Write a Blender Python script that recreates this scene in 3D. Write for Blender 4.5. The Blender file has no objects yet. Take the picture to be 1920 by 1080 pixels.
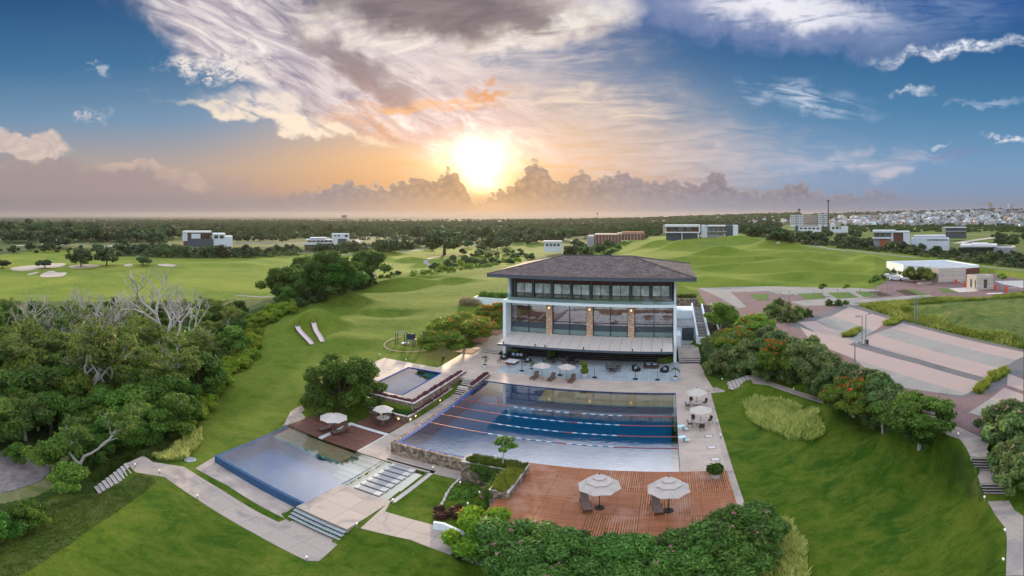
import bpy, math, random
import numpy as np
from mathutils import Vector, Matrix
R = math.radians
# ------------------------------------------------------------------ camera, world, sun
SC = bpy.context.scene
COL = SC.collection
F, Y0, H, PN = 870.0, 404.0, 23.5, 0.335      # px per radian of the 1920-wide photograph, horizon row, camera height, plan angle
cam = bpy.data.cameras.new("camera")
camo = bpy.data.objects.new("camera", cam); COL.objects.link(camo)
cam.type = 'PANO'
cam.clip_start = 0.1; cam.clip_end = 40000
for holder in (cam, getattr(cam, "cycles", None)):
    if holder is None: continue
    try:
        holder.panorama_type = 'EQUIRECTANGULAR'
        holder.longitude_min = -960/F; holder.longitude_max = 960/F
        holder.latitude_min = -(1080-Y0)/F; holder.latitude_max = Y0/F
    except Exception as e:
        print("pano", e)
camo.location = (0, 0, H); camo.rotation_euler = (math.pi/2, 0, 0)
SC.camera = camo
SC.view_settings.view_transform = 'Standard'; SC.view_settings.look = 'None'
SC.view_settings.exposure = 0.0; SC.view_settings.gamma = 1.0
SC.render.engine = 'CYCLES'
cy = SC.cycles
cy.use_denoising = True
try: cy.denoiser = 'OPENIMAGEDENOISE'
except Exception: pass
cy.max_bounces = 6; cy.diffuse_bounces = 3; cy.glossy_bounces = 3; cy.transmission_bounces = 4; cy.transparent_max_bounces = 8
cy.volume_bounces = 0; cy.sample_clamp_indirect = 6
cy.caustics_reflective = False; cy.caustics_refractive = False

SUN_A, SUN_E = (905-960)/F, R(11.0)
def lam(name, el, az, strength, color, angle):
    l = bpy.data.lights.new(name, 'SUN'); l.energy = strength; l.color = color; l.angle = angle
    o = bpy.data.objects.new(name, l); COL.objects.link(o)
    d = Vector((math.sin(az)*math.cos(el), math.cos(az)*math.cos(el), math.sin(el)))
    o.rotation_euler = d.to_track_quat('Z', 'Y').to_euler(); return o
lam("sun", SUN_E, SUN_A, 5.0, (1.0, 0.76, 0.47), R(3.0))

def srgb(r, g, b):
    f = lambda c: (c/255/12.92) if c/255 <= .04045 else ((c/255+.055)/1.055)**2.4
    return (f(r), f(g), f(b), 1.0)

class NT:
    """small helper to write node trees"""
    def __init__(s, tree): s.t = tree; s.n = tree.nodes; s.l = tree.links
    def new(s, kind, **kw):
        nd = s.n.new(kind)
        for k, v in kw.items():
            if k == 'ins':
                for kk, vv in v.items():
                    s.put(nd, kk, vv)
            else: setattr(nd, k, v)
        return nd
    def put(s, nd, key, v):
        sock = nd.inputs[key]
        if isinstance(v, bpy.types.NodeSocket): s.l.new(v, sock)
        elif isinstance(v, bpy.types.Node): s.l.new(v.outputs[0], sock)
        else: sock.default_value = v
    def m(s, op, a, b=0.0, c=0.0, clamp=False):
        nd = s.n.new('ShaderNodeMath'); nd.operation = op; nd.use_clamp = clamp
        s.put(nd, 0, a); s.put(nd, 1, b); s.put(nd, 2, c); return nd.outputs[0]
    def mix(s, fac, a, b, kind='MIX'):
        nd = s.n.new('ShaderNodeMix'); nd.data_type = 'RGBA'; nd.blend_type = kind; nd.clamp_factor = True
        s.put(nd, 0, fac); s.put(nd, 6, a); s.put(nd, 7, b); return nd.outputs[2]
    def ss(s, x, lo, hi):
        nd = s.n.new('ShaderNodeMapRange'); nd.interpolation_type = 'SMOOTHSTEP'
        s.put(nd, 0, x); nd.inputs[1].default_value = lo; nd.inputs[2].default_value = hi
        nd.inputs[3].default_value = 0; nd.inputs[4].default_value = 1; return nd.outputs[0]
    def lin(s, x, lo, hi, a=0.0, b=1.0):
        nd = s.n.new('ShaderNodeMapRange'); s.put(nd, 0, x)
        nd.inputs[1].default_value = lo; nd.inputs[2].default_value = hi; nd.inputs[3].default_value = a; nd.inputs[4].default_value = b
        return nd.outputs[0]
    def comb(s, x, y, z=0.0):
        nd = s.n.new('ShaderNodeCombineXYZ'); s.put(nd, 0, x); s.put(nd, 1, y); s.put(nd, 2, z); return nd.outputs[0]
    def noise(s, vec, scale, detail=4, rough=.55, dist=0.0, lac=2.0):
        nd = s.n.new('ShaderNodeTexNoise'); s.put(nd, 'Vector', vec)
        nd.inputs['Scale'].default_value = scale; nd.inputs['Detail'].default_value = detail
        nd.inputs['Roughness'].default_value = rough; nd.inputs['Distortion'].default_value = dist
        nd.inputs['Lacunarity'].default_value = lac
        return nd.outputs[0]
    def ramp(s, x, stops):
        nd = s.n.new('ShaderNodeValToRGB'); s.put(nd, 0, x)
        e = nd.color_ramp.elements
        e[0].position = stops[0][0]; e[0].color = stops[0][1]
        e[1].position = stops[-1][0]; e[1].color = stops[-1][1]
        for p, c in stops[1:-1]:
            el = e.new(p); el.color = c
        return nd.outputs[0]

# ---- the sky: one environment for camera and light alike, written in azimuth and elevation (measured in units of 1/870 rad)
world = bpy.data.worlds.new("World"); SC.world = world; world.use_nodes = True
T = NT(world.node_tree); T.n.clear()
tc = T.new('ShaderNodeTexCoord'); sep = T.new('ShaderNodeSeparateXYZ', ins={0: tc.outputs['Generated']})
X, Yy, Z = sep.outputs
az = T.m('MULTIPLY', T.m('ARCTAN2', X, Yy), F)                  # azimuth
el = T.m('MULTIPLY', T.m('ARCSINE', Z), F)                      # elevation
sx = T.m('ADD', az, 960.0)                                      # 0..1920 spans the south-west view
sy = T.m('SUBTRACT', Y0, el)
V = T.comb(T.m('MULTIPLY', sx, .01), T.m('MULTIPLY', sy, .01), 0.0)
n_big = T.noise(V, .9, 3, .6, .4)
n_mid = T.noise(T.comb(T.m('MULTIPLY', sx, .01), T.m('MULTIPLY', sy, .016), 3.0), 2.2, 6, .62, .6)
n_fine = T.noise(T.comb(T.m('MULTIPLY', sx, .01), T.m('MULTIPLY', sy, .018), 7.0), 6.0, 6, .66, .8)
n_streak = T.noise(T.comb(T.m('MULTIPLY', sx, .003), T.m('MULTIPLY', sy, .018), 11.0), 3.2, 5, .6, .9)
def cen(n, amt): return T.m('MULTIPLY', T.m('SUBTRACT', n, .5), amt)
wx = T.m('ADD', sx, cen(n_big, 160)); wy = T.m('ADD', sy, cen(T.noise(V, 1.3, 3, .6, .2), 90))
wx = T.m('ADD', wx, cen(n_fine, 22)); wy = T.m('ADD', wy, cen(n_mid, 26))
def streak(deg, sa, sb, seed, det=5, dist=.7, rough=.6):
    c, s = math.cos(R(deg)), math.sin(R(deg))
    a = T.m('ADD', T.m('MULTIPLY', sx, c*sa), T.m('MULTIPLY', sy, s*sa)); b = T.m('ADD', T.m('MULTIPLY', sx, -s*sb), T.m('MULTIPLY', sy, c*sb))
    return T.noise(T.comb(a, b, seed), 1.0, det, rough, dist)
s_l = streak(26, .0075, .022, 3.0, 6, 1.9, .62); s_r = streak(-3, .006, .032, 9.0, 5, 1.4)
def blob(cx, cy, rx, ry, deg=0, s0=1.3, s1=.5, x=None, y=None):
    x = wx if x is None else x; y = wy if y is None else y
    c, s = math.cos(R(deg)), math.sin(R(deg))
    dx = T.m('SUBTRACT', x, cx); dy = T.m('SUBTRACT', y, cy)
    a = T.m('ADD', T.m('MULTIPLY', dx, c/rx), T.m('MULTIPLY', dy, s/rx))
    b = T.m('ADD', T.m('MULTIPLY', dx, -s/ry), T.m('MULTIPLY', dy, c/ry))
    d = T.m('SQRT', T.m('ADD', T.m('MULTIPLY', a, a), T.m('MULTIPLY', b, b)))
    return T.ss(d, s0, s1)
# clear air
ey = T.lin(sy, 0, 410)
left = T.ramp(ey, [(0, srgb(32, 82, 130)), (.3, srgb(60, 112, 154)), (.55, srgb(112, 146, 176)), (.78, srgb(178, 160, 150)), (.9, srgb(158, 142, 144)), (.975, srgb(138, 132, 142)), (1, srgb(144, 136, 144))])
right = T.ramp(ey, [(0, srgb(40, 86, 150)), (.25, srgb(42, 98, 148)), (.5, srgb(70, 126, 168)), (.75, srgb(112, 152, 190)), (.93, srgb(126, 146, 180)), (1, srgb(138, 152, 180))])
cent = T.ramp(ey, [(0, srgb(120, 128, 160)), (.25, srgb(150, 156, 182)), (.5, srgb(196, 178, 164)), (.72, srgb(228, 180, 116)), (.86, srgb(210, 150, 90)), (.97, srgb(176, 130, 98)), (1, srgb(170, 132, 108))])
air = T.mix(T.ss(sx, 700, 1500), left, right)
wc = T.m('ADD', blob(905, 330, 620, 330, 0, 1.0, .0, sx, sy), 0.0)
air = T.mix(wc, air, cent)
nish = T.new('ShaderNodeTexSky'); nish.sky_type = 'NISHITA'; nish.sun_disc = False
nish.sun_elevation = SUN_E; nish.sun_rotation = SUN_A; nish.altitude = 50; nish.dust_density = 1.5
sky = air
def over(mask, amt, col):
    global sky
    sky = T.mix(T.m('MULTIPLY', mask, amt, clamp=True), sky, col)
tex = T.lin(n_mid, .3, .7); tex2 = T.lin(n_fine, .28, .72); texs = T.lin(n_streak, .32, .68)
# thin veil right of the sun, in streaks
over(T.m('MULTIPLY', blob(1180, 300, 480, 80, 0, 1.2, .2), texs), .75, srgb(206, 196, 200))
over(T.m('MULTIPLY', blob(1120, 200, 300, 90, 8, 1.2, .2), texs), .45, srgb(226, 210, 200))
over(T.m('MULTIPLY', blob(1090, 190, 190, 34, 3, 1.2, .3), texs), .6, srgb(250, 228, 200))
# great veil left of the sun
sl = T.lin(s_l, .3, .7); sr = T.lin(s_r, .3, .7)
over(blob(640, 120, 440, 118, 21, 1.1, .72), T.lin(s_l, .22, .5, .5, 1.0), T.ramp(sl, [(0, srgb(160, 146, 160)), (.5, srgb(204, 192, 198)), (1, srgb(248, 240, 234))]))
over(T.m('MULTIPLY', blob(560, 215, 190, 34, 9, 1.2, .4), T.lin(s_l, .3, .55)), .9, srgb(240, 224, 212))
over(T.m('MULTIPLY', blob(540, 232, 220, 12, 12, 1.3, .5), T.lin(s_l, .3, .5)), .8, srgb(252, 234, 208))
over(T.m('MULTIPLY', blob(900, 120, 330, 60, -6, 1.2, .3), T.lin(s_r, .3, .65)), .8, srgb(222, 208, 206))
over(blob(880, 30, 320, 84, -4, 1.12, .75), 1.0, T.ramp(T.lin(streak(-14, .006, .022, 21.0, 6, 1.8), .3, .7), [(0, srgb(190, 176, 186)), (1, srgb(250, 240, 226))]))
over(blob(830, 14, 262, 62, 5, 1.3, .5), .95, T.ramp(sr, [(0, srgb(98, 88, 100)), (1, srgb(136, 120, 124))]))
over(blob(655, 118, 160, 30, 33, 1.35, .2), .8, srgb(126, 112, 122))
over(T.m('MULTIPLY', blob(700, 165, 90, 18, 30, 1.3, .2), 1.0), .6, srgb(150, 126, 128))
over(T.m('MULTIPLY', blob(1040, 50, 140, 20, -24, 1.3, .3), T.lin(s_r, .3, .6)), .7, srgb(250, 244, 234))
# small puffs left
puff = T.ss(T.m('ADD', T.m('MULTIPLY', n_fine, .5), T.m('MULTIPLY', n_mid, .5)), .43, .56)
over(T.m('MULTIPLY', blob(400, 128, 105, 30, 6, 1.2, .5), puff), .95, srgb(240, 230, 222))
over(T.m('MULTIPLY', blob(160, 215, 48, 14, -6, 1.3, .3), puff), .8, srgb(226, 218, 214))
over(T.m('MULTIPLY', blob(175, 132, 30, 10, 0, 1.3, .3), puff), .6, srgb(200, 208, 220))
over(T.m('MULTIPLY', blob(45, 272, 95, 24, 7, 1.15, .7), 1.0), .85, T.ramp(tex, [(0, srgb(190, 170, 168)), (1, srgb(236, 214, 196))]))
over(T.m('MULTIPLY', blob(300, 326, 110, 16, 12, 1.2, .5), 1.0), .7, T.ramp(tex, [(0, srgb(200, 170, 158)), (1, srgb(236, 206, 184))]))
over(blob(120, 350, 360, 52, 3, 1.2, .5), .8, srgb(158, 140, 144))
# orange streaks near the sun
over(T.m('MULTIPLY', blob(800, 190, 170, 16, -4, 1.3, .2), texs), 1.0, srgb(238, 170, 90))
over(blob(932, 168, 56, 9, -4, 1.4, .1), .85, srgb(206, 138, 76))
over(T.m('MULTIPLY', blob(700, 240, 130, 26, 12, 1.3, .2), tex), 1.0, srgb(206, 142, 92))
# right-hand cirrus
over(T.m('MULTIPLY', blob(1420, 30, 380, 62, 8, 1.15, .5), 1.0), .5, srgb(150, 160, 196))
over(T.m('MULTIPLY', blob(1480, 16, 190, 40, 4, 1.3, .3), T.lin(s_r, .25, .5)), 1.0, srgb(238, 236, 244))
over(T.m('MULTIPLY', blob(1800, 92, 150, 15, -6, 1.3, .2), T.lin(n_fine, .3, .6)), 1.0, srgb(232, 236, 246))
over(T.m('MULTIPLY', blob(1720, 25, 240, 56, 0, 1.1, .4), texs), .4, srgb(150, 172, 206))
over(T.m('MULTIPLY', blob(1525, 185, 120, 30, 10, 1.3, .1), T.lin(streak(10, .01, .06, 31.0, 5, 1.2), .4, .65)), .85, srgb(206, 216, 232))
over(T.m('MULTIPLY', blob(1700, 175, 34, 8, 0, 1.4, .1), T.lin(n_fine, .3, .6)), .8, srgb(224, 230, 240))
over(T.m('MULTIPLY', blob(1860, 190, 90, 9, 0, 1.3, .3), texs), .7, srgb(200, 214, 232))
over(T.m('MULTIPLY', blob(1895, 257, 48, 10, 8, 1.2, .4), puff), .9, srgb(224, 228, 238))
over(T.m('MULTIPLY', blob(1610, 306, 140, 20, -4, 1.3, .2), T.lin(s_r, .35, .65)), .8, srgb(208, 200, 212))
over(blob(1760, 294, 110, 6, -2, 1.3, .3), .6, srgb(120, 136, 176))
over(blob(1750, 272, 30, 5, 0, 1.3, .3), .6, srgb(206, 214, 230))
# glow of the sun
def gauss(cx, cy, rx, ry, x=None, y=None):
    x = sx if x is None else x; y = sy if y is None else y
    a = T.m('DIVIDE', T.m('SUBTRACT', x, cx), rx); b = T.m('DIVIDE', T.m('SUBTRACT', y, cy), ry)
    return T.m('POWER', 2.718, T.m('MULTIPLY', T.m('ADD', T.m('MULTIPLY', a, a), T.m('MULTIPLY', b, b)), -1.0))
def addc(f, col):
    global sky
    nd = T.new('ShaderNodeMix', data_type='RGBA', blend_type='ADD'); nd.clamp_factor = False; T.put(nd, 0, f); T.put(nd, 6, sky); nd.inputs[7].default_value = col; sky = nd.outputs[2]
rays = T.noise(T.comb(T.m('MULTIPLY', T.m('ARCTAN2', T.m('SUBTRACT', sx, 905.0), T.m('SUBTRACT', sy, 350.0)), 2.4), 0.0), 2.0, 3)
addc(gauss(905, 280, 360, 130), (.20, .06, -.06, 1))
addc(T.m('MULTIPLY', gauss(900, 302, 76, 46, T.m('ADD', sx, cen(n_big, 60)), T.m('ADD', sy, cen(n_mid, 30))), T.lin(rays, .3, .6, .6, 1.1)), (1.15, .80, .42, 1))
addc(gauss(893, 296, 36, 25), (1.6, 1.35, 1.0, 1)); addc(gauss(905, 338, 34, 22), (1.6, 1.2, .7, 1))
# cumulus bank on the horizon
top1 = T.noise(T.comb(T.m('MULTIPLY', sx, .01), 5.0), 1.1, 2, .5)
vor = T.new('ShaderNodeTexVoronoi', ins={'Vector': T.comb(T.m('MULTIPLY', T.m('ADD', sx, cen(n_fine, 14)), .01), T.m('MULTIPLY', T.m('ADD', sy, cen(n_fine, 12)), .01)), 'Scale': 8.0})
vor.feature = 'SMOOTH_F1'; vor.inputs['Smoothness'].default_value = .3
bumps = T.m('MULTIPLY', T.m('SUBTRACT', .45, vor.outputs['Distance']), 24.0)
def hump(cx, w, h):
    d = T.m('DIVIDE', T.m('SUBTRACT', sx, cx), w)
    return T.m('MULTIPLY', T.m('POWER', 2.718, T.m('MULTIPLY', T.m('MULTIPLY', d, d), -1.0)), h)
tl = T.m('ADD', T.m('MULTIPLY', T.ss(sx, 430, 640), 22.0), T.m('MULTIPLY', T.ss(sx, 1760, 1300), 16.0))
for c_, w_, h_ in ((660, 34, 16), (775, 40, 20), (848, 26, 34), (1006, 34, 56), (1085, 24, 30), (1160, 46, 32), (1343, 24, 30), (1490, 30, 20), (1260, 40, 12), (1660, 30, 12), (900, 30, -26)):
    tl = T.m('ADD', tl, hump(c_, w_, h_))
hgt = T.m('ADD', T.m('ADD', T.m('SUBTRACT', tl, 6.0), bumps), T.m('ADD', cen(top1, 24), cen(n_fine, 22)))
bankm = T.ss(T.m('SUBTRACT', T.m('SUBTRACT', hgt, 12.0), T.m('SUBTRACT', 372.0, sy)), -3.0, 3.0)
bankm = T.m('MULTIPLY', bankm, T.m('MULTIPLY', T.ss(sx, 430, 620), T.ss(sx, 1790, 1560)))
near = blob(905, 350, 330, 120, 0, 1.0, .0, sx, sy)
bcol = T.mix(near, T.ramp(T.lin(T.m('ADD', T.m('MULTIPLY', vor.outputs['Distance'], .45), T.m('MULTIPLY', n_fine, .75)), .35, .75), [(0, srgb(150, 140, 152)), (1, srgb(118, 114, 132))]),
             T.ramp(T.lin(T.m('ADD', T.m('MULTIPLY', vor.outputs['Distance'], .45), T.m('MULTIPLY', n_fine, .75)), .35, .75), [(0, srgb(176, 128, 84)), (1, srgb(112, 86, 78))]))
rim = T.m('MULTIPLY', T.ss(T.m('SUBTRACT', T.m('SUBTRACT', hgt, 12.0), T.m('SUBTRACT', 372.0, sy)), 7.0, .5), T.m('ADD', T.m('MULTIPLY', near, .8), .12))
bcol = T.mix(rim, bcol, (1.0, .72, .42, 1))
over(bankm, .93, bcol)
# light breaking through under the bank and the low haze belt
over(blob(925, 392, 60, 16, 0, 1.2, .1, sx, sy), .8, (1.0, .62, .28, 1))
belt = T.ss(sy, 352, 392)
beltc = T.mix(blob(915, 400, 420, 90, 0, 1.0, 0, sx, sy), T.mix(T.ss(sx, 500, 1400), srgb(138, 130, 140), srgb(126, 138, 164)), srgb(186, 140, 106))
over(belt, .8, beltc)
# overhead and behind the viewer: brightness added to the unseen sky as fill light
up = T.ss(el, 402.0, 500.0)
aaz = T.m('ABSOLUTE', az)
back = T.m('MULTIPLY', T.ss(aaz, 1010.0, 1500.0), T.ss(el, -40.0, 60.0))
hi = T.m('MAXIMUM', up, back)
hicol = T.mix(T.lin(n_big, .3, .7), (.98, 1.10, 1.36, 1), (1.38, 1.40, 1.46, 1))
front = T.m('MULTIPLY', T.ss(T.m('ABSOLUTE', T.m('SUBTRACT', az, 110.0)), 620.0, 330.0), T.ss(el, 720.0, 500.0))  # extra bright sector above the view, added for the lap pool's reflection
hicol = T.mix(front, hicol, T.mix(T.lin(n_big, .3, .7), (2.9, 2.85, 3.05, 1), (4.0, 3.8, 3.75, 1)))
sky = T.mix(hi, sky, hicol)
n_add = T.new('ShaderNodeMix', data_type='RGBA', blend_type='ADD'); n_add.inputs[0].default_value = .004
T.put(n_add, 6, sky); T.put(n_add, 7, nish.outputs[0])
bg = T.new('ShaderNodeBackground', ins={0: n_add.outputs[2], 1: 1.0})
wo = T.new('ShaderNodeOutputWorld'); T.l.new(bg.outputs[0], wo.inputs[0])
try: world.cycles.sampling_method = 'NONE'
except Exception: pass
# ------------------------------------------------------------------ mesh helpers
RNG = random.Random(7)
def at(px, py, z=0.0):
    """the point at height z that the photograph shows at pixel (px, py)"""
    a = (px-960)/F; t = (py-Y0)/F; r = (H-z)/math.tan(t)
    return Vector((r*math.sin(a), r*math.cos(a), z))
CP, SP = math.cos(PN), math.sin(PN)
def W(u, v, z=0.0): return Vector((u*CP+v*SP, -u*SP+v*CP, z))     # plan coordinates of the club house -> world
def UV(p): return (p[0]*CP-p[1]*SP, p[0]*SP+p[1]*CP)

class MB:
    def __init__(s): s.v = []; s.f = []; s.uv = None
    def add(s, vs, fs):
        k = len(s.v); s.v += [tuple(p) for p in vs]; s.f += [tuple(i+k for i in q) for q in fs]; return s
    def box(s, x0, x1, y0, y1, z0, z1, top=1.0):
        cx, cy = (x0+x1)/2, (y0+y1)/2
        vs = [(x0, y0, z0), (x1, y0, z0), (x1, y1, z0), (x0, y1, z0)]
        vs += [(cx+(x-cx)*top, cy+(y-cy)*top, z1) for x, y, _ in vs]
        return s.add(vs, [(0, 3, 2, 1), (4, 5, 6, 7), (0, 1, 5, 4), (1, 2, 6, 5), (2, 3, 7, 6), (3, 0, 4, 7)])
    def prism(s, pts, z0, z1):
        n = len(pts)
        ar = sum(pts[i][0]*pts[(i+1) % n][1]-pts[(i+1) % n][0]*pts[i][1] for i in range(n))
        if ar < 0: pts = pts[::-1]
        zz0 = z0 if isinstance(z0, (list, tuple)) else [z0]*n
        vs = [(p[0], p[1], z0) for p in pts]+[(p[0], p[1], z1 if len(p) < 3 else p[2]) for p in pts]
        return s.add(vs, [tuple(range(n-1, -1, -1)), tuple(range(n, 2*n))]+[(i, (i+1) % n, n+(i+1) % n, n+i) for i in range(n)])
    def tube(s, pts, rad, n=6, cap=True):
        pts = [Vector(p) for p in pts]; m = len(pts)
        rads = rad if isinstance(rad, (list, tuple)) else [rad]*m
        rings = []; vs = []
        up = Vector((0.13, 0.31, 1)).normalized()
        for i, p in enumerate(pts):
            d = (pts[min(i+1, m-1)]-pts[max(i-1, 0)])
            if d.length < 1e-6: d = Vector((0, 0, 1))
            d.normalize()
            a = d.cross(up)
            if a.length < 1e-3: a = d.cross(Vector((1, 0, 0)))
            a.normalize(); b = a.cross(d)
            for k in range(n):
                t = 2*math.pi*k/n; vs.append(p+(a*math.cos(t)+b*math.sin(t))*rads[i])
        fs = [(i*n+k, i*n+(k+1) % n, (i+1)*n+(k+1) % n, (i+1)*n+k) for i in range(m-1) for k in range(n)]
        if cap: fs += [tuple(range(n-1, -1, -1)), tuple((m-1)*n+k for k in range(n))]
        return s.add(vs, fs)
    def lathe(s, prof, n=12, c=(0, 0, 0), squash=1.0):
        m = len(prof); vs = []
        for r, z in prof:
            for k in range(n):
                t = 2*math.pi*k/n; vs.append((c[0]+r*math.cos(t), c[1]+r*math.sin(t)*squash, c[2]+z))
        fs = [(i*n+k, i*n+(k+1) % n, (i+1)*n+(k+1) % n, (i+1)*n+k) for i in range(m-1) for k in range(n)]
        fs += [tuple(range(n-1, -1, -1)), tuple((m-1)*n+k for k in range(n))]
        return s.add(vs, fs)
    def quad(s, a, b, c, d): return s.add([a, b, c, d], [(0, 1, 2, 3)])
    def xf(s, M):
        s.v = [tuple(M @ Vector(p)) for p in s.v]; return s
    def mesh(s, name, m, smooth=False):
        me = bpy.data.meshes.new(name); me.from_pydata(s.v, [], s.f)
        if m: me.materials.append(m)
        if smooth: me.polygons.foreach_set('use_smooth', [True]*len(me.polygons))
        me.update(); return me
    def obj(s, name, m, parent=None, smooth=False):
        o = bpy.data.objects.new(name, s.mesh(name, m, smooth)); COL.objects.link(o)
        if parent: o.parent = parent
        return o
def npmesh(name, co, quads, m, attr=None, smooth=False, tri=False):
    me = bpy.data.meshes.new(name); co = np.asarray(co, dtype=np.float32); q = np.asarray(quads, dtype=np.int32); k = q.shape[1]
    me.vertices.add(len(co)); me.vertices.foreach_set('co', co.ravel())
    me.loops.add(q.size); me.loops.foreach_set('vertex_index', q.ravel())
    me.polygons.add(len(q)); me.polygons.foreach_set('loop_start', np.arange(len(q), dtype=np.int32)*k)
    try: me.polygons.foreach_set('loop_total', np.full(len(q), k, dtype=np.int32))
    except Exception: pass
    if smooth: me.polygons.foreach_set('use_smooth', np.ones(len(q), dtype=bool))
    if attr is not None:
        a = me.attributes.new('tint', 'FLOAT_COLOR', 'POINT'); a.data.foreach_set('color', np.asarray(attr, dtype=np.float32).ravel())
    me.materials.append(m); me.update(calc_edges=True); return me
def link(name, me, parent=None, loc=None, rz=None, sc=None):
    o = bpy.data.objects.new(name, me); COL.objects.link(o)
    if parent: o.parent = parent
    if loc is not None: o.location = loc
    if rz is not None: o.rotation_euler = (0, 0, rz)
    if sc is not None: o.scale = sc if isinstance(sc, (tuple, list)) else (sc, sc, sc)
    return o
def tag(o, label=None, cat=None, group=None, kind=None):
    if label: o['label'] = label
    if cat: o['category'] = cat
    if group: o['group'] = group
    if kind: o['kind'] = kind
    return o
def thing(name, label, cat, loc=(0, 0, 0), rz=0.0, group=None):
    o = bpy.data.objects.new(name, None); COL.objects.link(o); o.location = loc; o.rotation_euler = (0, 0, rz)
    o.empty_display_size = .3
    return tag(o, label, cat, group)
def kids(o): return [c for c in bpy.data.objects if c.parent == o]
def tree_of(root):
    """thing -> nested list, read once so that copies are cheap"""
    by = {}
    for c in bpy.data.objects:
        if c.parent: by.setdefault(c.parent.name, []).append(c)
    def rec(o): return (o, [rec(c) for c in by.get(o.name, [])])
    return rec(root)
def dup(tr, loc, rz, label=None, group=None, sc=None):
    def rec(node, parent):
        c = node[0].copy(); COL.objects.link(c); c.parent = parent
        for k in node[1]: rec(k, c)
        return c
    r = rec(tr, None); r.location = loc; r.rotation_euler = (0, 0, rz)
    if sc is not None: r.scale = sc if isinstance(sc, (tuple, list)) else (sc, sc, sc)
    if label: r['label'] = label
    if group: r['group'] = group
    return r
def struct(name, mb, m, plan=True):
    o = mb.obj(name, m); o['kind'] = 'structure'
    if plan: o.rotation_euler = (0, 0, -PN)
    return o

# ------------------------------------------------------------------ materials
MATS = {}
def mat(name, col, rough=.7, var=.18, scale=1.5, spec=.4, bump=0.0, bscale=None, col2=None, metal=0.0, stretch=(1, 1, 1), coord='Object', emit=None, fine=.08):
    if name in MATS: return MATS[name]
    m = bpy.data.materials.new(name); m.use_nodes = True; t = NT(m.node_tree); t.n.clear()
    out = t.new('ShaderNodeOutputMaterial'); b = t.new('ShaderNodeBsdfPrincipled'); t.l.new(b.outputs[0], out.inputs[0])
    c = col if len(col) == 4 else (*col, 1)
    tcn = t.new('ShaderNodeTexCoord'); mp = t.new('ShaderNodeMapping', ins={0: tcn.outputs[coord]}); mp.inputs['Scale'].default_value = stretch
    n1 = t.noise(mp.outputs[0], scale, 5, .6); n2 = t.noise(mp.outputs[0], scale*9, 3, .6)
    lo = tuple(x*(1-var) for x in c[:3])+(1,); hi = tuple(min(1, x*(1+var)) for x in c[:3])+(1,)
    if col2: lo, hi = c, (col2 if len(col2) == 4 else (*col2, 1))
    base = t.mix(t.lin(n1, .3, .7), lo, hi)
    if fine: base = t.mix(t.m('MULTIPLY', t.lin(n2, .35, .65), fine*2), base, tuple(x*.55 for x in c[:3])+(1,))
    t.put(b, 'Base Color', base); b.inputs['Roughness'].default_value = rough; b.inputs['Metallic'].default_value = metal
    try: b.inputs['Specular IOR Level'].default_value = spec
    except Exception: pass
    if bump:
        bn = t.new('ShaderNodeBump', ins={'Height': t.noise(mp.outputs[0], bscale or scale*6, 5, .65), 'Strength': bump, 'Distance': .05})
        t.put(b, 'Normal', bn.outputs[0])
    if emit: b.inputs['Emission Color'].default_value = (*emit[:3], 1); b.inputs['Emission Strength'].default_value = emit[3]
    MATS[name] = m; return m
def shader(name, fn):
    if name in MATS: return MATS[name]
    m = bpy.data.materials.new(name); m.use_nodes = True; t = NT(m.node_tree); t.n.clear()
    out = t.new('ShaderNodeOutputMaterial'); b = t.new('ShaderNodeBsdfPrincipled'); t.l.new(b.outputs[0], out.inputs[0])
    tcn = t.new('ShaderNodeTexCoord'); fn(t, b, tcn, out); MATS[name] = m; return m
def bricky(name, c1, c2, mortar, w, h, msize=.02, rough=.8, rot=0.0, bias=0, off=.5, stain=.35, stainc=None, bump=.2, coord='Object', spec=.3, patch=None):
    def fn(t, b, tcn, out):
        mp = t.new('ShaderNodeMapping', ins={0: tcn.outputs[coord]}); mp.inputs['Rotation'].default_value = (0, 0, rot)
        br = t.new('ShaderNodeTexBrick', ins={'Vector': mp.outputs[0], 'Color1': c1, 'Color2': c2, 'Mortar': mortar, 'Scale': 1.0, 'Mortar Size': msize, 'Brick Width': w, 'Row Height': h, 'Bias': bias})
        br.offset = off
        n1 = t.noise(tcn.outputs[coord], .35, 5, .6, .5); n2 = t.noise(tcn.outputs[coord], 6, 4, .6)
        c = br.outputs[0]
        c = t.mix(t.m('MULTIPLY', t.ss(n1, .47, .66), stain), c, stainc or tuple(x*.35 for x in c1[:3])+(1,))
        c = t.mix(t.m('MULTIPLY', t.lin(n2, .35, .7), .22), c, tuple(x*.45 for x in c1[:3])+(1,))
        t.put(b, 'Base Color', c); t.put(b, 'Roughness', t.lin(n2, .3, .7, rough-.12, min(1, rough+.1)))
        b.inputs['Specular IOR Level'].default_value = spec
        if bump:
            t.put(b, 'Normal', t.new('ShaderNodeBump', ins={'Height': t.m('ADD', t.m('MULTIPLY', br.outputs['Fac'], -1.0), t.m('MULTIPLY', n2, .6)), 'Strength': bump, 'Distance': .02}).outputs[0])
    return shader(name, fn)
white = mat('white_render', (.78, .87, .92), .7, .05, .8, fine=.05)
whitem = mat('white_paint', (.60, .63, .66), .5, .05, 2)
darkgrey = mat('slate_paint', (.055, .075, .095), .5, .12, 2)
black = mat('black_wicker', (.012, .013, .015), .6, .3, 12)
darkwood = mat('dark_timber', (.12, .05, .028), .6, .3, 3, stretch=(1, 8, 1))
redwood = mat('red_timber', (.25, .085, .045), .6, .3, 3, stretch=(8, 1, 1))
metal = mat('grey_steel', (.32, .38, .44), .35, .1, 2, metal=.6)
canvas = mat('canvas_cream', (.50, .455, .43), .85, .12, 2, bump=.1, fine=.03)
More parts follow.
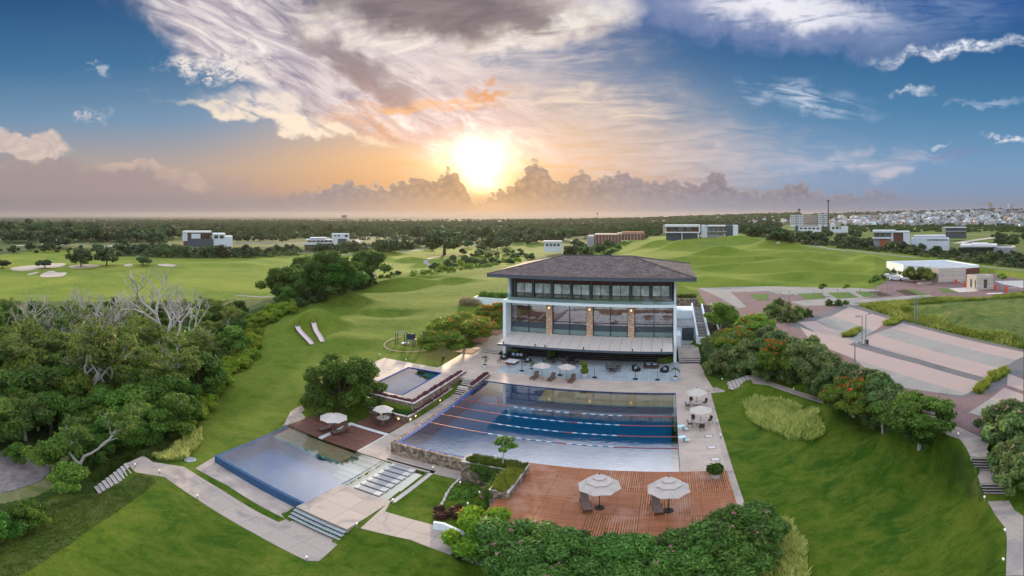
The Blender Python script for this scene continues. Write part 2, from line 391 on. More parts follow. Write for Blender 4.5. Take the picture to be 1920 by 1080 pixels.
canvasa = mat('awning_cloth', (.62, .57, .53), .85, .05, 2, fine=.03)
canvasw = mat('canvas_white', (.52, .49, .45), .85, .05, 2, fine=.03)
canvasg = mat('canvas_grey', (.62, .57, .55), .85, .06, 2, fine=.03)
cushion = mat('blue_cushion', (.35, .48, .62), .9, .15, 4)
soil = mat('dark_soil', (.045, .03, .024), .95, .5, 2, bump=.5)
paving = bricky('travertine_paving', (.53, .44, .385, 1), (.45, .38, .34, 1), (.34, .28, .26, 1), 1.2, .6, .012, .62, stain=.3, stainc=(.30, .24, .20, 1), bump=.1)
pavingl = bricky('concrete_slabs', (.46, .39, .345, 1), (.40, .345, .31, 1), (.2, .17, .16, 1), 2.4, 2.4, .015, .7, off=0, stain=.7, stainc=(.20, .19, .20, 1), bump=.1)
greypave = bricky('grey_terrace_slabs', (.36, .43, .48, 1), (.30, .37, .42, 1), (.55, .58, .6, 1), 1.3, 1.3, .03, .6, off=0, stain=.25)
redpave = bricky('red_block_paving', (.27, .17, .17, 1), (.19, .13, .135, 1), (.12, .09, .09, 1), .3, .15, .02, .85, stain=.4)
greyconc = bricky('grey_concrete', (.30, .295, .28, 1), (.27, .265, .255, 1), (.15, .15, .15, 1), 4.5, 4.5, .004, .8, off=0, stain=.45, stainc=(.2, .2, .2, 1))
pinkconc = bricky('pink_concrete', (.40, .315, .295, 1), (.37, .30, .28, 1), (.24, .19, .18, 1), 4.5, 4.5, .005, .8, off=0, stain=.4, stainc=(.36, .29, .27, 1))
darkcobble = bricky('dark_cobbles', (.17, .175, .185, 1), (.22, .22, .235, 1), (.08, .08, .09, 1), .2, .2, .03, .85)
sandstone = bricky('sandstone_tiles', (.60, .45, .28, 1), (.46, .38, .28, 1), (.28, .22, .16, 1), 1.1, .5, .012, .6, stain=.5, stainc=(.45, .27, .10, 1))
decku = bricky('deck_boards_lengthwise', (.46, .18, .08, 1), (.32, .118, .052, 1), (.05, .022, .015, 1), 2.4, .14, .02, .6, stain=.5, stainc=(.45, .26, .2, 1), bump=.3)
deckv = bricky('deck_boards_crosswise', (.48, .20, .09, 1), (.33, .125, .056, 1), (.05, .022, .015, 1), 2.4, .17, .03, .6, rot=math.pi/2, stain=.5, stainc=(.48, .3, .24, 1), bump=.3)
deckd = bricky('old_deck_boards', (.21, .095, .07, 1), (.15, .065, .05, 1), (.03, .014, .011, 1), 2.2, .15, .02, .65, stain=.4, stainc=(.09, .05, .04, 1), bump=.3)
stepm = mat('step_stone', (.50, .46, .44), .75, .15, 1.2)
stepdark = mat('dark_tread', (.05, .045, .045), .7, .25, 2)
def stonefn(t, b, tcn, out):
    v = t.new('ShaderNodeTexVoronoi', ins={'Vector': tcn.outputs['Object'], 'Scale': 3.2}); v.feature = 'F1'
    e = t.new('ShaderNodeTexVoronoi', ins={'Vector': tcn.outputs['Object'], 'Scale': 3.2}); e.feature = 'DISTANCE_TO_EDGE'
    sp = t.new('ShaderNodeSeparateColor', ins={0: v.outputs['Color']})
    c = t.ramp(sp.outputs[0], [(0, (.10, .085, .07, 1)), (.35, (.22, .17, .125, 1)), (.7, (.33, .24, .17, 1)), (1, (.40, .35, .29, 1))])
    c = t.mix(t.lin(e.outputs[0], .0, .05, 1, 0), c, (.05, .042, .035, 1))
    t.put(b, 'Base Color', c); b.inputs['Roughness'].default_value = .9
    t.put(b, 'Normal', t.new('ShaderNodeBump', ins={'Height': t.m('ADD', t.ss(e.outputs[0], 0, .09), sp.outputs[1]), 'Strength': .7, 'Distance': .05}).outputs[0])
rubble = shader('rubble_stone', stonefn)
def pillarfn(t, b, tcn, out):
    s = t.new('ShaderNodeSeparateXYZ', ins={0: tcn.outputs['Object']})
    vec = t.comb(t.m('ADD', s.outputs[0], s.outputs[1]), s.outputs[2])
    br = t.new('ShaderNodeTexBrick', ins={'Vector': vec, 'Color1': (.62, .42, .27, 1), 'Color2': (.42, .30, .22, 1), 'Mortar': (.35, .26, .2, 1), 'Scale': 1.0, 'Mortar Size': .012, 'Brick Width': .62, 'Row Height': .24})
    n = t.noise(t.comb(t.m('MULTIPLY', t.m('ADD', s.outputs[0], s.outputs[1]), 1.0), t.m('MULTIPLY', s.outputs[2], 3.0)), 1.6, 3)
    c = t.mix(t.ss(n, .52, .62), br.outputs[0], (.52, .27, .12, 1)); c = t.mix(t.ss(n, .47, .36), c, (.68, .60, .54, 1))
    t.put(b, 'Base Color', c); b.inputs['Roughness'].default_value = .85
pillarm = shader('warm_stone_veneer', pillarfn)
def pebblefn(t, b, tcn, out):
    v = t.new('ShaderNodeTexVoronoi', ins={'Vector': tcn.outputs['Object'], 'Scale': 8.5}); v.feature = 'F1'
    sp = t.new('ShaderNodeSeparateColor', ins={0: v.outputs['Color']})
    c = t.mix(t.ss(v.outputs['Distance'], .32, .62), t.ramp(sp.outputs[0], [(0, (.50, .50, .50, 1)), (1, (.80, .79, .76, 1))]), (.04, .04, .045, 1))
    t.put(b, 'Base Color', c); b.inputs['Roughness'].default_value = .8
    t.put(b, 'Normal', t.new('ShaderNodeBump', ins={'Height': v.outputs['Distance'], 'Strength': 1.0, 'Distance': -.06}).outputs[0])
pebbles = shader('white_pebbles', pebblefn)

# ground cover: colour attribute r = mown lawn, g = scrub floor, b = dry field, a = golf (bright) turf
def groundfn(t, b, tcn, out):
    g = t.new('ShaderNodeNewGeometry'); at_ = t.new('ShaderNodeAttribute', attribute_name='tint')
    s = t.new('ShaderNodeSeparateColor', ins={0: at_.outputs['Color']})
    pos = g.outputs['Position']
    mp = t.new('ShaderNodeMapping', ins={0: pos}); mp.inputs['Scale'].default_value = (1, 1.6, .6); mp.inputs['Rotation'].default_value = (0, 0, .5)
    nb = t.noise(pos, .045, 4, .55, .6); nm = t.noise(mp.outputs[0], .35, 5, .6, .8); nf = t.noise(pos, 3.5, 5, .7); nff = t.noise(mp.outputs[0], 11.0, 4, .75)
    nv = t.noise(mp.outputs[0], 1.3, 4, .7, .4)
    lawn = t.mix(t.lin(nb, .36, .64), (.040, .115, .004, 1), (.110, .185, .010, 1))
    lawn = t.mix(t.m('MULTIPLY', t.lin(nm, .40, .66), .8), lawn, (.175, .215, .024, 1))
    lawn = t.mix(t.m('MULTIPLY', t.ss(nm, .47, .28), .45), lawn, (.024, .072, .004, 1))
    lawn = t.mix(t.m('MULTIPLY', t.ss(nv, .5, .72), .45), lawn, (.16, .23, .035, 1))
    lawn = t.mix(t.m('MULTIPLY', t.ss(nv, .48, .28), .55), lawn, (.022, .060, .004, 1))
    lawn = t.mix(t.m('MULTIPLY', t.lin(nff, .38, .66), .65), lawn, (.018, .048, .003, 1))
    lawn = t.mix(t.m('MULTIPLY', t.ss(nf, .56, .72), .35), lawn, (.21, .24, .08, 1))
    ng = t.noise(mp.outputs[0], .02, 4, .6, 1.0)
    golf = t.mix(t.lin(ng, .35, .65), (.095, .165, .012, 1), (.22, .265, .035, 1))
    golf = t.mix(t.m('MULTIPLY', t.lin(nm, .4, .7), .35), golf, (.24, .29, .09, 1))
    scrub = t.mix(t.lin(nf, .35, .65), (.020, .045, .008, 1), (.06, .11, .02, 1))
    scrub = t.mix(t.ss(nm, .55, .7), scrub, (.10, .12, .035, 1))
    dry = t.mix(t.lin(nm, .35, .65), (.12, .17, .05, 1), (.27, .24, .13, 1))
    c = t.mix(s.outputs[0], scrub, lawn); c = t.mix(s.outputs[2], c, dry); c = t.mix(at_.outputs['Alpha'], c, golf)
    far = t.noise(pos, .004, 6, .7, .5); farl = t.noise(pos, .02, 4, .6)
    fc = t.mix(t.lin(far, .4, .6), (.020, .036, .012, 1), (.045, .062, .022, 1)); fc = t.mix(t.ss(far, .63, .70), fc, (.09, .11, .045, 1))
    fc = t.mix(t.m('MULTIPLY', t.lin(farl, .4, .6), .5), fc, (.012, .022, .008, 1))
    c = t.mix(s.outputs[1], c, fc)
    t.put(b, 'Base Color', c); b.inputs['Roughness'].default_value = .95; b.inputs['Specular IOR Level'].default_value = .15
    t.put(b, 'Normal', t.new('ShaderNodeBump', ins={'Height': t.m('ADD', nff, t.m('ADD', nf, t.m('MULTIPLY', nv, .4))), 'Strength': .7, 'Distance': .14}).outputs[0])
groundm = shader('turf_and_ground', groundfn)

# ------------------------------------------------------------------ terrain: one sheet, finer towards the viewpoint
CTRL = []   # (azimuth, ln r, z)
def ctl(z, *pts):
    for px, py in pts:
        p = at(px, py, z); CTRL.append((math.atan2(p.x, p.y), math.log(math.hypot(p.x, p.y)), z))
def ctlr(z, *pts):   # by pixel column and distance
    for px, r in pts: CTRL.append(((px-960)/F, math.log(r), z))
# left foreground lawn and its bank
ctl(-2.5, (300, 900), (420, 985), (560, 1075), (250, 1000), (400, 1075), (150, 1075))
ctl(-3.0, (220, 930), (130, 1000), (60, 1075)); ctl(-4.3, (60, 960), (0, 1000), (110, 930)); ctl(-4.6, (30, 880), (100, 880))
ctl(-2.5, (620, 1075), (800, 1075)); ctl(-2.0, (760, 1040), (700, 1010)); ctl(-2.6, (960, 1079), (1100, 1079), (1300, 1079))
ctl(-2.4, (345, 878), (500, 970), (390, 880), (440, 840)); ctl(-2.2, (400, 800), (430, 750)); ctl(-3.4, (300, 850)); ctl(-4.6, (200, 840), (100, 800))
ctl(-1.9, (480, 800), (530, 770)); ctl(-1.3, (480, 720), (560, 740)); ctl(-.5, (560, 690), (640, 690)); ctl(0, (700, 655), (780, 665), (830, 660), (700, 690))
ctl(.6, (640, 640), (760, 620)); ctl(1.6, (600, 600), (690, 600), (560, 590)); ctl(.2, (520, 640)); ctl(2.0, (640, 560), (720, 560), (820, 560)); ctl(1.2, (560, 550), (800, 620))
ctl(1.5, (700, 525), (780, 510), (860, 520), (620, 545)); ctl(2.4, (880, 560)); ctl(.5, (480, 590)); ctl(-1.0, (465, 640), (420, 720)); ctl(1.0, (870, 500))
# hollow of the jungle and the golf ground beyond
ctl(-5.5, (0, 760), (150, 740), (300, 740), (380, 640), (0, 650), (200, 640), (330, 600), (440, 590)); ctl(-6.0, (0, 570), (150, 560), (300, 560), (470, 556), (0, 520), (120, 520), (250, 530), (400, 500))
ctl(-6.0, (500, 520), (200, 480), (330, 478), (450, 470), (560, 480), (600, 480), (700, 480), (780, 490), (740, 505)); ctl(-4.0, (90, 468), (60, 472)); ctl(-5, (860, 480), (900, 490))
ctl(-6.5, (0, 462), (200, 462), (600, 462), (850, 462), (1000, 470)); ctl(-4.5, (960, 480))
ctlr(-8, (0, 1000), (250, 900), (500, 700), (800, 700), (1050, 700)); ctlr(-10, (0, 1500), (300, 1500), (600, 1500), (900, 1500), (1150, 1500)); ctlr(-14, (0, 4000), (480, 4000), (960, 4000), (1250, 4000), (0, 12000), (960, 12000), (1500, 12000), (1900, 12000))
ctlr(3, (90, 620)); ctlr(1, (250, 620), (0, 700))
# club house: terrace side and the raised entrance side
ctl(-.1, (960, 690), (1280, 700), (1340, 740)); ctl(3.6, (1330, 560)); ctl(.2, (1320, 650)); ctl(2.2, (905, 600)); ctl(3.2, (930, 540), (900, 560))
ctl(4.0, (1420, 560), (1300, 542), (1500, 545), (1640, 550), (1800, 550), (1500, 600), (1600, 640), (1700, 600), (1900, 580), (1900, 650), (1760, 700), (1840, 720), (1780, 780), (1919, 740))
ctl(4.0, (1840, 812)); ctl(3.6, (1700, 790)); ctl(4.2, (1800, 600), (1870, 615)); ctl(3.2, (1560, 755), (1880, 800)); ctl(.9, (1400, 705), (1460, 715)); ctl(2.0, (1500, 730)); ctl(1.0, (1360, 665)); ctl(3.4, (1480, 660), (1560, 700), (1400, 620)); ctl(2.6, (1420, 690))
ctl(-.1, (1400, 870), (1420, 800), (1400, 740)); ctl(.4, (1500, 780), (1460, 740)); ctl(-.2, (1560, 860)); ctl(.9, (1640, 800), (1600, 770)); ctl(1.8, (1720, 812)); ctl(-.2, (1650, 900)); ctl(-.5, (1500, 950), (1750, 940)); ctl(.6, (1760, 870)); ctl(-1.0, (1420, 970), (1600, 1050), (1480, 1060)); ctl(-.9, (1750, 1070)); ctl(.6, (1850, 1040), (1850, 980))
ctl(2.7, (1850, 872)); ctl(2.0, (1880, 920)); ctl(1.5, (1900, 970)); ctl(1.3, (1919, 1060)); ctl(2.6, (1919, 900)); ctl(1.5, (1919, 980)); ctl(.2, (1780, 900))
# the golf rise behind the car park
ctl(4.3, (1400, 538), (1600, 536), (1240, 530)); ctl(5.2, (1350, 515), (1500, 515), (1620, 510)); ctl(6.5, (1300, 490), (1420, 490), (1550, 490), (1200, 500)); ctl(8.5, (1280, 465), (1400, 465), (1520, 470)); ctl(10.5, (1300, 447), (1400, 445)); ctl(11.5, (1420, 441), (1330, 441)); ctl(9.5, (1500, 450)); ctl(8.0, (1560, 462), (1600, 470)); ctl(6.5, (1680, 478), (1640, 500)); ctl(7.5, (1220, 452)); ctl(2, (1150, 470), (1120, 490)); ctl(-2, (1060, 470)); ctl(6.0, (1640, 470)); ctl(5.6, (1750, 490)); ctl(5.0, (1850, 500), (1919, 520)); ctl(4.6, (1800, 530))
ctlr(9, (1300, 330), (1450, 330)); ctlr(2, (1600, 330), (1750, 330)); ctlr(1, (1900, 330)); ctlr(4, (1150, 330)); ctlr(0, (1350, 600), (1600, 500), (1850, 500)); ctlr(2, (1500, 700), (1750, 700), (1900, 700)); ctlr(-5, (1150, 600))
ctlr(-2, (1300, 1000), (1200, 900)); ctlr(16, (1330, 1700), (1420, 1500)); ctlr(2, (1450, 1000)); ctlr(4, (1600, 900), (1900, 900)); ctlr(14, (1600, 1200), (1900, 1150)); ctlr(24, (1500, 1600)); ctlr(34, (1620, 1600), (1750, 1500)); ctlr(44, (1860, 1500), (1910, 1500)); ctlr(30, (1800, 2600), (1600, 2600), (1920, 2600))
# all round and behind
for a in range(-180, 181, 20):
    if abs(a) > 66:
        for r_, z_ in ((30, -3 if a < 0 else -2), (80, -4), (250, -5), (1000, -8), (5000, -14), (12000, -14)): CTRL.append((R(a), math.log(r_), z_))
for a in (-60, -40, -20, 0, 20, 40, 60): CTRL.append((R(a), math.log(16), -3)); CTRL.append((R(a), math.log(6), -3))
C_ = np.array(CTRL)
def kern(A, B):
    d2 = (A[:, None, 0]-B[None, :, 0])**2+(A[:, None, 1]-B[None, :, 1])**2
    return np.sqrt(d2+.0006)
K_ = kern(C_, C_)+np.eye(len(C_))*-.004
n_ = len(C_); Q_ = np.ones((n_, 1)); A_ = np.block([[K_, Q_], [Q_.T, np.zeros((1, 1))]])
Wt = np.linalg.solve(A_, np.concatenate([C_[:, 2], [0]]))
BUMPS = []   # (x, y, sigma along, sigma across, angle, height)
def bump(px, py, z, sa, sb, h, ang=0.0):
    p = at(px, py, z); az_ = math.atan2(p.x, p.y); BUMPS.append((p.x, p.y, sa, sb*.85, az_+ang, h*((1.5 if z > 8 else 2.1) if px > 1150 and px < 1640 else 2.1)))
for px, py, z, sa, sb, h in ((1275, 470, 7, 9, 5, 1.8), (1350, 482, 7, 11, 4, 2.0), (1300, 495, 6, 16, 5, 1.2), (1455, 466, 8, 10, 6, 2.2), (1430, 490, 7, 14, 4, 1.2), (1555, 488, 6.5, 10, 6, .9), (1625, 494, 6, 6, 5, 1.1), (1480, 500, 6, 16, 5, 1.3),
                          (1400, 506, 5.5, 18, 4, .9), (1530, 520, 5, 16, 4, 1.0), (1230, 462, 7, 10, 6, 1.6), (1380, 455, 9, 14, 6, 1.8), (1500, 478, 8, 18, 5, 1.0), (1325, 530, 4.3, 10, 3.5, .8), (1580, 508, 5, 10, 4, -1.0), (1410, 474, 8, 12, 5, -1.4),
                          (640, 570, 1.6, 7, 3.2, 1.4), (700, 545, 1.8, 9, 3.5, -.8), (760, 535, 1.8, 10, 4, 1.1), (590, 612, 1.0, 5.5, 3.5, 1.6), (660, 640, .4, 6, 4, .4), (850, 530, 2, 8, 4, .8), (560, 590, .8, 5, 3, .6), (720, 590, 1.4, 10, 4, -.5), (800, 520, 1.6, 9, 3.5, -.9),
                          (720, 478, -6, 14, 6, 1.8), (770, 488, -5.5, 10, 5, 1.4), (300, 500, -6, 30, 10, .9), (440, 500, -6, 26, 10, 1.1), (110, 466, -5, 40, 14, 2.2), (1000, 430, -6, 60, 30, 3), (660, 470, -6, 20, 8, -1.0),
                          (1800, 600, 4.3, 5, 4, .9), (1880, 640, 4.2, 6, 3.5, .9), (1760, 580, 4.3, 7, 3, .5)):
    bump(px, py, z, sa, sb, h)
def hraw(x, y):
    x = np.atleast_1d(np.asarray(x, dtype=float)); y = np.atleast_1d(np.asarray(y, dtype=float)); out = np.empty(len(x))
    for i in range(0, len(x), 40000):
        xs, ys = x[i:i+40000], y[i:i+40000]
        q = np.stack([np.arctan2(xs, ys), np.log(np.maximum(np.hypot(xs, ys), 4))], 1)
        z = kern(q, C_) @ Wt[:-1]+Wt[-1]
        for bx, by, sa, sb, an, h in BUMPS:
            dx, dy = xs-bx, ys-by; c, s = math.cos(an), math.sin(an)
            a = (dx*c-dy*s)/sa; b = (dx*s+dy*c)/sb; d = a*a+b*b
            z = z+np.where(d < 12, h*np.exp(-d), 0)
        out[i:i+40000] = z
    return out
FLAT = []    # (polygon in plan coords, z, blend width, sink depth)
def poly_uv(pts_px, z): return [UV(at(x, y, z)) for x, y in pts_px]
def rect(u0, u1, v0, v1): return [(u0, v0), (u1, v0), (u1, v1), (u0, v1)]
def flat(poly, z, blend=2.5, sink=.5): FLAT.append((np.array(poly, dtype=float), z, blend, sink))
def pdist(P, poly):
    """signed distance, negative inside"""
    x, y = P[:, 0], P[:, 1]; n = len(poly); best = np.full(len(P), 1e9); ins = np.zeros(len(P), dtype=bool)
    for i in range(n):
        x0, y0 = poly[i]; x1, y1 = poly[(i+1) % n]; dx, dy = x1-x0, y1-y0
        t = np.clip(((x-x0)*dx+(y-y0)*dy)/max(dx*dx+dy*dy, 1e-9), 0, 1)
        best = np.minimum(best, np.hypot(x-x0-t*dx, y-y0-t*dy))
        c = (y0 > y) != (y1 > y)
        with np.errstate(divide='ignore', invalid='ignore'): xi = (x1-x0)*(y-y0)/(y1-y0)+x0
        ins ^= c & (x < xi)
    return np.where(ins, -best, best)
# ------------------------------------------------------------------ flats that the terrain has to respect
KX0, KX1, KY0, KY1 = -36.6, -31.3, 48.6, 58.7         # children's pool
low_px = [(345, 875), (412, 916), (480, 958), (522, 979), (553, 966), (646, 1008), (598, 1052), (575, 1051), (479, 1001), (370, 936), (308, 894), (254, 885), (238, 868), (270, 854), (286, 866)]
apron_px = [(366, 878), (402, 856), (420, 858), (575, 946), (560, 958), (534, 972), (480, 944), (425, 909)]
path2_px = [(735, 935), (722, 959), (812, 984), (872, 1004), (845, 1040), (770, 1012), (676, 990)]
LOWP = poly_uv(low_px, -2.4); APR = poly_uv(apron_px, -2.4)
rpathA_px = [(1348, 719), (1364, 716), (1370, 727), (1356, 733), (1326, 736)]
rpathB_px = [(1402, 703), (1422, 706), (1475, 726), (1560, 752), (1600, 768), (1560, 762), (1505, 745), (1440, 722), (1412, 719)]
rpathC_px = [(1740, 778), (1762, 782), (1858, 826), (1850, 842), (1862, 857), (1820, 856), (1812, 840), (1800, 823), (1778, 816), (1740, 795)]
rpathD_px = [(1829, 882), (1872, 882), (1880, 905), (1838, 905)]
rpathE_px = [(1848, 932), (1888, 932), (1902, 956), (1919, 968), (1919, 1079), (1886, 1079), (1888, 1010), (1885, 990), (1866, 965)]
park_px = [(1305, 540), (1440, 537), (1640, 541), (1665, 525), (1690, 510), (1730, 520), (1860, 512), (1919, 524), (1919, 548), (1866, 552), (1860, 562), (1760, 560), (1660, 566), (1600, 575), (1700, 605), (1919, 655), (1919, 800), (1858, 826), (1762, 782), (1660, 745), (1600, 715), (1470, 640), (1420, 610), (1370, 590), (1330, 580)]
flat(rect(-24.4, 5.0, 58.2, 72), 0, 1.2, .4); flat(rect(-33, -24.4, 60, 96), 0, 2.5, .4); flat(rect(-42.5, -28, 46.3, 61), 0, 1.5, 2.6)
flat(rect(1.0, 5.2, 31, 58.4), 0, 3.0, .4); flat(rect(-26, 1.0, 36.6, 58.2), -1.55, .6, 2.2)
flat(rect(-28.0, -24.3, 35.2, 60), -1.5, .5, .5); flat(rect(-38, -27.5, 35.2, 44), -1.5, 2.0, .4); flat(rect(-28, -16.6, 35.2, 36.8), -1.5, .6, .4)
flat(rect(-12.3, 5.2, 27.3, 38.2), 0, .8, .6); flat(rect(-37.4, -24.8, 24.8, 35.2), -2.45, .5, 2.2); flat(rect(-24.8, -19.7, 24, 35.6), -1.5, 1.5, .8)
flat(LOWP, -2.4, 2.0, .4); flat(APR, -2.4, 1.5, .4); flat(poly_uv(path2_px, -1.5), -1.5, 1.6, .4)
flat(rect(-27.5, 4.5, 72, 94), 0, .5, 1.0)
flat(poly_uv(rpathB_px, 1.0), 1.0, 1.5, .3); flat(poly_uv(rpathC_px, 3.95), 3.95, 1.5, .3); flat(poly_uv(park_px, 4.0), 4.0, 3.0, .5)
flat(poly_uv(rpathD_px, 2.7), 2.7, 1.2, .3); flat(poly_uv(rpathE_px, 1.5), 1.5, 1.5, .3)
flat(rect(4.7, 9.4, 78.6, 97.2), 1.0, .4, 0)
for q_, z_ in (([(1820, 856), (1862, 857), (1872, 882), (1829, 882)], 2.5), ([(1838, 905), (1880, 905), (1888, 932), (1848, 932)], 1.3), ([(238, 866), (252, 884), (186, 928), (176, 914)], -4.1), ([(868, 1013), (838, 1037), (866, 1052), (893, 1018)], -2.3), ([(1402, 703), (1412, 719), (1370, 731), (1364, 716)], -.1)): flat(poly_uv(q_, z_+.2), z_, .35, 0)
FL_PEN = poly_uv([(812, 984), (742, 962), (722, 958), (808, 885), (862, 896), (905, 905), (960, 935), (945, 975), (880, 1000)], -1.55)
flat(FL_PEN, -1.55, .8, 0.0)
def height(x, y):
    x = np.atleast_1d(np.asarray(x, dtype=float)); y = np.atleast_1d(np.asarray(y, dtype=float))
    z = hraw(x, y); P = np.stack([x*CP-y*SP, x*SP+y*CP], 1)
    r = np.hypot(x, y); nearm = r < 260
    Pn = P[nearm]; zn = z[nearm]
    num = np.zeros(len(zn)); den = np.zeros(len(zn)); wmax = np.zeros(len(zn)); deep = np.full(len(zn), 1e9)
    for poly, fz, bl, sink in FLAT:
        d = pdist(Pn, poly)
        t = np.clip(1-np.maximum(d, 0)/bl, 0, 1); w = t*t*(3-2*t)
        ww = np.where(d < 0.02, 1.0, w*w*.999)
        num += ww*(fz-.03); den += ww; wmax = np.maximum(wmax, w)
        deep = np.where(d < -.55, np.minimum(deep, fz-sink-.03), deep)
    flatz = num/np.maximum(den, 1e-6)
    zn = zn*(1-wmax)+flatz*wmax
    zn = np.minimum(zn, deep)
    z[nearm] = zn
    return z
def hz(x, y): return float(height([x], [y])[0])
def ground(px, py):
    """where the sight line through a pixel of the photograph meets the ground"""
    a = (px-960)/F; t = math.tan((py-Y0)/F); r = np.geomspace(18, 6000, 420)
    z = height(r*math.sin(a), r*math.cos(a)); ray = H-r*t; below = np.nonzero(ray < z)[0]
    if not len(below): return Vector((r[-1]*math.sin(a), r[-1]*math.cos(a), z[-1]))
    i = below[0]
    r0, r1 = r[max(i-1, 0)], r[i]; rr = np.linspace(r0, r1, 24); zz = height(rr*math.sin(a), rr*math.cos(a))
    j = np.nonzero(H-rr*t < zz)[0]; k = j[0] if len(j) else 23
    return Vector((rr[k]*math.sin(a), rr[k]*math.cos(a), zz[k]))
def px_of(p): return 960+F*math.atan2(p[0], p[1]), Y0+F*math.atan2(H-p[2], math.hypot(p[0], p[1]))

# ------------------------------------------------------------------ the ground sheet
def in_px(pts, PX):
    return pdist(PX, np.array(pts, dtype=float)) < 0
azs = np.concatenate([np.linspace(-180, -70, 45)[:-1], np.linspace(-70, 70, 620), np.linspace(70, 180, 45)[1:-1]])
rs = np.concatenate([np.geomspace(2, 20, 14)[:-1], np.geomspace(20, 420, 460)[:-1], np.geomspace(420, 14000, 110)])
AZ, RR = np.meshgrid(np.radians(azs), rs, indexing='ij'); gx = (RR*np.sin(AZ)).ravel(); gy = (RR*np.cos(AZ)).ravel(); gz = height(gx, gy)
na, nr = len(azs), len(rs)
ii, jj = np.meshgrid(np.arange(na), np.arange(nr-1), indexing='ij'); i2 = (ii+1) % na
quads = np.stack([ii*nr+jj, ii*nr+jj+1, i2*nr+jj+1, i2*nr+jj], -1).reshape(-1, 4)
rr_ = np.hypot(gx, gy); PXY = np.stack([960+F*np.arctan2(gx, gy), Y0+F*np.arctan2(H-gz, rr_)], 1)
cov = np.zeros((len(gx), 4)); cov[:, 3] = 0
lawn = (rr_ < 140)
jung = in_px([(-400, 560), (200, 566), (330, 572), (470, 560), (560, 560), (470, 600), (460, 660), (400, 720), (370, 770), (372, 815), (360, 862), (290, 868), (250, 866), (180, 925), (95, 930), (60, 1000), (-80, 1100), (-400, 1200)], PXY)
bank = in_px([(180, 925), (270, 888), (300, 900), (180, 985), (40, 1079), (-80, 1200), (-300, 1100), (60, 940)], PXY)
golf = in_px([(-600, 478), (0, 478), (90, 466), (150, 470), (240, 478), (500, 478), (640, 474), (830, 466), (900, 466), (925, 480), (840, 500), (790, 512), (700, 520), (620, 545), (480, 640), (440, 560), (0, 620), (-600, 640)], PXY) & (rr_ > 110)
rise = in_px([(1130, 470), (1190, 446), (1300, 438), (1430, 438), (1600, 462), (1760, 480), (1920, 505), (2300, 520), (2300, 545), (1920, 545), (1860, 512), (1640, 545), (1300, 545), (1240, 520), (1160, 490)], PXY)
lawn2 = in_px([(470, 620), (620, 545), (700, 522), (800, 505), (900, 480), (1000, 480), (1000, 700), (300, 900), (360, 862), (372, 800), (430, 700), (460, 660)], PXY)
field = in_px([(1640, 560), (1800, 556), (2200, 560), (2200, 700), (1920, 655), (1700, 600)], PXY)
hedged = in_px([(1310, 575), (1370, 590), (1470, 640), (1600, 715), (1740, 790), (1800, 830), (1760, 800), (1640, 745), (1480, 715), (1400, 700), (1350, 715), (1310, 690)], PXY)
cov[lawn, 0] = 1; cov[lawn2, 0] = 1; cov[golf, 3] = .9; cov[golf, 0] = 1; cov[rise, 0] = 1; cov[rise, 3] = .75; cov[lawn2, 3] = .28
cov[jung] = (0, 0, 0, 0); cov[bank & ~jung] = (.8, 0, .25, 0); cov[field] = (1, 0, .35, .0)
cov[(PXY[:, 0] > 1640) & rise, 3] = .45
dirt = in_px([(-50, 850), (60, 840), (130, 850), (118, 905), (70, 930), (0, 945), (-50, 950)], PXY); cov[dirt] = (0, 0, 1, 0)
soilp = in_px([(1790, 840), (1815, 855), (1832, 885), (1845, 930), (1820, 938), (1800, 905), (1785, 870)], PXY); cov[soilp, 0] = .35
midf = (rr_ > 130) & (cov[:, 0] == 0) & (cov[:, 3] == 0); cov[midf, 2] = .35
strips = in_px([(150, 452), (360, 452), (700, 440), (780, 445), (700, 460), (300, 466), (100, 464)], PXY) & (rr_ > 300); cov[strips, 2] = .95
green = in_px([(900, 448), (1010, 448), (1060, 470), (1010, 482), (930, 482)], PXY) & (rr_ > 200); cov[green] = (1, 0, .2, .35)
t2 = in_px([(1400, 425), (1520, 420), (1700, 425), (1930, 428), (2300, 430), (2300, 470), (1930, 470), (1780, 455), (1560, 452)], PXY) & (rr_ > 280); cov[t2] = (.8, 0, .3, .1)
farm = np.clip((rr_-560)/250, 0, 1); farm[strips | t2 | green | golf | rise] = 0; cov[:, 1] = farm; cov[hedged & (rr_ < 130)] = (0, 0, .0, 0)
gm = npmesh('ground', np.stack([gx, gy, gz], 1), quads, groundm, attr=cov, smooth=True)
tag(link('ground', gm), kind='structure')

def drape(name, pts_px, m, off=.05, step=1.2, pts_are_world=False, smooth_n=0):
    """a thin patch lying on the ground inside an outline"""
    P = [ground(*p) for p in pts_px] if not pts_are_world else [Vector(p) for p in pts_px]
    if smooth_n:
        Q = []
        n = len(P)
        for i in range(n):
            p0, p1, p2, p3 = P[i-1], P[i], P[(i+1) % n], P[(i+2) % n]
            for k in range(smooth_n):
                t = k/smooth_n; Q.append(.5*((2*p1)+(p2-p0)*t+(2*p0-5*p1+4*p2-p3)*t*t+(3*p1-p0-3*p2+p3)*t**3))
        P = Q
    c = sum(P, Vector())/len(P); n = len(P); size = max((p-c).length for p in P); k = max(2, min(14, int(size/step)))
    vs = [(c.x, c.y)]; fs = []
    for j in range(1, k+1):
        for p in P: q = c+(p-c)*(j/k); vs.append((q.x, q.y))
    for i in range(n):
        fs.append((0, 1+i, 1+(i+1) % n))
        for j in range(1, k): a = 1+(j-1)*n; b = 1+j*n; fs.append((a+i, b+i, b+(i+1) % n, a+(i+1) % n))
    z = height([v[0] for v in vs], [v[1] for v in vs])+off
    mb = MB(); mb.add([(v[0], v[1], float(zz)) for v, zz in zip(vs, z)], fs)
    o = mb.obj(name, m); return tag(o, kind='structure')
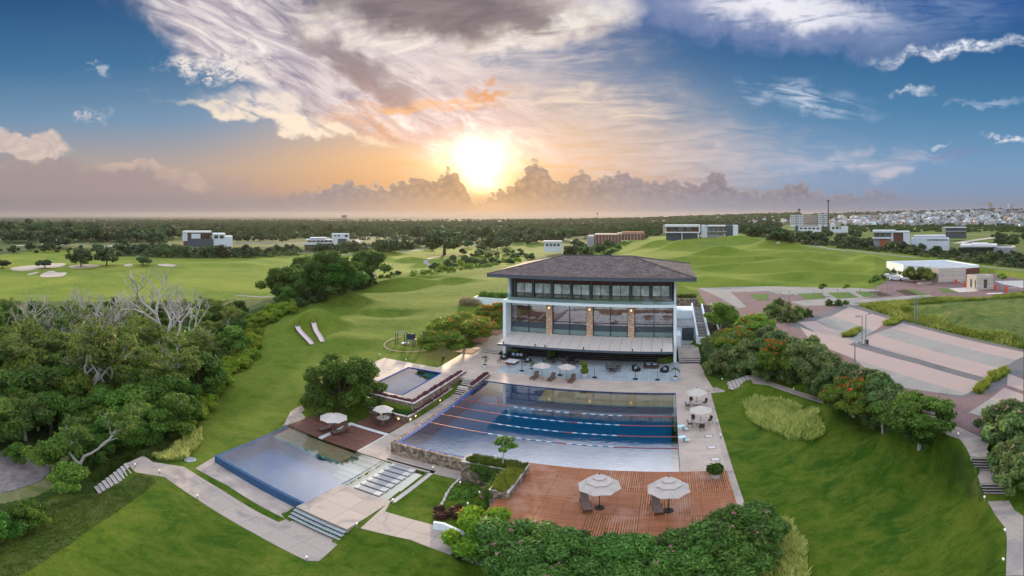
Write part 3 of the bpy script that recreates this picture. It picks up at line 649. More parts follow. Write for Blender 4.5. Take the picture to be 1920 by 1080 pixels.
def ribbon(name, pts_px, w, m, off=.06, world=False, thick=0, sub=6, kind='structure'):
    P = [ground(*p) for p in pts_px] if not world else [Vector((p[0], p[1], 0)) for p in pts_px]
    Q = []
    for i in range(len(P)-1):
        p0, p1, p2, p3 = P[max(i-1, 0)], P[i], P[i+1], P[min(i+2, len(P)-1)]
        for k in range(sub):
            t = k/sub; Q.append(.5*((2*p1)+(p2-p0)*t+(2*p0-5*p1+4*p2-p3)*t*t+(3*p1-p0-3*p2+p3)*t**3))
    Q.append(P[-1]); vs = []; fs = []
    for i, q in enumerate(Q):
        d = Q[min(i+1, len(Q)-1)]-Q[max(i-1, 0)]; d.z = 0; d.normalize(); s = Vector((d.y, -d.x, 0))
        ww = w if not callable(w) else w(i/(len(Q)-1))
        for k in range(5):
            p = q+s*ww*(k/4-.5); vs.append((p.x, p.y))
    z = height([v[0] for v in vs], [v[1] for v in vs])+off
    for i in range(len(Q)-1):
        for k in range(4): fs.append((i*5+k, i*5+k+1, i*5+k+6, i*5+k+5))
    mb = MB(); mb.add([(v[0], v[1], float(zz)) for v, zz in zip(vs, z)], fs)
    o = mb.obj(name, m); return tag(o, kind=kind)

# ------------------------------------------------------------------ paving (plan coordinates, then turned into place)
def slabs(name, items, z, m, th=.45):
    mb = MB()
    for it in items:
        if isinstance(it, tuple) and not isinstance(it[0], tuple): mb.box(it[0], it[1], it[2], it[3], z-th, z)
        else: mb.prism([tuple(p) for p in it], z-th, z)
    return struct(name, mb, m)
slabs('terrace_paving', [(-24.3, 4.9, 58.45, 62.75), (1.8, 4.9, 62.75, 71.1), (-32.8, -24.3, 60.85, 71.0), (-32.8, -27.2, 71.0, 96.0), [(-27.4, 60.85), (-27.4, 58.3), (-24.9, 58.3), (-24.3, 60.85)],
                         [(4.9, 58.5), (8.1, 61.4), (7.2, 62.3), (4.9, 70.6)]], 0, paving)
slabs('lounge_paving', [(-24.3, 1.8, 62.75, 72.0)], 0, greypave)
slabs('side_paving', [(1.05, 4.9, 31.0, 58.45), ], 0, paving)
slabs('side_edge', [(4.9, 5.45, 31.0, 58.45)], .004, pavingl)
slabs('kids_terrace', [(-42.5, KX0-.25, 46.9, 60.85), (KX0-.25, KX1+.25, KY1+.25, 60.85), (KX1+.25, -28.7, 46.9, 60.85), (KX0-.25, KX1+.25, 46.9, KY0-.25), (-28.7, -27.4, 58.3, 60.85)], 0, paving)
slabs('lower_walk', [(-27.75, -24.6, 36.75, 55.4), (-27.75, -16.7, 35.2, 36.75)], -1.5, pavingl)
slabs('pool_platform', [(-24.75, -19.85, 24.0, 29.25)], -1.5, pavingl, .9)
slabs('pool_side_kerb', [(-19.85, -19.45, 29.25, 35.7), (-24.6, -19.85, 35.45, 35.7)], -1.5, stepm, .5)
slabs('garden_path', [poly_uv(path2_px, -1.5)], -1.495, pavingl)
slabs('lower_path', [LOWP], -2.4, pavingl)
slabs('pool_apron', [APR], -2.396, mat('stained_concrete', (.42, .36, .33), .85, .35, .5, bump=.1), .3)
slabs('garden_walk', [poly_uv(rpathB_px, 1.0)], 1.0, pavingl, .4)
slabs('garden_walk_landing', [poly_uv(rpathA_px, .15)], .04, pavingl, .4)
slabs('upper_walk', [poly_uv(rpathC_px, 3.95)], 3.95, pavingl, .4)
slabs('middle_walk', [poly_uv(rpathD_px, 2.7)], 2.7, pavingl, .4)
slabs('lower_garden_walk', [poly_uv(rpathE_px, 1.5)], 1.5, pavingl, .4)
# deck of reddish boards, panels laid in two directions
dk = MB(); dk2 = MB()
us = [-12.1, -8.8, -5.4, -1.9, 1.6, 4.9]; vss = [27.4, 31.0, 34.6, 38.1]
for i in range(5):
    for j in range(3):
        cross = (i in (2, 4) and j == 2) or (i == 3 and j == 1) or (i in (2, 4) and j == 0)
        (dk2 if cross else dk).box(us[i]+.01, us[i+1]-.01, vss[j]+.01, vss[j+1]-.01, -.12, .02)
deck = thing('timber_deck', 'large reddish timber deck laid in chequered panels below the lap pool', 'deck', W(-3.6, 32.7), -PN)
def loc_uv(mb, u, v): mb.v = [(x-u, y-v, z) for x, y, z in mb.v]; return mb
loc_uv(dk, -3.6, 32.7).obj('lengthwise_boards', decku, deck); loc_uv(dk2, -3.6, 32.7).obj('crosswise_boards', deckv, deck)
loc_uv(MB().box(-12.1, 4.9, 27.4, 38.1, -1.6, -.13), -3.6, 32.7).obj('deck_base', darkgrey, deck)
# lower decks
def small_deck(lbl, u0, u1, v0, v1):
    t = thing('timber_deck', lbl, 'deck', W((u0+u1)/2, (v0+v1)/2, -1.5), -PN)
    MB().box(u0-(u0+u1)/2, u1-(u0+u1)/2, v0-(v0+v1)/2, v1-(v0+v1)/2, -.15, .03).obj('boards', deckd, t)
small_deck('dark timber deck with the lounger nearest the big tree', -37.6, -33.0, 35.25, 40.2)
small_deck('dark timber deck between the white strip and the walkway', -32.4, -27.9, 35.25, 40.0)
small_deck('dark timber deck under the round table beside the stone planter', -32.4, -27.9, 40.55, 44.1)
slabs('deck_strips', [(-33.0, -32.4, 35.25, 40.6), (-32.4, -27.75, 40.0, 40.55), (-27.9, -27.75, 35.3, 40)], -1.49, whitem, .2)

# ------------------------------------------------------------------ water
def waterfn(tint, strength, rough=.02, ior=1.45):
    def fn(t, b, tcn, out):
        t.n.remove(b)
        n = t.noise(tcn.outputs['Object'], 1.4, 4, .6, .5); n2 = t.noise(tcn.outputs['Object'], .22, 2)
        bp = t.new('ShaderNodeBump', ins={'Height': t.m('MULTIPLY', n, t.lin(n2, .35, .65, .3, 1)), 'Strength': .10, 'Distance': .06})
        tr = t.new('ShaderNodeBsdfTransparent', ins={0: tint}); gl = t.new('ShaderNodeBsdfGlossy', ins={0: (1, 1, 1, 1), 'Roughness': rough, 'Normal': bp.outputs[0]})
        fr = t.new('ShaderNodeFresnel', ins={0: ior, 'Normal': bp.outputs[0]})
        mx = t.new('ShaderNodeMixShader', ins={0: t.m('MULTIPLY', fr.outputs[0], strength, clamp=True), 1: tr, 2: gl}); t.l.new(mx.outputs[0], out.inputs[0])
    return fn
water = shader('pool_water', waterfn((.20, .76, .95, 1), 2.5, .012, 1.5))
waterl = shader('shallow_water', waterfn((.86, .93, .88, 1), 2.2, .02, 1.45))
poolblue = bricky('deep_blue_mosaic', (.03, .30, .46, 1), (.03, .34, .50, 1), (.02, .2, .34, 1), .3, .3, .01, .4, off=0, stain=.2, stainc=(.02, .2, .4, 1), bump=0)
rimblue = mat('cobalt_tile', (.006, .06, .26), .75, .1, 3)
greenstone = bricky('green_stone_tiles', (.40, .43, .36, 1), (.46, .47, .38, 1), (.22, .24, .2, 1), 1.0, .5, .012, .5, stain=.4, stainc=(.42, .34, .2, 1))
# lap pool
WL = -.10
pool = thing('swimming_pool', 'largest pool, with four lane lines and stone front wall', 'pool', W(-11.5, 47.5), -PN)
def pl(mb): return loc_uv(mb, -11.5, 47.5)
pl(MB().box(-24.1, 1.0, 37.3, 58.4, -2.3, -2.0)).obj('floor', poolblue, pool)
b = MB(); b.box(-24.5, -24.1, 37.3, 58.4, -2.3, -.06); b.box(1.0, 1.05, 38.1, 58.4, -2.3, -.03); b.box(-24.1, 1.0, 58.4, 58.45, -2.3, -.04); b.box(-24.5, -12.1, 37.05, 37.3, -2.3, -.06); b.box(-12.1, 1.0, 38.1, 38.14, -2.3, -.13)
pl(b).obj('tiled_rim', rimblue, pool)
pl(MB().box(-15.6, 1.0, 54.05, 58.1, -2.0, -.22)).obj('sun_ledge', sandstone, pool)
b = MB(); b.box(-15.85, 1.0, 53.8, 54.05, -2.0, -.2); b.box(-15.85, -15.6, 54.05, 57.8, -2.0, -.2); pl(b).obj('ledge_border', rimblue, pool)
b = MB(); b.box(-24.1, -15.9, 58.1, 58.4, -2, -.2)
pl(b).obj('back_bench', sandstone, pool)
for i in range(5): pl(MB().box(-21.4+.05*i, -15.9, 57.5-.62*i, 58.08-.62*i, -2.0, -.25-.22*i)).obj('step', mat('pool_step_blue', (.012, .14, .36), .4, .1, 3), pool)
w_ = MB(); w_.quad((-24.1, 37.3, WL), (1.0, 37.3, WL), (1.0, 54.05, WL), (-24.1, 54.05, WL)); w_.quad((-24.1, 54.05, WL), (-15.6, 54.05, WL), (-15.6, 58.4, WL), (-24.1, 58.4, WL)); struct('pool_water', w_, water)
w_ = MB(); w_.quad((-15.6, 54.05, WL), (1.0, 54.05, WL), (1.0, 58.4, WL), (-15.6, 58.4, WL)); struct('pool_water', w_, waterl)
# a slot under the deck keeps the water inside the wall line
def wall(name, label, parts, m, z0, z1, cap=None, cat='wall', capm=None, group=None):
    u = sum(p[0]+p[1] for p in parts)/2/len(parts); v = sum(p[2]+p[3] for p in parts)/2/len(parts)
    t = thing(name, label, cat, W(u, v, z0), -PN, group)
    mb = MB(); cb = MB()
    for p in parts:
        mb.box(p[0]-u, p[1]-u, p[2]-v, p[3]-v, 0, (p[4] if len(p) > 4 else z1)-z0)
        if cap: cb.box(p[0]-u-.04, p[1]-u+.04, p[2]-v-.04, p[3]-v+.04, (p[4] if len(p) > 4 else z1)-z0, (p[4] if len(p) > 4 else z1)-z0+cap)
    mb.obj('masonry', m, t)
    if cap: cb.obj('coping', capm or stepm, t)
    return t, u, v
wall('retaining_wall', 'rubble stone wall that holds up the front of the lap pool', [(-24.9, -12.2, 36.7, 37.05), (-24.9, -24.5, 37.05, 54.4)], rubble, -1.6, -.06)
# L-shaped planter by the deck
t, u, v = wall('stone_planter', 'tall L-shaped stone planter overgrown with grass at the corner of the timber deck', [(-16.7, -11.2, 35.05, 35.25), (-16.7, -11.2, 36.4, 36.6), (-16.7, -16.5, 35.25, 36.4), (-11.4, -11.2, 31.4, 36.4), (-12.7, -12.5, 31.4, 35.05), (-12.5, -11.4, 31.4, 31.6)], rubble, -1.6, .75, .05)
MB().box(-16.5-u, -11.4-u, 35.25-v, 36.4-v, 1.6, 2.2).box(-12.5-u, -11.4-u, 31.6-v, 35.25-v, 1.6, 2.2).obj('soil', soil, t)
# kids pool
kp = thing('childrens_pool', 'small rectangular pool on the raised terrace behind the purple hedge', 'pool', W((KX0+KX1)/2, (KY0+KY1)/2), -PN); ku, kv = (KX0+KX1)/2, (KY0+KY1)/2
loc_uv(MB().box(KX0-.2, KX1+.2, KY0-.2, KY1+.2, -1.1, -.8), ku, kv).obj('floor', mat('pale_pool_floor', (.10, .22, .42), .5, .1, 2), kp)
b = MB(); b.box(KX0-.25, KX0, KY0-.25, KY1+.25, -1.1, .012); b.box(KX1, KX1+.25, KY0-.25, KY1+.25, -1.1, .012); b.box(KX0, KX1, KY1, KY1+.25, -1.1, .012); b.box(KX0, KX1, KY0-.25, KY0, -1.1, .012)
loc_uv(b, ku, kv).obj('tiled_rim', rimblue, kp)
b = MB(); b.box(KX1-2.2, KX1, KY1-1.5, KY1, -.8, -.3); loc_uv(b, ku, kv).obj('entry_step', greenstone, kp)
w_ = MB(); w_.quad((KX0, KY0, -.06), (KX1, KY0, -.06), (KX1, KY1, -.06), (KX0, KY1, -.06)); struct('pool_water', w_, water)
# lower pool
LU0, LU1, LV0, LV1 = -36.3, -24.8, 25.0, 35.2
lp = thing('infinity_pool', 'lower blue pool with an overflowing front edge beside the small decks', 'pool', W(-30.5, 30.0, -1.5), -PN)
def ll(mb): mb.v = [(x+30.5, y-30.0, z+1.5) for x, y, z in mb.v]; return mb
lpf = MB(); lpf.prism([(LU0, LV0), (LU1, LV0), (LU1, LV1), (LU0-1.1, LV1)], -3.6, -3.3); ll(lpf).obj('floor', mat('pool_blue_plaster', (.02, .17, .40), .5, .15, .6), lp)
b = MB(); b.prism([(LU0, LV0), (LU0+.08, LV0), (LU0-.72, 32.4), (LU0-.8, 32.4)], -3.3, -1.62); b.box(LU0-.6, -27.9, 32.32, 32.39, -3.3, -1.9); b.box(LU1-.06, LU1, LV0, 31.6, -3.3, -1.62); ll(b).obj('lining', MATS['pool_blue_plaster'], lp)
b = MB(); b.prism([(LU0-.15, LV0-.3), (LU1, LV0-.3), (LU1, LV0), (LU0, LV0)], -3.5, -1.56); b.prism([(LU0-.2, LV0-.3), (LU0, LV0), (LU0-1.1, LV1), (LU0-1.35, LV1)], -3.5, -1.56); ll(b).obj('overflow_wall', mat('overflow_tile', (.02, .085, .20), .5, .2, 4), lp)
b = MB(); b.prism([(LU0-.62, 32.4), (-27.9, 32.4), (-27.9, LV1), (LU0-1.05, LV1)], -3.3, -1.86); ll(b).obj('tanning_shelf', sandstone, lp)
for i in range(6): ll(MB().box(-27.85, LU1, LV1-.35-.55*(i+1), LV1-.35-.55*i, -3.3, -1.72-.24*i)).obj('step', greenstone, lp)
ll(MB().box(-27.85, LU1, LV1-.35, LV1, -3.3, -1.62)).obj('step', sandstone, lp)
w_ = MB(); w_.add([(LU0, LV0, -1.57), (LU1, LV0, -1.57), (LU1, 32.4, -1.57), (LU0-.8, 32.4, -1.57)], [(0, 1, 2, 3)]); struct('pool_water', w_, water)
w_ = MB(); w_.add([(LU0-.8, 32.4, -1.57), (LU1, 32.4, -1.57), (LU1, LV1, -1.57), (LU0-1.1, LV1, -1.57)], [(0, 1, 2, 3)]); struct('pool_water', w_, waterl)
# shallow basin with stepping stones
sb_ = thing('reflecting_basin', 'shallow basin crossed by two-tone stepping stones', 'basin', W(-22.3, 32.4, -1.5), -PN)
def sl(mb): mb.v = [(x+22.3, y-32.4, z+1.5) for x, y, z in mb.v]; return mb
sl(MB().box(-24.75, -19.85, 29.25, 35.45, -2.3, -1.85)).obj('floor', greenstone, sb_)
w_ = MB(); w_.quad((-24.72, 29.27, -1.58), (-19.87, 29.27, -1.58), (-19.87, 35.43, -1.58), (-24.72, 35.43, -1.58)); struct('pool_water', w_, waterl)
for i in range(7):
    v0 = 29.45+.84*i
    s = thing('stepping_stone', 'two-tone stepping stone number %d from the platform in the shallow basin' % (i+1), 'stepping stone', W(-22.15, v0+.3, -1.8), -PN, 'stepping stones across the shallow basin')
    MB().box(-1.1, .45, -.30, .30, 0, .33).obj('grey_slab', mat('grey_slab', (.33, .34, .36), .7, .1, 3), s); MB().box(.46, 1.05, -.30, .30, 0, .33).obj('pale_slab', mat('pale_slab', (.58, .56, .54), .7, .08, 3), s); MB().box(-1.45, -1.11, -.3, .3, 0, .33).obj('pale_slab', MATS['pale_slab'], s)
# lane lines
blue_, red_, wht_ = mat('float_blue', (.03, .25, .52), .4, .05, 3), mat('float_red', (.38, .08, .06), .4, .05, 3), mat('float_white', (.8, .82, .84), .4, .05, 3)
for k, v in enumerate((50.95, 48.35, 45.65, 43.0)):
    names = ('farthest from the deck', 'second from the sun ledge', 'third from the sun ledge', 'nearest the timber deck')
    t = thing('lane_line', 'floating lane rope of coloured discs, '+names[k], 'lane line', W(-11.5, v, WL), -PN, 'lane lines across the lap pool')
    n = 50; L = 25.0/n; mb = MB(); mb.tube([(-12.5+i*L, 0, .02) for i in range(n+1)], .045, 6); me = mb.mesh('floats', red_); me.materials.append(blue_); me.materials.append(wht_)
    for p_ in me.polygons:
        i = min(n-1, max(0, int((p_.center.x+12.5)/L))); e = min(i, n-1-i)
        p_.material_index = 0 if (e < 12 or (i % 12 in (3, 4) and i % 24 < 12)) else (2 if i % 2 else 1)
    link('floats', me, t); MB().box(-12.6, -12.5, -.05, .05, -.1, .08).obj('anchor', metal, t); MB().box(12.5, 12.56, -.05, .05, -.1, .08).obj('anchor', metal, t)
# steps --------------------------------------------------------------------------------------------------
def stairs(name, label, u0, u1, v_top, v_bot, z_top, z_bot, n, along='v', group=None, m=None, px=None):
    """n treads falling from (v_top, z_top) to (v_bot, z_bot); every tread is a slab with a dark riser"""
    uc, vc = (u0+u1)/2, (v_top+v_bot)/2
    t = thing(name, label, 'steps', W(uc, vc, z_bot), -PN, group); dz = (z_top-z_bot)/n
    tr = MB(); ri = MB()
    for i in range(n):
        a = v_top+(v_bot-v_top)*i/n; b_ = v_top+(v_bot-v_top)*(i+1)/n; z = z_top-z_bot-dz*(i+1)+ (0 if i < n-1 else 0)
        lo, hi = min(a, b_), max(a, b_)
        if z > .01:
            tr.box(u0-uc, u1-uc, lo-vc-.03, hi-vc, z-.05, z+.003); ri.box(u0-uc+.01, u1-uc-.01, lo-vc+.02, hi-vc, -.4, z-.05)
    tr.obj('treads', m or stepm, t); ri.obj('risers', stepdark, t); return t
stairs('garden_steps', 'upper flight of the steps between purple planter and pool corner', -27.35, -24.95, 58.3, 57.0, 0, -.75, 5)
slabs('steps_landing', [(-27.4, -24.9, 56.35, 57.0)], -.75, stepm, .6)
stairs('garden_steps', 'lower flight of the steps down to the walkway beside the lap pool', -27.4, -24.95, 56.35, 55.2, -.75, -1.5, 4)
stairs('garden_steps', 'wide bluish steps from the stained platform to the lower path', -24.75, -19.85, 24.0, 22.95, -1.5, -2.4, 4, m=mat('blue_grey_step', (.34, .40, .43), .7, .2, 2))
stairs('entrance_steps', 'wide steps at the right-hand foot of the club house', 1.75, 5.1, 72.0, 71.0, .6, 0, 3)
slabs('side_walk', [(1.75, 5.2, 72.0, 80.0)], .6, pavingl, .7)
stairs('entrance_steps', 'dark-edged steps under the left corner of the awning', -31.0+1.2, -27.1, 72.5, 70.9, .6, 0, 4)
def px_steps(label, topL, topR, botL, botR, z1, z0, n, dark=True):
    """a straight flight between two edges given where the photograph shows their ends"""
    A, B, C2, D = at(*topL, z1), at(*topR, z1), at(*botL, z0), at(*botR, z0)
    c = (A+B+C2+D)/4; c.z = z0; t = thing('garden_steps', label, 'steps', c); tr = MB(); ri = MB()
    for i in range(n):
        f0, f1 = i/n, (i+1)/n; z = z1+(z0-z1)*(i+.5)/n-z0
        q = [A.lerp(C2, f0), B.lerp(D, f0), B.lerp(D, f1), A.lerp(C2, f1)]
        P = [(p.x-c.x, p.y-c.y) for p in q]
        tr.prism(P, z-.05, z); cc = [sum(p[0] for p in P)/4, sum(p[1] for p in P)/4]
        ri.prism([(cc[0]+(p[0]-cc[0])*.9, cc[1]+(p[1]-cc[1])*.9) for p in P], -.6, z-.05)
    tr.obj('treads', stepm, t); ri.obj('risers', stepdark, t); return t
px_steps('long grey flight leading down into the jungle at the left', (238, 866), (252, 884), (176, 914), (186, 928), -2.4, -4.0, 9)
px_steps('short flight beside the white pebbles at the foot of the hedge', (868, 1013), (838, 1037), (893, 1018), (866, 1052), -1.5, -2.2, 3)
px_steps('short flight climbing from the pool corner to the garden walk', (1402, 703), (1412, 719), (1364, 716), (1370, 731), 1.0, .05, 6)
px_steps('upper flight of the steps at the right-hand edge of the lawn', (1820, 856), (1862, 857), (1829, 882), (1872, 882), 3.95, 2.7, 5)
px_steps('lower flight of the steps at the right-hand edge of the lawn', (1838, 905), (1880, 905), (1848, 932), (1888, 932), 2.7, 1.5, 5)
# ------------------------------------------------------------------ club house
def glassfn(col, refl=.5, rough=.03):
    def fn(t, b, tcn, out):
        d = t.new('ShaderNodeBsdfDiffuse'); n = t.noise(tcn.outputs['Object'], .9, 3)
        t.put(d, 0, t.mix(t.lin(n, .35, .65), tuple(c*.5 for c in col)+(1,), col+(1,)))
        bp = t.new('ShaderNodeBump', ins={'Height': t.noise(tcn.outputs['Object'], .35, 2), 'Strength': .05, 'Distance': .2})
        g = t.new('ShaderNodeBsdfGlossy', ins={0: (.9, .95, 1, 1), 'Roughness': rough, 'Normal': bp.outputs[0]})
        mx = t.new('ShaderNodeMixShader', ins={0: refl, 1: d, 2: g}); t.l.new(mx.outputs[0], out.inputs[0]); t.n.remove(b)
    return fn
glassd = shader('dark_window_glass', glassfn((.19, .12, .085), .22))  # brownish reflection of the deck is painted into the diffuse colour
glassb = shader('blind_behind_glass', glassfn((.84, .93, .92), .08))
glassf = shader('far_window_glass', glassfn((.03, .035, .045), .25, .1))
railg = shader('rail_glass', lambda t, b, tcn, out: (t.n.remove(b), t.l.new(t.new('ShaderNodeMixShader', ins={0: .10, 1: t.new('ShaderNodeBsdfTransparent', ins={0: (.86, .95, .95, 1)}), 2: t.new('ShaderNodeBsdfGlossy', ins={0: (1, 1, 1, 1), 'Roughness': .02})}).outputs[0], out.inputs[0])))
lit = mat('lamp_glow', (1, .75, .4), .5, 0, 1, emit=(1.0, .72, .38, 2.4), fine=0)
litw = mat('lamp_white', (.9, .9, .88), .5, 0, 1, emit=(1.0, .93, .82, .35), fine=0)
def rooffn(t, b, tcn, out):
    uv = t.new('ShaderNodeUVMap'); br = t.new('ShaderNodeTexBrick', ins={'Vector': uv.outputs[0], 'Color1': (.23, .18, .165, 1), 'Color2': (.075, .056, .052, 1), 'Mortar': (.016, .013, .016, 1), 'Scale': 1.0, 'Mortar Size': .03, 'Brick Width': .42, 'Row Height': .33, 'Bias': -.1})
    n = t.noise(uv.outputs[0], .5, 4); mpv = t.new('ShaderNodeMapping', ins={0: uv.outputs[0]}); mpv.inputs['Scale'].default_value = (1.0, 2.4, 1); v = t.new('ShaderNodeTexVoronoi', ins={'Vector': mpv.outputs[0], 'Scale': 2.6}); sp = t.new('ShaderNodeSeparateColor', ins={0: v.outputs['Color']})
    c = t.mix(t.m('MULTIPLY', t.ss(sp.outputs[0], .60, .95), .6), br.outputs[0], (.25, .21, .22, 1)); c = t.mix(t.m('MULTIPLY', t.lin(n, .35, .65), .55), c, (.05, .04, .045, 1)); mst = t.new('ShaderNodeMapping', ins={0: uv.outputs[0]}); mst.inputs['Scale'].default_value = (.25, 3.0, 1); ns = t.noise(mst.outputs[0], 1.0, 3); c = t.mix(t.m('MULTIPLY', t.ss(ns, .5, .7), .5), c, (.035, .028, .03, 1))
    t.put(b, 'Base Color', c); b.inputs['Roughness'].default_value = .8; b.inputs['Specular IOR Level'].default_value = .3
    t.put(b, 'Normal', t.new('ShaderNodeBump', ins={'Height': t.m('ADD', t.m('MULTIPLY', br.outputs['Fac'], -1), sp.outputs[1]), 'Strength': .7, 'Distance': .04}).outputs[0])
rooft = shader('slate_roof_tiles', rooffn)
HU, HV = -12.5, 82.0
house = thing('club_house', 'large two storey club house with hipped tile roof and beige awning above the pool terrace', 'building', W(HU, HV), -PN)
def hl(mb): return loc_uv(mb, HU, HV)
def hp(mb, name, m, parent=None):
    o = hl(mb).obj(name, m, parent or house); return o
b = MB(); b.prism([(-26.5, 71.6), (-26.05, 71.6), (-26.05, 93), (-26.5, 93)], 0, 9.5); hp(b, 'side_wall', white)
b = MB(); b.box(.95, 1.4, 71.6, 93, 0, 9.5); hp(b, 'side_wall', white)
b = MB(); b.box(-26.5, -26.15, 73.9, 93, 9.5, 13.4); hp(b, 'upper_side_wall', white)
b = MB(); b.box(1.05, 1.4, 73.9, 93, 9.5, 13.4); hp(b, 'upper_side_wall', white)
b = MB(); b.box(-26.05, .95, 71.6, 75.2, 9.05, 9.5); hp(b, 'balcony_slab', white)
b = MB(); b.box(-26.05, .95, 75.0, 92.6, 0, 9.04); hp(b, 'core_wall', mat('dark_core', (.05, .04, .035), .8))
b = MB(); b.box(-26.1, 1.0, 75.3, 92.6, 9.05, 13.4); hp(b, 'upper_core_wall', mat('dark_core', (.05, .04, .035), .8))
for k, uc in enumerate((-19.3, -12.55, -5.8)):
    b = MB(); b.box(uc-.5, uc+.5, 74.0, 74.95, 0, 9.04); p_ = hp(b, 'stone_pillar', pillarm)
    b = MB(); b.box(uc-.07, uc+.07, 73.9, 74.0, 7.95, 8.2); hp(b, 'wall_lamp', lit, p_)
bays = [(-26.05, -19.8), (-18.8, -13.05), (-12.05, -6.3), (-5.3, .95)]
for u0, u1 in bays:
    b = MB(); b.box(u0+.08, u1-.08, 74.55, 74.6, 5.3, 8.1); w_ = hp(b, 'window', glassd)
    b = MB(); b.box(u0+.08, u1-.08, 74.53, 74.6, 8.1, 9.0); hp(b, 'blind', glassb, w_)
    b = MB(); b.box(u0+.08, u1-.08, 74.53, 74.6, 3.5, 4.3); hp(b, 'lower_pane', mat('pale_green_panel', (.20, .30, .29), .3, .1, 2), w_)
    b = MB(); b.box(u0+.05, u1-.05, 74.48, 74.6, 4.3, 5.3); hp(b, 'spandrel', darkgrey, w_)
    b = MB(); um = (u0+u1)/2
    for x in (u0+.06, um, u1-.06): b.box(x-.05, x+.05, 74.42, 74.52, 3.4, 9.04)
    b.box(u0, u1, 74.42, 74.5, 5.66, 5.74); b.box(u0, u1, 74.42, 74.5, 3.3, 3.45); hp(b, 'mullions', mat('black_frame', (.02, .022, .026), .4), w_)
for i in range(8):
    u0 = -25.5+i*3.26; u1 = u0+3.26
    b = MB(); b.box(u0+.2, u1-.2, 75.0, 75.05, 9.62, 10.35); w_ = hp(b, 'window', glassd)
    b = MB(); b.box(u0+.2, u1-.2, 74.98, 75.05, 10.35, 12.0); hp(b, 'blind', glassb, w_)
    b = MB(); um = (u0+u1)/2
    for x in (u0+.24, um, u1-.24): b.box(x-.045, x+.045, 74.88, 74.97, 9.55, 12.1)
    b.box(u0+.2, u1-.2, 74.86, 74.97, 12.02, 12.12); b.box(u0+.2, u1-.2, 74.86, 74.97, 9.5, 9.62); hp(b, 'mullions', MATS['black_frame'], w_)
    b = MB(); b.box(u0+.2, u1-.2, 74.95, 75.1, 12.12, 13.3); hp(b, 'timber_panel', mat('dark_red_wood', (.11, .035, .022), .6, .2, 2), w_)
for i in range(9):
    u0 = -25.5+i*3.26
    b = MB(); b.box(u0-.19, u0+.19, 74.6, 75.1, 9.5, 13.44); c_ = hp(b, 'column', darkgrey)
b = MB(); b.box(-26.0, .9, 71.75, 71.79, 9.5, 10.45); b.box(-26.1, -26.06, 71.8, 73.9, 9.5, 10.45); hp(b, 'glass_balustrade', railg)
# roof with its own tile coordinates
E0, E1, EV0, EV1, EZ = -28.7, 4.4, 70.0, 92.0, 13.95; RZ, RV, RU0, RU1 = 16.35, 81.0, -18.5, -6.2
def roof_part():
    me = bpy.data.meshes.new('roof')
    vs = [(E0, EV0, EZ), (E1, EV0, EZ), (E1, EV1, EZ), (E0, EV1, EZ), (RU0, RV, RZ), (RU1, RV, RZ)]
    vs = [(x-HU, y-HV, z) for x, y, z in vs]; fs = [(0, 1, 5, 4), (1, 2, 5), (2, 3, 4, 5), (3, 0, 4)]
    me.from_pydata(vs, [], fs); uvl = me.uv_layers.new(name='tiles')
    for p in me.polygons:
        for li in p.loop_indices:
            c = me.vertices[me.loops[li].vertex_index].co
            s = c.x if p.index in (0, 2) else c.y; d = abs(c.y-(RV-HV)) if p.index in (0, 2) else abs(c.x-((E0+E1)/2-HU))
            uvl.data[li].uv = (s, d*1.03)
    me.materials.append(rooft); o = bpy.data.objects.new('roof', me); COL.objects.link(o); o.parent = house; return o
rf = roof_part()
b = MB()
for p, q in (((E0, EV0, EZ), (RU0, RV, RZ)), ((E1, EV0, EZ), (RU1, RV, RZ)), ((E1, EV1, EZ), (RU1, RV, RZ)), ((E0, EV1, EZ), (RU0, RV, RZ)), ((RU0, RV, RZ), (RU1, RV, RZ))): b.tube([Vector(p)+Vector((0, 0, .03)), Vector(q)+Vector((0, 0, .03))], .11, 6)
hp(b, 'ridge_tiles', mat('ridge_slate', (.10, .09, .10), .8, .3, 6), rf)
b = MB(); z0, z1 = 13.42, 13.9
b.box(E0, E1, EV0, EV0+.2, z0, z1); b.box(E0, E1, EV1-.2, EV1, z0, z1); b.box(E0, E0+.2, EV0+.2, EV1-.2, z0, z1); b.box(E1-.2, E1, EV0+.2, EV1-.2, z0, z1); hp(b, 'fascia', mat('fascia_slate', (.075, .10, .13), .5, .1, 1), rf)
b = MB(); b.box(E0+.2, E1-.2, EV0+.2, EV1-.2, 13.44, 13.6); hp(b, 'soffit', mat('soffit_brown', (.09, .045, .03), .7), rf)
# awning
aw = MB(); NA = 17
AU0, AU1, AVf, AVb, AZf, AZb = -26.3, .8, 68.7, 74.2, 2.7, 3.55
b = MB()
for i in range(NA):
    ua, ub = AU0+(AU1-AU0)*i/NA+.02, AU0+(AU1-AU0)*(i+1)/NA-.02; um = (ua+ub)/2
    b.add([(ua, AVf, AZf), (um, AVf, AZf-.05), (ub, AVf, AZf), (ub, AVb, AZb), (um, AVb, AZb-.05), (ua, AVb, AZb),
           (ua, AVf, AZf-.06), (um, AVf, AZf-.11), (ub, AVf, AZf-.06), (ub, AVb, AZb-.06), (um, AVb, AZb-.11), (ua, AVb, AZb-.06)],
          [(0, 1, 4, 5), (1, 2, 3, 4), (11, 10, 7, 6), (10, 9, 8, 7), (0, 6, 7, 1), (1, 7, 8, 2), (5, 11, 6, 0), (2, 8, 9, 3)])
awo = hp(b, 'awning', canvasa)
b = MB(); b.box(AU0-.05, AU1+.05, AVf-.12, AVf, AZf-.32, AZf+.02)
hp(b, 'front_rail', mat('fascia_slate', (.075, .10, .13)), awo)
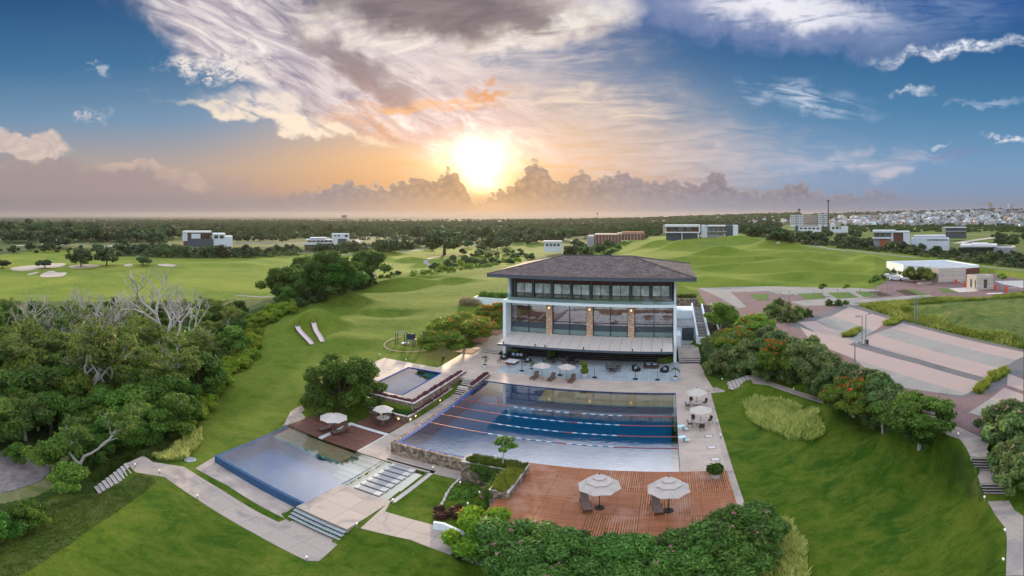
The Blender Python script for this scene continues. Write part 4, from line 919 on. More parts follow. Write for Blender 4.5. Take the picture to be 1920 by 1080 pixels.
for uc in (-25.4, -20.2, -18.6, -12.6, -5.2, -.9):
    b = MB(); b.box(uc-.07, uc+.07, AVf+.1, AVf+.24, AZf, AZf+.38); hp(b, 'bracket', black, awo)
hp(MB().tube([(-.9, AVf+.2, AZf+.3), (-6.0, 74.4, 6.3)], .02, 4), 'stay_cable', metal, awo); hp(MB().tube([(-25.4, AVf+.2, AZf+.3), (-22, 74.4, 5.6)], .02, 4), 'stay_cable', metal, awo)
# dark bar steps below the awning
for i in range(6):
    b = MB(); b.box(-24.3, .9, 71.9+.42*i, 75.0, 0 if i == 0 else .2*i+.002, .2*(i+1)-.02); hp(b, 'bar_step', mat('black_terrace_step', (.035, .034, .036), .5, .3, 1.5))
b = MB(); b.box(-21, -8, 73.2, 74.0, 1.2, 1.75); hp(b, 'bar_counter', mat('bar_black', (.03, .03, .035), .3))
# entrance side: block, retaining walls, long stair
sd = thing('service_block', 'low block with a dark garage door beside the right wall of the club house', 'building', W(3.2, 87, .6), -PN)
def s2(mb, name, m): mb.v = [(x-3.2, y-87, z-.6) for x, y, z in mb.v]; return mb.obj(name, m, sd)
s2(MB().box(1.45, 4.85, 83, 93, -.4, 3.2), 'wall', white); s2(MB().box(2.6, 4.7, 82.9, 82.99, .6, 3.0), 'door', darkgrey); s2(MB().box(1.45, 4.9, 82.7, 89, 3.2, 3.4), 'roof', mat('grey_roof', (.32, .33, .36), .8, .3, 2)); s2(MB().box(1.45, 4.85, 89.0, 93.5, 3.4, 5.0), 'upper_wall', white); s2(MB().box(1.45, 2.3, 79.0, 82.9, -.4, 2.6), 'white_cabinet', white)
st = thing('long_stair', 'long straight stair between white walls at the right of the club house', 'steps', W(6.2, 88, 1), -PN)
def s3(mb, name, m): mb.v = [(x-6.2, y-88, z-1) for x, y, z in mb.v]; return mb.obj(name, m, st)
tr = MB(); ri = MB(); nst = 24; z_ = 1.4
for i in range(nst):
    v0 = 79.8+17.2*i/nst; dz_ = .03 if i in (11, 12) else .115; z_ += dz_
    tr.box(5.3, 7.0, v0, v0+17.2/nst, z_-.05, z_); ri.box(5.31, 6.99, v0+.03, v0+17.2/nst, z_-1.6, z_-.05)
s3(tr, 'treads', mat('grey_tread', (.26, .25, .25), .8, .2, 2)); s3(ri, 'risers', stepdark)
def slopewall(u0, u1, v0, v1, za, zb, low=-2.2): return MB().add([(u0, v0, za+low), (u1, v0, za+low), (u1, v1, zb+low), (u0, v1, zb+low), (u0, v0, za), (u1, v0, za), (u1, v1, zb), (u0, v1, zb)], [(0, 3, 2, 1), (4, 5, 6, 7), (0, 1, 5, 4), (1, 2, 6, 5), (2, 3, 7, 6), (3, 0, 4, 7)])
s3(slopewall(4.95, 5.28, 79.2, 97, 2.6, 5.0, -3), 'side_wall', white); s3(slopewall(7.02, 7.35, 79.2, 97, 2.2, 4.8), 'side_wall', white); s3(slopewall(9.1, 9.3, 80, 97, 2.4, 4.8), 'outer_wall', white); s3(MB().box(5.28, 9.3, 78.9, 79.15, -.2, 2.2), 'end_wall', white)
s3(slopewall(7.36, 9.09, 79.2, 97, 1.9, 4.4), 'planting_bed', soil)
wall('retaining_wall', 'white retaining wall holding a flower bed at the left of the club house', [(-43, -27.2, 97, 97.3), (-43, -42.7, 97.3, 101)], white, 1.0, 4.7)
t, u, v = wall('stone_planter', 'brown stone planter with grasses behind the right end of the club house roof', [(1.6, 6.6, 99, 99.4), (6.3, 6.6, 99.4, 103), (1.6, 6.3, 103, 103.3)], rubble, 3.0, 5.6)
MB().box(1.7-u, 6.3-u, 99.4-v, 103-v, 1.9, 2.45).obj('soil', soil, t)
# planters between the kids terrace and the walkway
t, u, v = wall('stone_planter', 'upper stone planter wall topped with purple plants around the raised terrace', [(-28.3, -28.0, 46.0, 60.5), (-41.5, -28.3, 46.0, 46.3), (-28.7, -28.3, 60.2, 60.5)], rubble, -2.6, .32, .05)
MB().box(-28.68-u, -28.32-u, 46.35-v, 60.1-v, 1.2, 2.85).box(-41.5-u, -28.7-u, 46.35-v, 46.88-v, 1.2, 2.85).obj('soil', soil, t)
t, u, v = wall('stone_planter', 'lower stone planter wall with a row of small lamps beside the walkway', [(-27.9, -27.65, 44.2, 55.3), (-33.2, -27.9, 44.2, 44.45), (-28.0, -27.9, 55.0, 55.3)], rubble, -2.2, -.75, .05)
MB().box(-27.98-u, -27.92-u, 44.5-v, 55-v, .5, 1.3).box(-33-u, -27.95-u, 44.5-v, 45.98-v, .2, 1.25).obj('soil', soil, t)
for i in range(9):
    p = W(-27.6, 44.6+i*1.18, -1.15); l_ = thing('wall_lamp', 'small glowing lamp in the lower stone planter, number %d from the near corner' % (i+1), 'lamp', p, -PN, 'wall lamps along the walkway')
    MB().box(-.02, .05, -.09, .09, -.09, .09).obj('glow', lit, l_)
for u_ in (-28.9, -31.4):
    l_ = thing('wall_lamp', 'small glowing lamp on the planter end facing the %s small deck' % ('nearest part of the' if u_ > -30 else 'umbrella side of the'), 'lamp', W(u_, 44.15, -1.2), -PN); MB().box(-.09, .09, -.05, .02, -.09, .09).obj('glow', lit, l_)
t, u, v = wall('stone_planter', 'narrow stone planter with purple plants standing in the corner of the lap pool', [(-25.0, -24.9, 54.5, 60.3), (-24.4, -24.25, 54.5, 60.3), (-24.9, -24.4, 54.5, 54.65), (-24.9, -24.4, 60.15, 60.3)], rubble, -1.6, .45, .04)
MB().box(-24.89-u, -24.41-u, 54.66-v, 60.14-v, .3, 1.95).obj('soil', soil, t)
# white curved wall and pebble bed by the garden path
def path_wall(name, label, pts, z0, z1, th, m, cat='wall', cap=None):
    P = [Vector(p) for p in pts]; c = sum(P, Vector())/len(P); c.z = z0; t = thing(name, label, cat, c); mb = MB(); cb = MB()
    L, Rr = [], []
    for i, q in enumerate(P):
        d = P[min(i+1, len(P)-1)]-P[max(i-1, 0)]; d.z = 0; d.normalize(); s = Vector((d.y, -d.x, 0))*th/2
        L.append(((q-s-c).x, (q-s-c).y)); Rr.append(((q+s-c).x, (q+s-c).y))
    for i in range(len(P)-1):
        mb.prism([L[i], L[i+1], Rr[i+1], Rr[i]], 0, z1-z0)
    mb.obj('masonry', m, t); return t
path_wall('low_wall', 'low white curved wall beside the garden path and the brown plants', [at(x, y, -1.5) for x, y in ((813, 991), (832, 994), (852, 1003), (872, 1012))]+[at(x, y, -1.6) for x, y in ((893, 1019), (905, 1014), (915, 1000))], -2.0, -.75, .22, white)
drape('pebble_bed', [(896, 1019), (912, 1010), (945, 1020), (952, 1060), (925, 1066), (880, 1055), (868, 1050)], pebbles, .06)

# ------------------------------------------------------------------ car park and gate
PZ = 4.0
def patch(name, px, m, dz, z=PZ): 
    mb = MB(); P = [at(x, y, z) for x, y in px]; mb.prism([(p.x, p.y) for p in P], z-.3, z+dz); return struct(name, mb, m, False)
patch('road', park_px, redpave, 0)
lots = [([(1593, 573), (1670, 599), (1593, 653), (1495, 605)], 'pinkconc'), ([(1692, 605), (1919, 661), (1919, 680), (1850, 708), (1602, 637)], 'p'), ([(1590, 664), (1612, 656), (1642, 668), (1841, 718), (1802, 740), (1780, 738), (1662, 705)], 'p2'), ([(1887, 721), (1919, 733), (1919, 790), (1880, 778), (1816, 772), (1852, 745)], 'g')]
patch('parking_lot_border', [(1590, 568), (1700, 600), (1919, 655), (1919, 700), (1860, 735), (1800, 745), (1775, 742), (1480, 608)], darkcobble, .004)
patch('parking_bay', [(1593, 575), (1670, 599), (1640, 620), (1560, 592)], pinkconc, .012); patch('parking_bay_grey', [(1560, 592), (1640, 620), (1606, 643), (1530, 600)], greyconc, .014); patch('parking_bay', [(1530, 602), (1606, 640), (1578, 651), (1497, 604)], pinkconc, .013)
patch('parking_bay', [(1692, 606), (1919, 660), (1919, 669), (1905, 675), (1671, 615)], pinkconc, .012); patch('parking_bay_grey', [(1671, 615), (1905, 675), (1880, 691), (1640, 625)], greyconc, .014); patch('parking_bay', [(1640, 625), (1880, 691), (1851, 709), (1725, 674), (1603, 640)], pinkconc, .013)
patch('road', [(1672, 600), (1692, 604), (1640, 624), (1606, 640), (1582, 650), (1604, 640), (1640, 618)], redpave, .01)
patch('parking_bay', [(1500, 613), (1603, 650), (1722, 683), (1843, 717), (1815, 738), (1600, 672), (1520, 640)], pinkconc, .012); patch('parking_bay_grey', [(1600, 672), (1815, 738), (1805, 742), (1665, 722)], greyconc, .014)
patch('parking_bay', [(1890, 700), (1919, 712), (1919, 733), (1888, 722)], pinkconc, .015); patch('parking_bay', [(1883, 727), (1919, 740), (1919, 770), (1856, 748)], pinkconc, .015); patch('parking_bay_grey', [(1856, 748), (1919, 771), (1919, 798), (1816, 774)], greyconc, .016)
patch('footpath', [(1308, 540), (1440, 536), (1600, 539), (1650, 544), (1640, 556), (1570, 566), (1510, 574), (1482, 566), (1560, 556), (1460, 551), (1440, 546), (1370, 548), (1400, 575), (1385, 578), (1340, 553)], greyconc, .012)
patch('footpath', [(1512, 573), (1590, 562), (1740, 552), (1762, 560), (1660, 568), (1580, 574), (1530, 573)], greyconc, .015)
lawnm = mat('verge_turf', (.07, .14, .02), .95, .3, 2, bump=.4)
for q in ([(1494, 551), (1540, 549), (1548, 560), (1512, 562)], [(1551, 549), (1592, 548), (1610, 558), (1570, 560)], [(1603, 547), (1630, 547), (1645, 556), (1620, 557)], [(1696, 543), (1712, 543), (1741, 553), (1722, 554)], [(1756, 541), (1776, 541), (1798, 549), (1770, 548)], [(1405, 552), (1438, 551), (1442, 563), (1418, 563)]): patch('verge', q, lawnm, .05)
for q in ([(1628, 547), (1648, 546), (1672, 554), (1650, 556)], [(1678, 545), (1697, 543), (1722, 553), (1700, 554)]): patch('planting_soil', q, soil, .05)
patch('pale_apron', [(1779, 541), (1812, 539), (1836, 546), (1798, 548)], mat('pale_concrete', (.5, .49, .47), .8, .1, 1), .02); patch('pale_road', [(1865, 527), (1919, 526), (1919, 540), (1880, 533)], mat('pale_concrete', (.5, .49, .47)), .02)
patch('white_line', [(1850, 550), (1880, 549), (1880, 550.6), (1851, 551.6)], whitem, .03)
patch('kerb', [(1720, 530), (1745, 528.5), (1748, 531), (1722, 533)], mat('pale_concrete', (.5, .49, .47)), .12)
blockstone = bricky('pale_block_stone', (.60, .53, .45, 1), (.48, .43, .37, 1), (.32, .29, .26, 1), 1.1, .3, .02, .85, stain=.3)
def vstonefn(t, b, tcn, out):
    s = t.new('ShaderNodeSeparateXYZ', ins={0: tcn.outputs['Object']}); vec = t.comb(t.m('ADD', s.outputs[0], s.outputs[1]), s.outputs[2])
    br = t.new('ShaderNodeTexBrick', ins={'Vector': vec, 'Color1': (.60, .54, .47, 1), 'Color2': (.47, .44, .40, 1), 'Mortar': (.33, .3, .28, 1), 'Scale': 1.0, 'Mortar Size': .015, 'Brick Width': 1.0, 'Row Height': .3})
    t.put(b, 'Base Color', br.outputs[0]); b.inputs['Roughness'].default_value = .85
vstone = shader('coursed_stone', vstonefn)
def pbox(A, B, C, z0, z1, c):
    """box from three base corners A-B-C (B shared), as coordinates relative to c"""
    D = A+C-B; P = [(p.x-c.x, p.y-c.y) for p in (A, B, C, D)]
    return P
g1A, g1B, g1C = at(1738, 526, PZ), at(1760, 529.5, PZ), at(1811, 527.5, PZ); c = (g1A+g1C)/2
gt = thing('gate_building', 'long flat-roofed gate building of pale stone behind the shrubs', 'building', c)
P = pbox(g1A+(g1A-g1B)*.8, g1B, g1C, 0, 0, c)
MB().prism(P, 0, 3.7).obj('stone_block', vstone, gt)
def shr(P, k, z0, z1):
    cx = sum(p[0] for p in P)/4; cy_ = sum(p[1] for p in P)/4; return MB().prism([(cx+(p[0]-cx)*k, cy_+(p[1]-cy_)*k) for p in P], z0, z1)
def ring(P, k, z0, z1):
    cx = sum(p[0] for p in P)/len(P); cy_ = sum(p[1] for p in P)/len(P); Q = [(cx+(p[0]-cx)*k, cy_+(p[1]-cy_)*k) for p in P]; mb = MB(); n = len(P)
    for i in range(n): mb.prism([P[i], P[(i+1) % n], Q[(i+1) % n], Q[i]], z0, z1)
    return mb
ring(P, .93, 3.7, 4.1).obj('parapet', vstone, gt); shr(P, .9, 3.7, 3.74).obj('roof', mat('grey_roof', (.32, .33, .36)), gt)
zt = PZ+4.3; Q = [at(x, y, zt) for x, y in ((1662, 490), (1774, 487.5), (1836, 497), (1795, 500.5), (1694, 497))]; Pq = [(q.x-c.x, q.y-c.y) for q in Q]
MB().prism(Pq, 0, 4.0).obj('rear_wall', white, gt); shr(Pq[:4], .97, 4.0, 4.06).obj('roof', mat('bluish_roof', (.36, .42, .50), .8, .15, .5), gt) if False else MB().prism([(p[0]*.97, p[1]*.97) for p in Pq], 4.0, 4.05).obj('roof', mat('bluish_roof', (.36, .42, .50), .8, .15, .5), gt); ring(Pq, .965, 4.0, 4.35).obj('parapet', white, gt)
brown = mat('brown_cladding', (.13, .05, .035), .7, .15, 2)
e = at(1836, 497, zt); e2 = at(1795, 500.5, zt); dv = (e2-e).normalized(); nn = Vector((dv.y, -dv.x, 0)); nn = nn if nn.y < 0 else -nn
MB().prism([(q.x-c.x, q.y-c.y) for q in (e+nn*.05, e2+nn*.05, e2+nn*.2, e+nn*.2)], 0, 3.6).obj('brown_panel', brown, gt)
bA, bB, bC = at(1812.5, 541, PZ), at(1831, 544, PZ), at(1863, 542, PZ); c = (bA+bC)/2; bt = thing('guard_booth', 'small square stone guard booth standing between the barriers', 'booth', c)
P = pbox(bA, bB, bC, 0, 0, c); MB().prism(P, 0, 3.4).obj('wall', vstone, bt); ring(P, .9, 3.4, 3.8).obj('parapet', vstone, bt); shr(P, .86, 3.4, 3.44).obj('roof', mat('grey_roof', (.32, .33, .36)), bt)
for (A, B, f0, f1, z0, z1, nm) in ((bA, bB, .38, .52, .5, 2.7, 'window'), (bA, bB, .85, .92, .4, 2.6, 'window'), (bB, bC, .42, .62, .4, 2.7, 'window')):
    a_ = A.lerp(B, f0)-c; b_ = A.lerp(B, f1)-c; d = (B-A).normalized(); n_v = Vector((d.y, -d.x, 0)); n_v = n_v if n_v.y < 0 else -n_v
    MB().prism([(p.x, p.y) for p in (a_+n_v*.03, b_+n_v*.03, b_-n_v*.05, a_-n_v*.05)], z0, z1).obj(nm, glassf, bt)
orange = mat('orange_paint', (.75, .09, .02), .5, .1, 2)
for i, (x, y, ax, ay, lb) in enumerate(((1792.6, 533, 1778, 525, 'barrier post in front of the stone gate building'), (1809, 538.5, 1794, 531, 'barrier post touching the left side of the guard booth'), (1866, 544, 1850, 546, 'barrier post touching the right side of the guard booth'), (1887, 548, 1906, 546, 'barrier post with the long white arm farthest from the booth'))):
    p = at(x, y, PZ); q = at(ax, ay, PZ); t = thing('barrier_gate', 'orange '+lb, 'barrier', p, 0, 'orange barriers at the gate')
    MB().box(-.28, .28, -.22, .22, 0, 1.25, .95).obj('cabinet', orange, t); MB().box(-.32, .32, -.26, .26, 1.25, 1.4).obj('cap', orange, t)
    d = q-p; MB().tube([(0, 0, 1.0), (d.x, d.y, 1.05)], .06, 5).obj('arm', whitem, t)
def street_lamp(p, h, label, ang=0.0, arm=1.0):
    t = thing('street_lamp', label, 'lamp', p, ang, 'tall steel lamps of the car park')
    MB().tube([(0, 0, 0), (0, 0, h)], [.09, .06], 8).obj('pole', metal, t)
    MB().tube([(0, 0, h), (arm, 0, h+.05)], .05, 6).obj('arm', metal, t); MB().box(arm-.1, arm+.6, -.14, .14, h-.02, h+.12).obj('lamp_head', metal, t); MB().box(-.2, .2, -.2, .2, 0, .1).obj('base_plate', metal, t)
def lamp_px(x, ytop, ybase, label, ang, arm=.6, z=PZ):
    p = at(x, ybase, z); r = p.xy.length; h = H-math.tan((ytop-Y0)/F)*r-z; street_lamp(p, h, label, ang, arm)
lamp_px(1616.5, 592, 646.5, 'left one of the lamp pair in the middle of the car park', 3.1); lamp_px(1623.5, 590, 647, 'right one of the lamp pair in the middle of the car park', 0)
lamp_px(1715.5, 560, 606.5, 'left one of the lamp pair beside the yellow grass strip', 3.1); lamp_px(1720, 558, 607, 'right one of the lamp pair beside the yellow grass strip', 0)
lamp_px(1472, 555, 579, 'left short lamp standing in the oleander clump', 3.1); lamp_px(1480, 553, 581, 'right short lamp standing in the oleander clump', 0); lamp_px(1603, 645, 690, 'single lamp rising out of the oleanders beside the car park', .2, 1.0)
lamp_px(1672, 520, 550, 'thin lamp behind the dark planting bed', 1.0, .3); lamp_px(1664.5, 535, 555, 'thin pole between the two soil beds', 1.0, .2)
# black bin in the car park and bollards
t = thing('litter_bin', 'round black bin at the foot of the lamp pair', 'bin', at(1617.5, 646.5, PZ)+Vector((.5, -.3, 0))); MB().lathe([(.3, 0), (.33, .7), (.3, .75)], 12).obj('bin_body', black, t)
for i, (x, y) in enumerate(sorted(((1526, 551), (1543, 555), (1570, 548), (1590.5, 556), (1612, 546.5), (1637, 555), (1679, 551), (1693, 541.5), (1720, 550.5), (1440, 551), (1480, 550), (1498, 560), (1448, 553), (1463, 553)))):
    tag(MB().tube([(0, 0, 0), (0, 0, .8)], .11, 8).obj('bollard', mat('pale_blue_metal', (.30, .40, .52), .4), None), 'pale blue steel bollard beside the verge strips, number %d counted from the club house' % (i+1), 'bollard', 'bollards between the verges').location = at(x, y, PZ)
# white car
def car(p, rz, label):
    t = thing('parked_car', label, 'car', p, rz)
    body = MB(); pts = [(-2.1, .35), (-2.15, .75), (-1.9, .95), (-1.1, 1.0), (-.6, 1.42), (.7, 1.45), (1.4, 1.02), (2.0, .92), (2.15, .6), (2.1, .35)]
    n = len(pts); vs = [(x, -.85, z) for x, z in pts]+[(x, .85, z) for x, z in pts]
    body.add(vs, [tuple(range(n-1, -1, -1)), tuple(range(n, 2*n))]+[(i, (i+1) % n, n+(i+1) % n, n+i) for i in range(n)]); body.obj('body', mat('car_white', (.7, .72, .75), .25, .03, 2), t)
    g = MB(); g.box(-.95, 1.15, -.87, .87, 1.02, 1.34, .86); g.obj('windows', glassf, t)
    for x in (-1.35, 1.3):
        for y in (-.8, .8): w = MB(); w.tube([(x, y-.1, .33), (x, y+.1, .33)], .33, 14); w.obj('wheel', black, t)
    for y in (-.6, .6): MB().box(-2.2, -2.1, y-.15, y+.15, .6, .75).obj('headlight', litw, t)
car(at(1664, 522, PZ), 2.2, 'white car parked half behind the shrub on the lane to the gate')
car(at(1671, 526, PZ)+Vector((1.2, -1, 0)), 2.2, 'small bluish white car nearer the dark planting beside the lane')

# ------------------------------------------------------------------ houses and town
def modern(label, x0, x1, yt, yb, r, spec, cat='house', group=None, name='modern_house'):
    """a house facing the viewpoint; spec = list of (kind, fx0, fx1, fz0, fz1, depth_front, material)"""
    a = ((x0+x1)/2-960)/F; c = Vector((r*math.sin(a), r*math.cos(a), 0)); w = (x1-x0)/F*r
    zb = H-math.tan((yb-Y0)/F)*r; zt_ = H-math.tan((yt-Y0)/F)*r; h = zt_-zb; c.z = zb
    t = thing(name, label, cat, c, -a, group)
    for kind, f0, f1, g0, g1, df, m in spec:
        d0 = -df; d1 = (w*.55 if kind in ('wall', 'roof', 'storey') else .2)
        mb = MB().box((f0-.5)*w, (f1-.5)*w, d0, d1, g0*h-(3 if g0 == 0 else 0), g1*h); mb.obj(kind, m, t)
    return t
wh = mat('house_white', (.60, .66, .72), .7, .06, .2); gr_ = mat('house_grey', (.30, .31, .33), .7, .1, .3); br_ = mat('house_brick', (.17, .085, .06), .8, .3, .8); tan_ = mat('house_tan', (.42, .36, .30), .8, .1, .3)
def wins(n, f0, f1, g0, g1, df=.05, gap=.3): 
    s = (f1-f0)/n; return [('window', f0+s*i+s*gap/2, f0+s*(i+1)-s*gap/2, g0, g1, df, glassf) for i in range(n)]
modern('white, dark and brick house with flat roofs at the far end of the left fairway', 342, 436, 434, 458, 430, [('wall', 0, .1, .25, .9, 0, wh), ('storey', .02, .55, 0, .88, -.5, MATS['brown_cladding']), ('roof', 0, .58, .9, 1, .6, whitem), ('wall', .18, .36, .45, .82, 1.2, wh), ('wall', .6, .86, .0, .82, 0, wh), ('wall', .86, 1, 0, .6, .4, wh), ('storey', .1, .62, 0, .4, 1.0, darkgrey)]+wins(3, .38, .58, .5, .8, .6)+wins(2, .62, .84, .45, .7, .2))
modern('house under construction with white ring balcony and bare brick ground floor', 568, 628, 446, 469, 390, [('storey', .05, .98, 0, .45, 0, br_), ('balcony', -.02, 1.02, .45, .62, 1.5, wh), ('storey', .12, .95, .62, .8, 0, tan_), ('roof', .1, .9, .8, .86, .4, wh), ('wall', .25, .7, .86, .95, -2, gr_), ('roof', .22, .74, .95, 1, -1.5, wh)]+wins(6, .15, .92, .64, .78, .1)+wins(7, .08, .95, .05, .38, .1))
modern('white cubic house behind the construction site on the left', 622, 655, 438, 452, 450, [('wall', 0, 1, 0, 1, 0, wh), ('garage', .35, .85, 0, .3, .1, darkgrey)]+wins(2, .1, .5, .62, .8)+wins(1, .7, .95, .55, .85))
modern('small white flat-roofed shed left of the brick shells', 1019, 1054, 452, 464, 300, [('wall', .05, .98, 0, .8, 0, wh), ('roof', 0, 1, .8, 1, .5, whitem)]+wins(4, .1, .9, .2, .6))
modern('row of unfinished red brick shells with pale concrete posts', 1101, 1210, 436, 454, 330, [('storey', .12, .58, 0, .75, 0, br_), ('storey', .55, 1, .2, .85, -3, br_), ('wall', 0, .12, 0, .62, 1, gr_), ('roof', .12, .6, .75, .8, .3, tan_), ('roof', .52, 1, .85, .9, -2.8, tan_), ('roof', .6, 1.0, .95, 1, -6, mat('rust', (.35, .12, .06), .8))]+[('column', .14+.055*i, .15+.055*i, 0, .8, .3, tan_) for i in range(15)])
modern('long white modern house with dark recessed windows on top of the golf rise', 1243, 1313, 421.5, 441, 262, [('storey', .08, .98, 0, .25, -1.5, darkgrey), ('floor_slab', .06, 1, .22, .33, .6, wh), ('wall', 0, .1, .15, .95, 0, tan_), ('roof', .05, 1, .8, 1, .8, wh), ('storey', .1, .96, .33, .8, -.8, brown), ('wall', .96, 1, .3, .82, .6, wh)]+wins(3, .16, .8, .36, .78, -.6)+[('column', .5, .52, .0, .25, .3, wh), ('column', .93, .96, 0, .25, .3, wh)])
modern('white modern house with a black end block beside the long white one', 1315, 1384, 422.5, 440, 265, [('wall', 0, .16, 0, 1, .2, wh), ('storey', .16, .62, 0, .9, -.6, gr_), ('roof', .1, .66, .88, 1, .8, wh), ('floor_slab', .16, .7, .28, .38, 1.2, gr_), ('wall', .66, .86, 0, 1, .1, darkgrey), ('wall', .86, 1, 0, 1, .3, wh)]+wins(3, .2, .6, .42, .82, -.3)+wins(2, .2, .6, .03, .26, -.3))
modern('white two storey house with brown slatted wall above the right hedge', 1636, 1706, 432, 459, 240, [('roof', 0, .62, .86, 1, .8, wh), ('storey', .02, .6, 0, .86, -.8, gr_), ('floor_slab', 0, .5, .42, .54, .6, wh), ('wall', .5, .58, .1, .86, 0, wh), ('wall', .56, .84, .05, .88, .2, brown), ('wall', .82, 1, 0, .9, .6, wh), ('garage', .2, .4, 0, .4, -.4, MATS['rust']), ('roof', .54, 1, .86, .93, .6, wh)]+wins(3, .04, .5, .56, .84, -.5))
modern('low white house with a row of small openings right of the slatted house', 1708, 1780, 442, 459, 245, [('wall', 0, 1, 0, .72, 0, wh), ('wall', .08, .9, .7, .95, -2, wh), ('roof', .06, .92, .92, 1, -1.6, whitem)]+wins(12, .42, .96, .45, .62, .1))
modern('low white house with long flat roofs half hidden by the trees at far right', 1800, 1905, 458, 476, 225, [('roof', 0, .66, .72, .9, 1.2, whitem), ('storey', .04, .62, .1, .72, 0, glassf), ('wall', .6, .98, 0, .62, .4, gr_), ('roof', .2, .5, .9, 1, -2, whitem), ('wall', .95, 1, .0, .7, .8, tan_)])
modern('dark two storey house with lit ground floor in the middle of the right slope', 1766, 1812, 426, 441, 420, [('storey', .1, 1, 0, .95, 0, darkgrey), ('wall', 0, .16, .1, .95, .3, tan_), ('floor_slab', .15, 1, .42, .52, .8, gr_), ('roof', .1, 1, .93, 1, .9, wh)]+wins(4, .2, .95, .1, .38))
modern('white house with black end wall on the slope below the apartment blocks', 1491, 1540, 422.5, 433, 480, [('wall', .1, 1, 0, .75, 0, wh), ('wall', 0, .12, 0, .9, .4, darkgrey), ('roof', .15, .9, .75, 1, -1, gr_)]+wins(5, .15, .95, .3, .6))
modern('white and brick villa right of the black ended house', 1556, 1590, 418, 431, 500, [('wall', 0, .6, 0, .9, 0, wh), ('wall', .3, .6, .4, 1, .4, tan_), ('wall', .6, 1, 0, .5, .3, wh)]+wins(4, .08, .95, .1, .4))
for lb, x0, x1, yt, yb, r in (('white five storey apartment block with four rows of dark balconies', 1482, 1506, 403, 421.5, 780), ('cream apartment block between two white ones', 1507, 1532, 404, 421.5, 800), ('grey and white apartment block beside the tall mast', 1534, 1553, 401.5, 421.5, 790)):
    sp = [('wall', 0, 1, 0, 1, 0, wh if x0 != 1507 else tan_), ('stair_tower', .46, .56, 0, 1.04, .6, gr_)]
    for k in range(5): sp += wins(3, .04, .46, .05+.19*k, .15+.19*k)+wins(3, .56, .98, .05+.19*k, .15+.19*k)
    modern(lb, x0, x1, yt, yb, r, sp, 'apartment block', name='apartment_block')
def mast(name, label, x, yt, yb, r, w, m, cat, top=None):
    a = (x-960)/F; zb = H-math.tan((yb-Y0)/F)*r; zt_ = H-math.tan((yt-Y0)/F)*r
    t = thing(name, label, cat, (r*math.sin(a), r*math.cos(a), zb), -a); MB().tube([(0, 0, -4), (0, 0, zt_-zb)], [w, w*.7], 8).obj('shaft', m, t)
    if top: MB().box(-top[0], top[0], -top[0], top[0], zt_-zb-top[1], zt_-zb).obj('head', m, t)
mast('radio_mast', 'tall slim brown mast above the roofs of the town', 1553, 375, 421, 780, 1.3, mat('mast_brown', (.10, .06, .06), .6), 'mast', (1.9, 3))
mast('water_tower', 'short mast with a round head behind the apartment blocks', 1498.5, 391.5, 405, 900, .9, darkgrey, 'mast', (2.2, 4.5))
mast('water_tower', 'square brown water tower on the highest point of the town', 1856.5, 379.5, 392, 1500, 3.0, tan_, 'tower', (6.5, 12))
mast('radio_mast', 'thin lattice mast on the plain behind the brick shells', 1120, 399, 436, 520, .25, darkgrey, 'mast', (.7, 1.5))
mast('flagpole', 'pale pole standing on the golf path at the right', 1589, 465, 472, 190, .16, metal, 'pole')
modern('dark block of a lone building on the horizon left of the sun', 641, 650, 403.5, 409, 4200, [('wall', 0, 1, 0, .6, 0, darkgrey), ('roof', -.1, 1.1, .6, 1, 4, darkgrey)], 'building', name='far_building')
modern('pair of small towers on the hilltop at the far right edge', 1889, 1898, 382, 391, 1700, [('wall', 0, .6, 0, 1, 0, wh), ('wall', .6, 1, 0, .8, 0, gr_)], 'building', name='far_building')
# the town: box houses in a few makes
def town_mesh(i, rn):
    mb = MB(); w, d, h = rn.uniform(8, 13), rn.uniform(7, 10), rn.uniform(3.6, 6.2); mb.box(-w/2, w/2, 0, d, -6, h)
    if rn.random() < .7: mb.box(-w/2*rn.uniform(.1, .9), w/2*.8, d*.3, d, h, h+2.0)
    if rn.random() < .5: mb.box(w*.5, w*.9, 0, d, -6, h*.55)
    mb.box(-.6, .6, d*.5, d*.5+1.2, h, h+2.4)
    return mb, w, h
protos = []
cols = [(.80, .84, .90), (.70, .76, .84), (.62, .58, .54), (.40, .32, .28), (.82, .83, .84), (.66, .74, .82), (.50, .34, .28), (.34, .36, .40)]
rn = random.Random(5)
for i in range(12):
    mb, w, h = town_mesh(i, rn); wb = MB(); nw = len(mb.f)
    for k in range(rn.choice((2, 3))):
        for l_ in range(2):
            x = -w/2+w*(k+.3)/3; wb.box(x, x+w*.17, -.12, .02, 1.0+l_*2.9, 2.6+l_*2.9)
    if rn.random() < .6: wb.box(w*.05, w*.4, -.12, .02, 0, 2.3)
    mb.add(wb.v, wb.f); wm = mb.mesh('town_house', mat('town_%d' % (i % 8), cols[i % 8], .8, .08, .1)); wm.materials.append(glassf)
    for p_ in wm.polygons: p_.material_index = 0 if p_.index < nw else 1
    protos.append((wm, None))
COLS_ = {}
def hillcol(x):
    k = int(x//6)
    if k not in COLS_:
        a = (k*6+3-960)/F; r = np.geomspace(600, 2600, 90); z = height(r*math.sin(a), r*math.cos(a)); py = Y0+F*np.arctan2(H-z, r); vis = np.minimum.accumulate(py); COLS_[k] = (r, z, py, py <= vis+.02)
    return COLS_[k]
def onhill(x, y):
    """the visible point of the hillside behind a pixel"""
    r, z, py, v = hillcol(x); i = int(np.argmin(np.abs(py-y)+np.where(v, 0, 50))); return r[i]*rn.uniform(.985, 1.0), (x-960)/F, z[i]
def zone(n, x0, x1, ytop, ybot, r0, r1, seed, lb):
    return [onhill(x, ybot+(ytop(x)-ybot)*g) for x, g in ((rn.uniform(x0, x1), rn.random()) for _ in range(n))]
